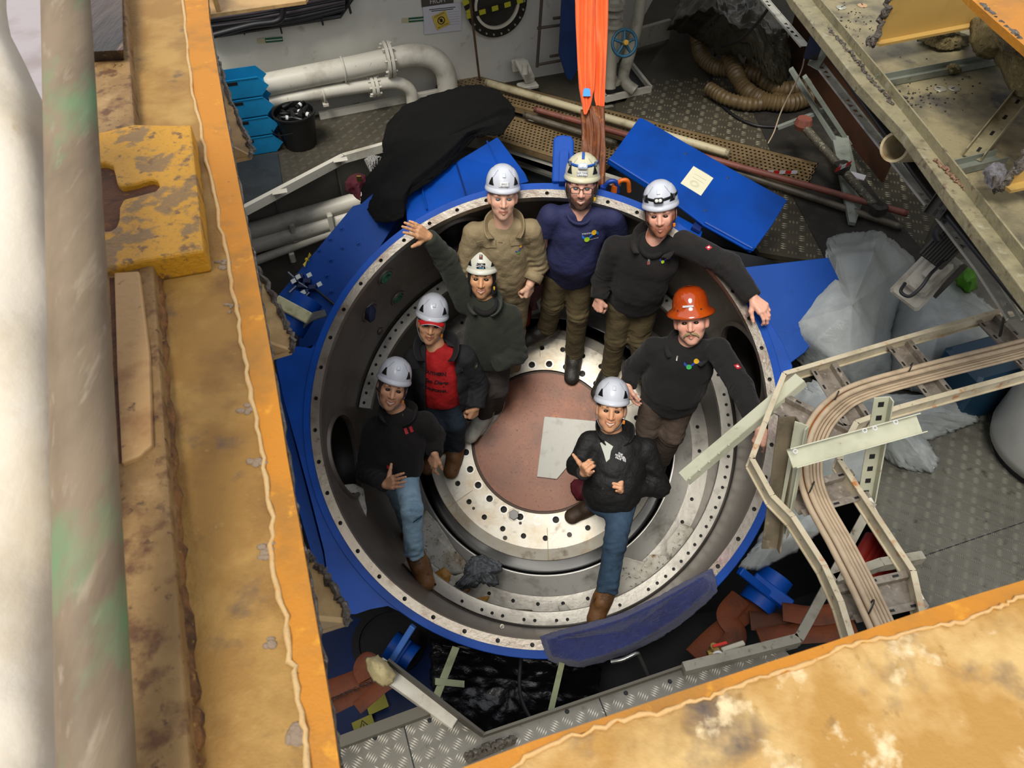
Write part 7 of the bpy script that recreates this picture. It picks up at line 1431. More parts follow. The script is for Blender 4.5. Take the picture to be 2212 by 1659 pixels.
def trouser_sdf(J, p, seed):
    pl = J['pel']; lat = unit(J['hpr'] - J['hpl']); up = unit(J['neck'] - pl); fw = unit(np.cross(lat, up)); lat = np.cross(up, fw); A = np.array([lat, up, fw]); w = p.get('w', 1.0); lw = p.get('lw', 1.0); FK = Folds(seed + 29, 24); FS = Folds(seed + 9, 26); FL_ = Folds(seed + 19, 13)
    def fn(P):
        r = d_ell(P, pl - up*.01, A, (.162*w, .14, .122*w))
        for a, b, c in (('hpl', 'knl', 'anl'), ('hpr', 'knr', 'anr')):
            h, k, n = J[a], J[b], J[c]; e = k + (n - k)*1.0
            g = smin(d_cone(P, h, k, .098*lw, .075*lw), smax(d_cone(P, k, e, .074*lw, .072*lw), (P @ unit(n - k).astype(f32) - f32(e @ unit(n - k))), .01), .03); ax_ = unit(n - h).astype(f32)
            g = g + (f32(.012)*np.exp(-((P - k.astype(f32)) @ ax_/f32(.12))**2) + f32(.016)*np.exp(-((P - e.astype(f32)) @ ax_/f32(.08))**2))*FK(P + ax_*f32(1.3)*(P @ ax_)[:, None]); r = smin(r, g, .035)
        return smax(r + .006*FL_(P) + .003*FS(P), P @ up.astype(f32) - f32(pl @ up + .16), .02)
    return fn, *hull(pl, *[J[k] for k in ('hpl', 'hpr', 'knl', 'knr', 'anl', 'anr')], pad=.2)
def collar(t, J, A, m, h=.055, r0=.072, gap=.7, flare=.018, inner=None, drop=.045):
    """stand collar open at the front"""
    c = J['neck'] - A[1]*.004 + A[2]*.022; r0 = r0 + .020; h = h*1.1; drop = drop*.75
    def f(u, v):
        a = gap + (2*math.pi - 2*gap)*u; fr = math.cos(a); rr = r0 + flare*v + .03*max(0, fr)*v
        return c + A[0]*math.sin(a)*rr*1.08 + A[2]*fr*rr + A[1]*(h*v*(1 - .55*max(0, fr)) - drop*max(0, fr) + .012*max(0, -fr))
    return MB().grid(f, 36, 6).build('collar', m, t, smooth=180, solid=.006)
def undershirt(t, J, A, m, r=.070):
    return MB().torus(J['neck'] + A[1]*.004 + A[2]*.028, (A[0], unit(A[2] - A[1]*.45), unit(A[1] + A[2]*.45)), r, .020, 28, 8).build('undershirt', m, t, smooth=60)
def flap(tree, px, py, w, h, m, name, par, rot=0, off=.008, point=.0):
    n = 8; V = [((i/n - .5), (j/4 - .5)*h - (point*(1 - abs(2*i/n - 1)) if j == 0 else 0)) for j in range(5) for i in range(n + 1)]; o = decal(tree, V, px, py, w, m, name, par, rot, off, [(j*(n+1) + i, j*(n+1) + i + 1, (j+1)*(n+1) + i + 1, (j+1)*(n+1) + i) for j in range(4) for i in range(n)])
    if o: s = o.modifiers.new('s', 'SOLIDIFY'); s.thickness = .004
    return o
def bvh(V, Q): return BVHTree.FromPolygons([tuple(v) for v in V], [tuple(q) for q in Q])
def stick(b, tree, px, py, off=.004):
    """first point of the garment along the sight line, and its normal"""
    r = unit(ray(px, py)); h = tree.ray_cast(Vector(CAM), Vector(r))
    return (np.array(h[0]), np.array(h[1])) if h[0] is not None else (None, None)
def decal(tree, pts2, px, py, w, m, name, par, rot=0.0, off=.003, faces=None, ax=None):
    """lay a flat outline (units of w metres) on a garment round the spot seen at px,py"""
    c, n = stick(None, tree, px, py)
    if c is None: return None
    n = n if n @ (CAM - c) > 0 else -n; u = unit(AX - n*(AX @ n)); v = np.cross(n, u); a = math.radians(rot); u, v = u*math.cos(a) + v*math.sin(a), v*math.cos(a) - u*math.sin(a); V = []
    for x, y in pts2:
        q = c + (u*x + v*y)*w; h = tree.find_nearest(Vector(q)); hp, hn = np.array(h[0]), np.array(h[1]); hn = hn if hn @ n > 0 else -hn; V.append(hp + hn*off)
    return MB().add(V, faces or [tuple(range(len(V)))]).build(name, m, par)
def circ2(cx, cy, r, n=16): return [(cx + r*math.cos(2*math.pi*k/n), cy + r*math.sin(2*math.pi*k/n)) for k in range(n)]
def wave2(cx, cy, L, h, th, n=12):
    P = [(cx + L*(k/n - .5), cy + h*math.sin(-2*math.pi*(k/n) + .2)) for k in range(n + 1)]; V = [(x, y + th/2) for x, y in P] + [(x, y - th/2) for x, y in P]; return V, [(k, k + 1, n + 2 + k, n + 1 + k) for k in range(n)]
M_lb, M_ly, M_lg, M_lgn = mat('logo_blue', '#1768b8', .6), mat('logo_yellow', '#d6a615', .6), mat('logo_lime', '#9cc214', .6), mat('logo_green', '#3aa856', .6)
M_lnavy = mat('logo_navy', '#1f3d9a', .6); M_wht = mat('logo_white', '#d8d8d8', .6)
def logo(tree, px, py, w, par, blue=M_lb, green=M_lg, words=True):
    V, Fc = wave2(0, 0, 1.3, .20, .22); decal(tree, V, px, py, w, blue, 'logo_wave', par, 0, .006, Fc)
    decal(tree, circ2(.26, .24, .20), px, py, w, M_ly, 'logo_disc', par, 0, .008); decal(tree, circ2(-.26, -.24, .20), px, py, w, green, 'logo_disc', par, 0, .008)
    if words: words2(tree, 'SCIENTIFIC', px, py, w, -.28, .22, .16, M_wht, par); words2(tree, 'OCEAN SERVICES', px, py, w, .28, -.30, .10, M_wht, par)
def words2(tree, body, px, py, w, ox, oy, size, m, par, rot=0, shear=0, bold=0):
    cu = bpy.data.curves.new('lettering', 'FONT'); cu.body = body; cu.size = size; cu.align_x = 'CENTER'; cu.align_y = 'CENTER'; cu.offset = bold; cu.shear = shear; cu.resolution_u = 2
    ob = bpy.data.objects.new('lettering', cu); COL.objects.link(ob); bpy.context.view_layer.update(); me = bpy.data.meshes.new_from_object(ob.evaluated_get(bpy.context.evaluated_depsgraph_get())); bpy.data.objects.remove(ob)
    V = [(v.co.x + ox, v.co.y + oy) for v in me.vertices]; Fc = [tuple(q.vertices) for q in me.polygons]; bpy.data.meshes.remove(me)
    return decal(tree, V, px, py, w, m, 'lettering', par, rot, .006, Fc)
def person(key, p):
    J = {k: PY(*v) for k, v in PPL[key].items()}; base = (J['anl'] + J['anr'])/2
    t = thing('person', base, p['label'], 'person', 'eight men in the well')
    o, R, parts = build_head(t, J, p)
    # skin: head and neck, bare forearms, hands -> one body mesh
    Vs, Qs, Cs = [], [], []; off = 0
    def addp(V, Q, C):
        nonlocal off
        Vs.append(V); Qs.append(Q + off); Cs.append(C); off += len(V)
    for a in parts: addp(*a)
    links = []; nh = len(parts[0][1]); qn = nh
    skin = np.array(srgb(p.get('hskin', p['skin']))[:3])
    for side, hd in (('l', p.get('hl')), ('r', p.get('hr'))):
        if not hd: continue
        w, e = J['wr' + side], J['el' + side]; tp = PY(*hd['tip']) if 'tip' in hd else w + unit(w - e)*.1; d = unit(tp - w); n = np.asarray(hd['n'], float); s = np.asarray(hd['s'], float)
        cu, th = CURL[hd['pose']]; w0 = w - unit(w - e)*.012
        if hd['pose'] == 'shaka': cu = [75, 80, 78, 4]
        fn, lo, hi = hand_sdf(w0, d, n, s, cu, th, hd.get('sc', 1.02), e + (w - e)*(0 if hd.get('bare') else hd.get('from', .8)), J['sh' + side] + (e - J['sh' + side])*.4 if hd.get('bare') else None); V, Q = mesh_sdf(fn, lo, hi, .0032); V = relax(V, Q, 1, .3)
        C = np.tile(skin, (len(V), 1))*(1 + .05*np.sin(V @ np.array([190., 170, 210])))[:, None]; addp(V, Q, C); links.append((side, qn, qn + len(Q), J['sh' + side] + (e - J['sh' + side])*.4 if hd.get('bare') else e + (w - e)*hd.get('from', .8))); qn += len(Q)
    # join head and hands through the arms inside the sleeves, so the body is one surface
    Vb, Qb = np.concatenate(Vs), np.concatenate(Qs); Cb = np.concatenate(Cs); cen = Vb[Qb].mean(1); used = []
    for side, i0, i1, st in links:
        m_ = np.full(len(cen), 9.0); m_[:nh] = np.linalg.norm(cen[:nh] - (J['neck'] - UP*.06 + (J['sh' + side] - J['neck'])*.12), axis=1); m_[used] = 9; qa = int(m_.argmin())
        m2 = np.full(len(cen), 9.0); m2[i0:i1] = np.linalg.norm(cen[i0:i1] - st, axis=1); qb = int(m2.argmin()); used += [qa, qb]
        rings_ = [list(Qb[qa])]
        for jp in (J['sh' + side]*.9 + J['neck']*.1 - UP*.02, J['el' + side] if np.linalg.norm(st - J['el' + side]) > .04 else None):
            if jp is None: continue
            b_ = len(Vb); Vb = np.concatenate([Vb, jp + .018*np.array([AX, AU, -AX, -AU])]); Cb = np.concatenate([Cb, np.tile(skin, (4, 1))]); rings_.append([b_, b_ + 1, b_ + 2, b_ + 3])
        rings_.append(list(Qb[qb])[::-1]); ex_ = [[r0[k], r0[(k+1) % 4], r1[(k+1) % 4], r1[k]] for r0, r1 in zip(rings_, rings_[1:]) for k in range(4)]; Qb = np.concatenate([Qb, np.array(ex_)])
    Qb = np.delete(Qb, used, 0) if used else Qb
    body = np_obj('body', Vb, Qb, M_skin, t, Cb)
    face_parts(t, o, R, p)
    (hard_hat if p.get('hat') else helmet)(t, o, R, p)
    if p.get('cap'):
        T = lambda v: o + R.T @ np.asarray(v); MB().grid(lambda u, v: T(((u - .5)*.165*(1 - .25*v), .054 - .016*v - .030*(2*u - 1)**2*(1 - .2*v), .072 + .072*v*(1 - .45*(2*u - 1)**2))), 16, 8).build('cap_visor', p['cap'], t, smooth=180, solid=.004)
        P = [T(((u - .5)*.165*.75, 0.038 - .030*(2*u - 1)**2*.8 - .001, .144 - .0324*(2*u - 1)**2)) for u in np.linspace(0, 1, 15)]; MB().tube(P, .0022, 5).build('visor_piping', M_paper, t)
    if p.get('hood'): # knitted liner framing the face
        T = lambda v: o + R.T @ np.asarray(v); f = p.get('fat', 1.0); m = p['hood']
        MB().grid(lambda u, v: T((math.sin(-2.3 + 4.6*u)*(.084*f + .004*math.sin(v*9)), .045 - (.155 if p.get('hoodlow') else .075)*v, -.012 - math.cos(-2.3 + 4.6*u)*.0*1 + (-.1*math.cos((-2.3 + 4.6*u)))*.9 + .0)), 24, 8).build('hood', m, t, smooth=180, solid=.006)
    hem = J['pel'] - unit(J['neck'] - J['pel'])*p.get('hem', .10)
    fn, lo, hi, A = torso_sdf(J, p, p.get('ease', .006), p.get('sleeve', 1.0), p.get('arms', (1, 1)), p['seed'], hem, p.get('fold', .007)); V, Q = mesh_sdf(fn, lo, hi, .0078); V = relax(V, Q, 1, .35)
    jk = np_obj(p['top'], V, Q, p['topm'], t); tag(jk, p.get('toplabel')); tree = bvh(V, Q)
    fn, lo, hi = trouser_sdf(J, p, p['seed']); V2, Q2 = mesh_sdf(fn, lo, hi, .0085); V2 = relax(V2, Q2, 1, .35); tr = np_obj('trousers', V2, Q2, p['trm'], t); tag(tr, p.get('trlabel')); tree2 = bvh(V2, Q2)
    for side in 'lr':
        b = p.get('b' + side)
        if b: boot(t, J['an' + side], PR(*b['toe']), b['m'], WN if b.get('well', 1) else UP, b.get('lab'), b.get('L', .30), b.get('sole', M_sole), b.get('lace', M_lace), b.get('sneaker', False), J['kn' + side])
    if p.get('collar'): collar(t, J, A, **p['collar'])
    if p.get('under'): undershirt(t, J, A, p['under'])
    return t, J, tree, jk, tree2, tr, o, R, A
# fabrics
M_flc = mat('black_fleece', '#0c0b0b', .92, layers=[(5, '#121110', .45, .7)], bump=[(140, .25), (15, .55)], sheen=.06)
M_flc2 = mat('brown_black_fleece', '#100d0c', .92, layers=[(5, '#171311', .45, .7)], bump=[(140, .25), (15, .55)], sheen=.06)
M_shell = mat('black_softshell', '#0a0a0b', .7, layers=[(5, '#101011', .45, .7)], bump=[(60, .1), (15, .55)])
M_olive = mat('olive_sweater', '#1e2319', .92, layers=[(6, '#262b1f', .45, .7)], bump=[(150, .3), (15, .55)], sheen=.1)
M_khaki = mat('khaki_coverall', '#8d7d5e', .8, layers=[(5, '#7d6d50', .45, .7), (2.5, '#9a8a6a', .55, .75)], bump=[(200, .12), (15, .55)])
M_navyt = mat('navy_tshirt', '#20244e', .8, layers=[(5, '#1a1e44', .45, .7)], bump=[(200, .1), (15, .55)])
M_work = mat('olive_brown_trousers', '#5f5236', .85, layers=[(4, '#51462d', .45, .7), (9, '#6d6042', .58, .76)], bump=[(200, .12), (15, .55)])
M_taupe = mat('taupe_trousers', '#54463c', .85, layers=[(4, '#483b32', .45, .7)], bump=[(200, .12), (15, .55)])
M_grb = mat('grey_brown_trousers', '#3c3431', .85, layers=[(4, '#332c29', .45, .7)], bump=[(200, .12), (15, .55)])
M_jean = mat('dark_blue_jeans', '#2c4258', .85, layers=[(3.5, '#40607c', .48, .7), (9, '#22333f', .55, .72)], bump=[(260, .15), (15, .55)])
M_jeanl = mat('light_blue_jeans', '#8aa9bf', .85, layers=[(3.5, '#a3bfd2', .45, .7), (8, '#6a889f', .55, .74)], bump=[(260, .15), (15, .55)])
M_jeand = mat('navy_jeans', '#182431', .85, layers=[(4, '#22354a', .48, .7)], bump=[(260, .15), (15, .55)])
M_denim = mat('black_denim', '#1b1b1e', .85, layers=[(4, '#26272b', .45, .7)], bump=[(220, .15), (15, .55)])
M_redt = mat('red_tshirt', '#b01013', .8, layers=[(4, '#98090d', .45, .7)], bump=[(15, .55)])
M_bbt = mat('tan_leather_boot', '#7c532c', .6, layers=[(7, '#5f3f22', .45, .68), (18, '#3c2a1a', .6, .74)], bump=[(40, .3)])
M_bkb = mat('black_leather_boot', '#26221e', .55, layers=[(7, '#35302a', .48, .7), (20, '#4a443c', .62, .76)], bump=[(40, .3)])
M_brb = mat('dark_brown_boot', '#3a2a1d', .6, layers=[(7, '#4e3a28', .5, .7)], bump=[(40, .3)])
M_snk = mat('white_sneaker', '#b9b5ab', .7, layers=[(9, '#a09c92', .5, .7)], bump=[(60, .3)])
TAN, LIGHT, PINK, BROWN = '#c48d6c', '#d6a88f', '#dba58f', '#cf9a76'
N_CAM = lambda J, k: unit(CAM - J[k])
tocam = unit(CAM - np.array([.3, 3.4, 0])); side_r = AX; side_l = -AX
# 1 khaki coverall
KC = dict(label='man in a khaki coverall and white helmet at the back left of the well', skin=LIGHT, ruddy=.9, smile=.15, pit=15, roll=0, yaw=4, hs=1.05, iris=M_iris2, hair='#6b4a30', hw=.7, helm='white', hlabel='white helmet with a white name label', hx=[('label', ['Jens J', '2nd Eng'])], seed=3,
    top='coverall_jacket', topm=M_khaki, w=1.0, ease=.012, trm=M_khaki, hem=.16, fold=.008, cuff=.62, hr=dict(pose='fist', tip=(1138, 650, 3.80), n=AX*.6 + tocam*.6, s=tocam, **{'from': .45}), collar=dict(m=M_khaki, h=.05, gap=.75, flare=.022, drop=.05), browm=mat('brow_brown', '#7a563a', .8), lidm=mat('lid_brown', '#6e4a38', .7))
t, J, tr1, jk, tr2, trs, o, R, A = person('KC', KC)
V, Fc = wave2(0, 0, 1.0, .16, .15); decal(tr1, V, 1122, 539, .062, M_lnavy, 'logo_wave', jk, 12, .003, Fc); decal(tr1, circ2(.24, .30, .17), 1122, 539, .062, M_ly, 'logo_disc', jk, 12, .004); decal(tr1, circ2(-.22, -.26, .16), 1122, 539, .062, mat('logo_leaf', '#5a8a3a', .6), 'logo_disc', jk, 12, .004)
M_khd = mat('khaki_seam', '#7a6b4e', .85)
for (x, y) in ((1122, 518), (1052, 524)): flap(tr1, x, y, .13, .34, M_khaki, 'pocket_flap', jk, 6, .008, .12)
decal(tr1, [(-.06, .5), (.06, .5), (.06, -.5), (-.06, -.5)], 1083, 560, .26, M_khd, 'button_placket', jk, 4, .0035, [(0, 1, 2, 3)])
c = J['elr'] + (J['wrr'] - J['elr'])*.56; d_ = unit(J['wrr'] - J['elr']); MB().tube([c - d_*.03, c + d_*.03], .062, 18, caps=False).build('rolled_cuff', M_khaki, jk, smooth=60, solid=.008)
# 2 blue T-shirt
BT = dict(label='bearded man with glasses in a navy T-shirt and cream helmet', skin=PINK, ruddy=.7, smile=.7, teeth=.6, pit=14, roll=-2, hs=1.07, fat=1.05, beard='#2e1f17', bw=.9, iris=M_iris2, hair='#3a2a20', helm='cream', hlabel='cream helmet with a blue headlamp and name label', hx=[('label', ['Luuk Vianen', '3rd Eng']), ('lamp', (mat('blue_band', '#1f56a8', .6), mat('pale_lamp', '#b9c4d8', .35), .52)), ('topband', mat('blue_band', ''))], strap=M_strap, clip=M_yclip, glasses=True, seed=5,
    top='tshirt', topm=M_navyt, w=1.04, belly=1.26, ease=.008, sleeve=.62, trm=M_work, lw=1.03, hem=.085, aw=1.1,
    hl=dict(pose='relax', bare=1, n=-tocam, s=UP, tip=(1240, 585, 4.06)), hr=dict(pose='relax', bare=1, n=-tocam, s=UP, tip=(1265, 590, 4.06)), bl=dict(m=M_bkb, toe=(1165, 735, HW), lab='black leather work boot pointing left'), br=dict(m=M_bkb, toe=(1235, 812, HW)), trlabel='olive brown work trousers')
t, J, tr1, jk, tr2, trs, o, R, A = person('BT', BT); logo(tr1, 1275, 509, .085, jk)
MB().torus(J['neck'] + A[1]*.005 + A[2]*.02, (A[0], unit(A[2] - A[1]*.35), unit(A[1] + A[2]*.35)), .078, .010, 28, 8).build('neck_band', M_navyt, jk, smooth=60)
# 3 black fleece, arm on the rim
BF = dict(label='red bearded man in a black fleece resting his arm on the right rim', skin=PINK, ruddy=.8, smile=.45, pit=16, roll=4, yaw=-4, hs=1.06, beard='#8f4d28', bw=.75, iris=M_iris, hair='#8a5030', hw=.6, helm='white', hlabel='white helmet with a black headlamp', hx=[('lamp', (M_vent, mat('black_lamp', '#1b1a1b', .35), .26))], twolens=True, strap=M_strap, clip=M_ory, seed=7, browm=mat('brow_red', '#8a5535', .8), lidm=mat('lid_red', '#6b3a2a', .7),
    under=mat('black_undershirt', '#0c0b0b', .9), top='fleece_jacket', topm=M_flc2, w=1.06, belly=1.12, ease=.014, trm=M_work, lw=1.05, hem=.11, aw=1.08, hl=dict(pose='fist', tip=(1289, 684, 3.72), n=-AX*.5 + tocam*.7, s=tocam), hr=dict(pose='grip', tip=(1657, 678, 3.13), n=unit(tocam + UP*.6 + AX*.3), s=-AX - UP, sc=1.08), bl=dict(m=M_bkb, toe=(1297, 842, HW)), collar=dict(m=M_flc2, h=.07, gap=.75, flare=.03, drop=.03), trlabel='olive brown work trousers')
t, J, tr1, jk, tr2, trs, o, R, A = person('BF', BF); logo(tr1, 1436, 560, .056, jk, M_lnavy, M_lg, False)
M_rl = mat('red_label', '#b4202a', .6)
decal(tr1, [(-.5, -.5), (.5, -.5), (.5, .5), (-.5, .5)], 1531, 535, .028, M_rl, 'sleeve_label', jk, 30, .003); decal(tr1, circ2(0, 0, .25, 8), 1531, 535, .028, M_wht, 'label_mark', jk, 30, .004)
decal(tr1, [(-.1, .5), (.1, .5), (.1, -.5), (-.1, -.5)], 1402, 560, .06, mat('zip_silver', '#8a8784', .4, .6), 'zip', jk, 0, .005, [(0, 1, 2, 3)]); decal(tr1, [(-.3, .5), (.3, .5), (.3, -.5), (-.3, -.5)], 1400, 568, .02, mat('zip_red', '#7a2a20', .5), 'zip_pull', jk, 0, .007, [(0, 1, 2, 3)])
# 4 amber hat
OH = dict(label='moustached man in a shiny amber full brim hat and black fleece', skin=PINK, ruddy=1.0, smile=.55, pit=11, roll=4, yaw=-4, hs=1.12, fat=1.1, iris=M_iris, hair='#8a7a5c', hw=.8, hat=True, hlabel='shiny amber full brim hard hat', tache='#a8946c', browm=mat('brow_sandy', '#a08560', .8), lidm=mat('lid_red', ''), seed=9,
    under=mat('navy_undershirt', '#12131c', .9), top='fleece_jacket', topm=M_flc, w=1.10, belly=1.3, ease=.014, trm=M_taupe, lw=1.08, hem=.10, aw=1.08, hl=dict(pose='relax', tip=(1362, 856, 3.30), n=-AX, s=tocam), hr=dict(pose='grip', tip=(1668, 972, 2.55), n=unit(tocam + UP*.5), s=-AX - UP*.5, sc=1.08), bl=dict(m=M_bkb, toe=(1395, 1010, HW)), br=dict(m=M_bkb, toe=(1420, 1018, HW)), collar=dict(m=M_flc, h=.06, gap=.7, flare=.035, drop=.03), trlabel='taupe work trousers')
t, J, tr1, jk, tr2, trs, o, R, A = person('OH', OH); logo(tr1, 1496, 786, .082, jk, M_lnavy, M_lgn, False)
decal(tr1, [(-.5, -.5), (.5, -.5), (.5, .5), (-.5, .5)], 1593, 792, .034, M_rl, 'sleeve_label', jk, 30, .003); decal(tr1, circ2(0, 0, .25, 8), 1593, 792, .034, M_wht, 'label_mark', jk, 30, .004)
decal(tr1, [(-.15, .5), (.15, .5), (.15, -.5), (-.15, -.5)], 1463, 774, .03, mat('zip_silver', ''), 'zip_pull', jk, -15, .006, [(0, 1, 2, 3)])
# 5 front man, shaka hands
FM = dict(label='smiling man at the front making shaka signs, black zip jacket and dark jeans', skin=BROWN, ruddy=.5, smile=.9, teeth=.85, pit=14, roll=-6, yaw=4, hs=1.13, fat=1.06, hair='#1a1310', helm='white', hlabel='plain white helmet with black vents', strap=mat('grey_strap', '#6f7076', .6), clip=M_ory, seed=11,
    top='zip_jacket', topm=M_shell, w=1.06, belly=1.15, ease=.012, trm=M_jean, lw=.98, hem=.09, aw=1.05, hl=dict(pose='shaka', tip=(1280, 1000, 2.62), n=unit(tocam - AX*.4), s=unit(-AX*.6 + AU*.8), sc=1.1), hr=dict(pose='shaka', tip=(1318, 1040, 2.62), n=unit(tocam + AU*.3), s=unit(AU + AX*.2), sc=1.05), bl=dict(m=M_brb, toe=(1250, 1108, HW)), br=dict(m=M_bbt, toe=(1284, 1342, HM), L=.3, lab='tan leather boot standing on the near ring'), collar=dict(m=M_shell, h=.075, gap=.6, flare=.022, drop=.07), trlabel='dark blue jeans')
t, J, tr1, jk, tr2, trs, o, R, A = person('FM', FM)
decal(tr1, [(-.5, .35), (-.15, .45), (.35, .1), (.2, -.2), (.1, -.7), (-.12, -.9), (-.25, -.4)], 1313, 968, .10, mat('pale_polo_shirt', '#b9bdb2', .8), 'polo_shirt', jk, 0, .005)
words2(tr1, 'THE', 1340, 988, .05, -.18, .36, .34, M_wht, jk, -25, bold=.01); words2(tr1, 'NORTH', 1340, 988, .05, -.16, .06, .34, M_wht, jk, -25, bold=.01); words2(tr1, 'FACE', 1340, 988, .05, -.2, -.24, .34, M_wht, jk, -25, bold=.01)
for k in range(3):
    V = []; n = 10
    for i in range(n + 1): a = math.pi/2*i/n; r1, r2 = .30 + .22*k, .42 + .22*k; V += [(.36 + -.0 + r1*math.cos(math.pi/2 - a)*1 - .0, -.42 + r1*math.sin(math.pi/2 - a)), (.36 + r2*math.cos(math.pi/2 - a), -.42 + r2*math.sin(math.pi/2 - a))]
    decal(tr1, V, 1340, 988, .035, M_wht, 'logo_arc', jk, -25, .004, [(2*i, 2*i + 1, 2*i + 3, 2*i + 2) for i in range(n)])
decal(tr1, [(-.02, .5), (.02, .5), (.02, -.5), (-.02, -.5)], 1300, 1020, .22, mat('zip_dark', '#2a2a2c', .4), 'zip', jk, 8, .004, [(0, 1, 2, 3)])
w = J['wrr']; MB().torus(w + (J['elr'] - w)*.06, (AU, -AF, AX), .042, .006, 20, 6).build('wrist_watch', M_vent, t)
# 6 left front man
FL = dict(label='smiling man at the front left with a hand on his light jeans', skin='#cf9c7c', ruddy=.5, smile=.8, teeth=.75, pit=14, roll=-12, yaw=6, hs=1.12, hair='#3a2622', helm='white', hlabel='plain white helmet over a brown liner', strap=mat('grey_strap', ''), clip=M_ory, hood=mat('maroon_liner', '#3d2a28', .9), seed=13,
    top='fleece_jacket', topm=M_flc2, w=1.0, belly=1.05, ease=.014, trm=M_jeanl, lw=.92, hem=.06, aw=1.05, hl=dict(pose='spread', tip=(884, 1034, 2.66), n=unit(tocam + UP*.4), s=unit(AU - AX*.3), sc=1.08), hr=dict(pose='relax', tip=(934, 1012, 2.94), n=-AX*.3 + tocam*.4, s=tocam), br=dict(m=M_bbt, toe=(922, 1256, HM), L=.3, lab='tan nubuck boot standing on the ring'), bl=dict(m=M_bbt, toe=(890, 1170, 1.75)), collar=dict(m=M_flc2, h=.06, gap=.5, flare=.02, drop=.05), trlabel='faded light blue jeans')
t, J, tr1, jk, tr2, trs, o, R, A = person('FL', FL)
for x, y in ((877, 931), (888, 927)): decal(tr1, [(-.25, .5), (.25, .5), (.25, -.5), (-.25, -.5)], x, y, .04, mat('zip_bright_red', '#c01f28', .5), 'zip_pull', jk, 18, .006, [(0, 1, 2, 3)])
decal(tr1, [(-.02, .5), (.03, .5), (.03, -.5), (-.02, -.5)], 873, 912, .12, mat('zip_dark', ''), 'zip', jk, 10, .004, [(0, 1, 2, 3)])
decal(tr2, [(-.5, -.18), (.45, .15), (.5, .32), (-.45, .02)], 902, 1122, .07, mat('patch_blue', '#27466e', .8), 'knee_patch', trs, 0, .004)
decal(tr1, [(-.25, .5), (.25, .5), (.25, -.5), (-.25, -.5)], 838, 1008, .025, mat('zip_bright_red', ''), 'pocket_tag', jk, 0, .005, [(0, 1, 2, 3)])
# 7 red shirt
RS = dict(label='man in a red cap, red T-shirt and open black denim jacket', skin='#cc9a76', ruddy=.5, smile=.45, pit=19, roll=-8, yaw=2, hs=1.09, hair='#1a1512', helm='white', hlabel='white helmet worn over a red cap', cap=mat('red_cap', '#c0181a', .6), strap=mat('grey_strap', ''), clip=M_ory, seed=15,
    top='tshirt', topm=M_redt, w=.96, belly=1.1, ease=-.002, arms=(0, 0), trm=M_jeand, lw=.95, hem=.02, hr=dict(pose='fist', tip=(1018, 908, 3.40), n=AX*.5 + tocam*.5, s=tocam), br=dict(m=M_bbt, toe=(978, 1010, HW)), bl=dict(m=M_bbt, toe=(940, 985, HW)), trlabel='dark navy jeans')
t, J, tr1, jk, tr2, trs, o, R, A = person('RS', RS)
words2(tr1, 'SOUTHERN', 935, 806, .17, .06, .0, .20, mat('print_black', '#1c0a0c', .7), jk, -8, bold=.008); words2(tr1, 'San Diego', 938, 825, .17, .08, .0, .24, mat('print_black', ''), jk, -8, .25, .008); words2(tr1, 'CALIFORNIA', 938, 842, .17, .06, .0, .17, mat('print_black', ''), jk, -8, bold=.008)
decal(tr1, [(-.5, -.03), (.5, -.03), (.5, .03), (-.5, .03)], 938, 833, .15, mat('print_black', ''), 'print_bar', jk, -8, .004, [(0, 1, 2, 3)])
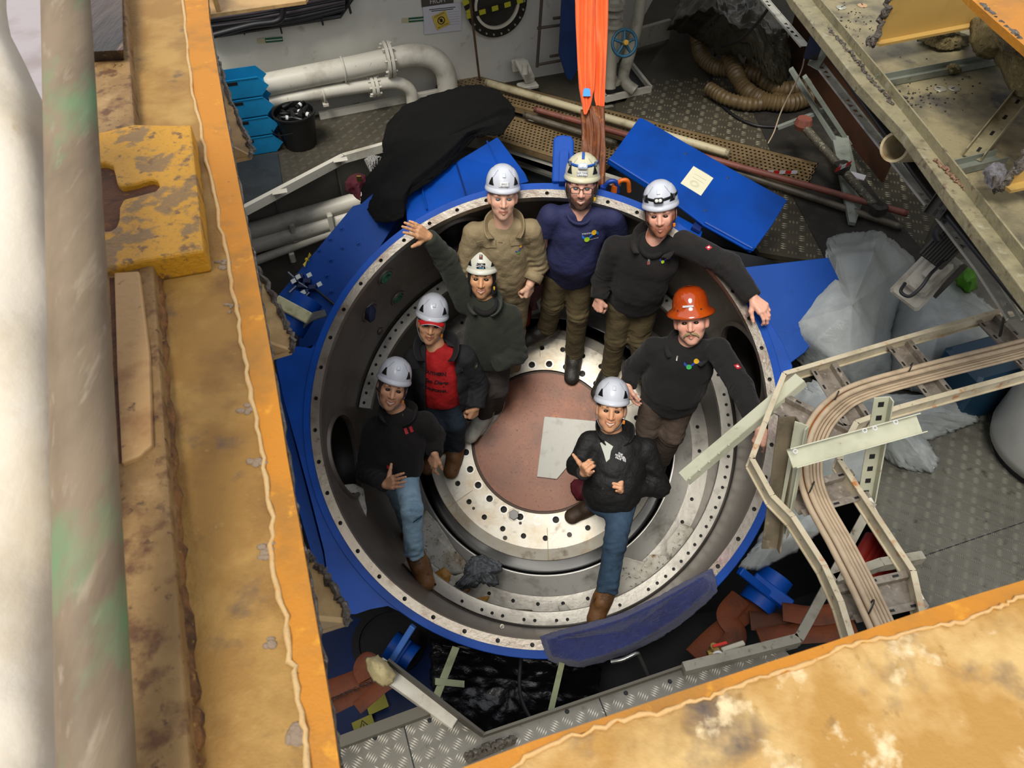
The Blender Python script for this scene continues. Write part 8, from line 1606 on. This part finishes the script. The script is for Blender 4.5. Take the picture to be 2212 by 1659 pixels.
# open jacket: same cut, opened along the front
p2 = dict(RS, w=1.06, aw=1.05); hem = J['pel'] - unit(J['neck'] - J['pel'])*.12
fn0, lo, hi, A = torso_sdf(J, p2, .022, 1.0, (1, 1), 16, hem, .008); cf = (J['shl'] + J['shr'])/2
def fnj(P):
    r = fn0(P); inner = r + .016; q = P - cf; x_ = q @ A[0]; y_ = q @ A[1]; z_ = q @ A[2]
    open_ = smax(np.abs(x_ - .012) - (.098 + .06*np.clip(-y_, 0, .5)), -(z_ + .0), .01); neckhole = d_cone(P, J['neck'] - A[1]*.06, J['neck'] + A[1]*.15 + A[2]*.03, .06, .085)
    return smax(smax(smax(r, -open_, .01), -neckhole, .01), -inner, .004)
V, Q = mesh_sdf(fnj, lo, hi, .0075); V = relax(V, Q, 1, .35); dj = np_obj('denim_jacket', V, Q, M_denim, t); tag(dj, 'black denim jacket worn open'); td = bvh(V, Q)
collar(t, J, A, M_denim, h=.06, r0=.085, gap=.75, flare=.035, drop=.06)
decal(td, [(-.4, .45), (0, .55), (.4, .45), (.45, 0), (.25, -.4), (0, -.6), (-.25, -.4), (-.45, 0)], 1028, 790, .045, mat('patch_grey', '#3d3b38', .8), 'shoulder_patch', dj, -10, .004); decal(td, circ2(0, 0, .22, 5), 1028, 790, .045, mat('patch_gold', '#8a7f66', .7), 'patch_emblem', dj, -10, .006)
for x, y in ((990, 800), (892, 790)): flap(td, x, y, .085, .4, mat('denim_flap', '#26272b', .85), 'pocket_flap', dj, -6, .006, .12)
# 8 olive sweater, arm raised
OS = dict(label='man in a dark olive sweater and ivory helmet raising one arm to the left rim', skin='#cc9870', ruddy=.5, smile=.6, teeth=.5, pit=18, roll=-2, yaw=-4, hs=1.10, hair='#14100e', beard='#5a3f30', bw=.25, helm='ivory', hlabel='ivory helmet with a black sticker', hx=[('gopro', 0)], strap=M_strap, clip=M_yclip, hood=mat('black_hood', '#0e0d0d', .9), hoodlow=True, seed=17,
    under=mat('black_undershirt', ''), top='sweater', topm=M_olive, w=.98, belly=1.08, ease=.014, trm=M_grb, lw=.9, hem=.06, aw=1.05, hl=dict(pose='flat', tip=(878, 486, 3.63), n=unit(WN + tocam*.4), s=unit(-AU - AX*.2), sc=1.12), hr=None, bl=dict(m=M_snk, toe=(1020, 944, HW), sneaker=True, sole=M_snk, lace=M_paper, lab='white sneaker'), br=dict(m=M_snk, toe=(1052, 905, HW), sneaker=True, sole=M_snk, lace=M_paper), collar=dict(m=M_olive, h=.05, gap=.45, flare=.012, drop=.04), trlabel='grey brown trousers')
t, J, tr1, jk, tr2, trs, o, R, A = person('OS', OS)
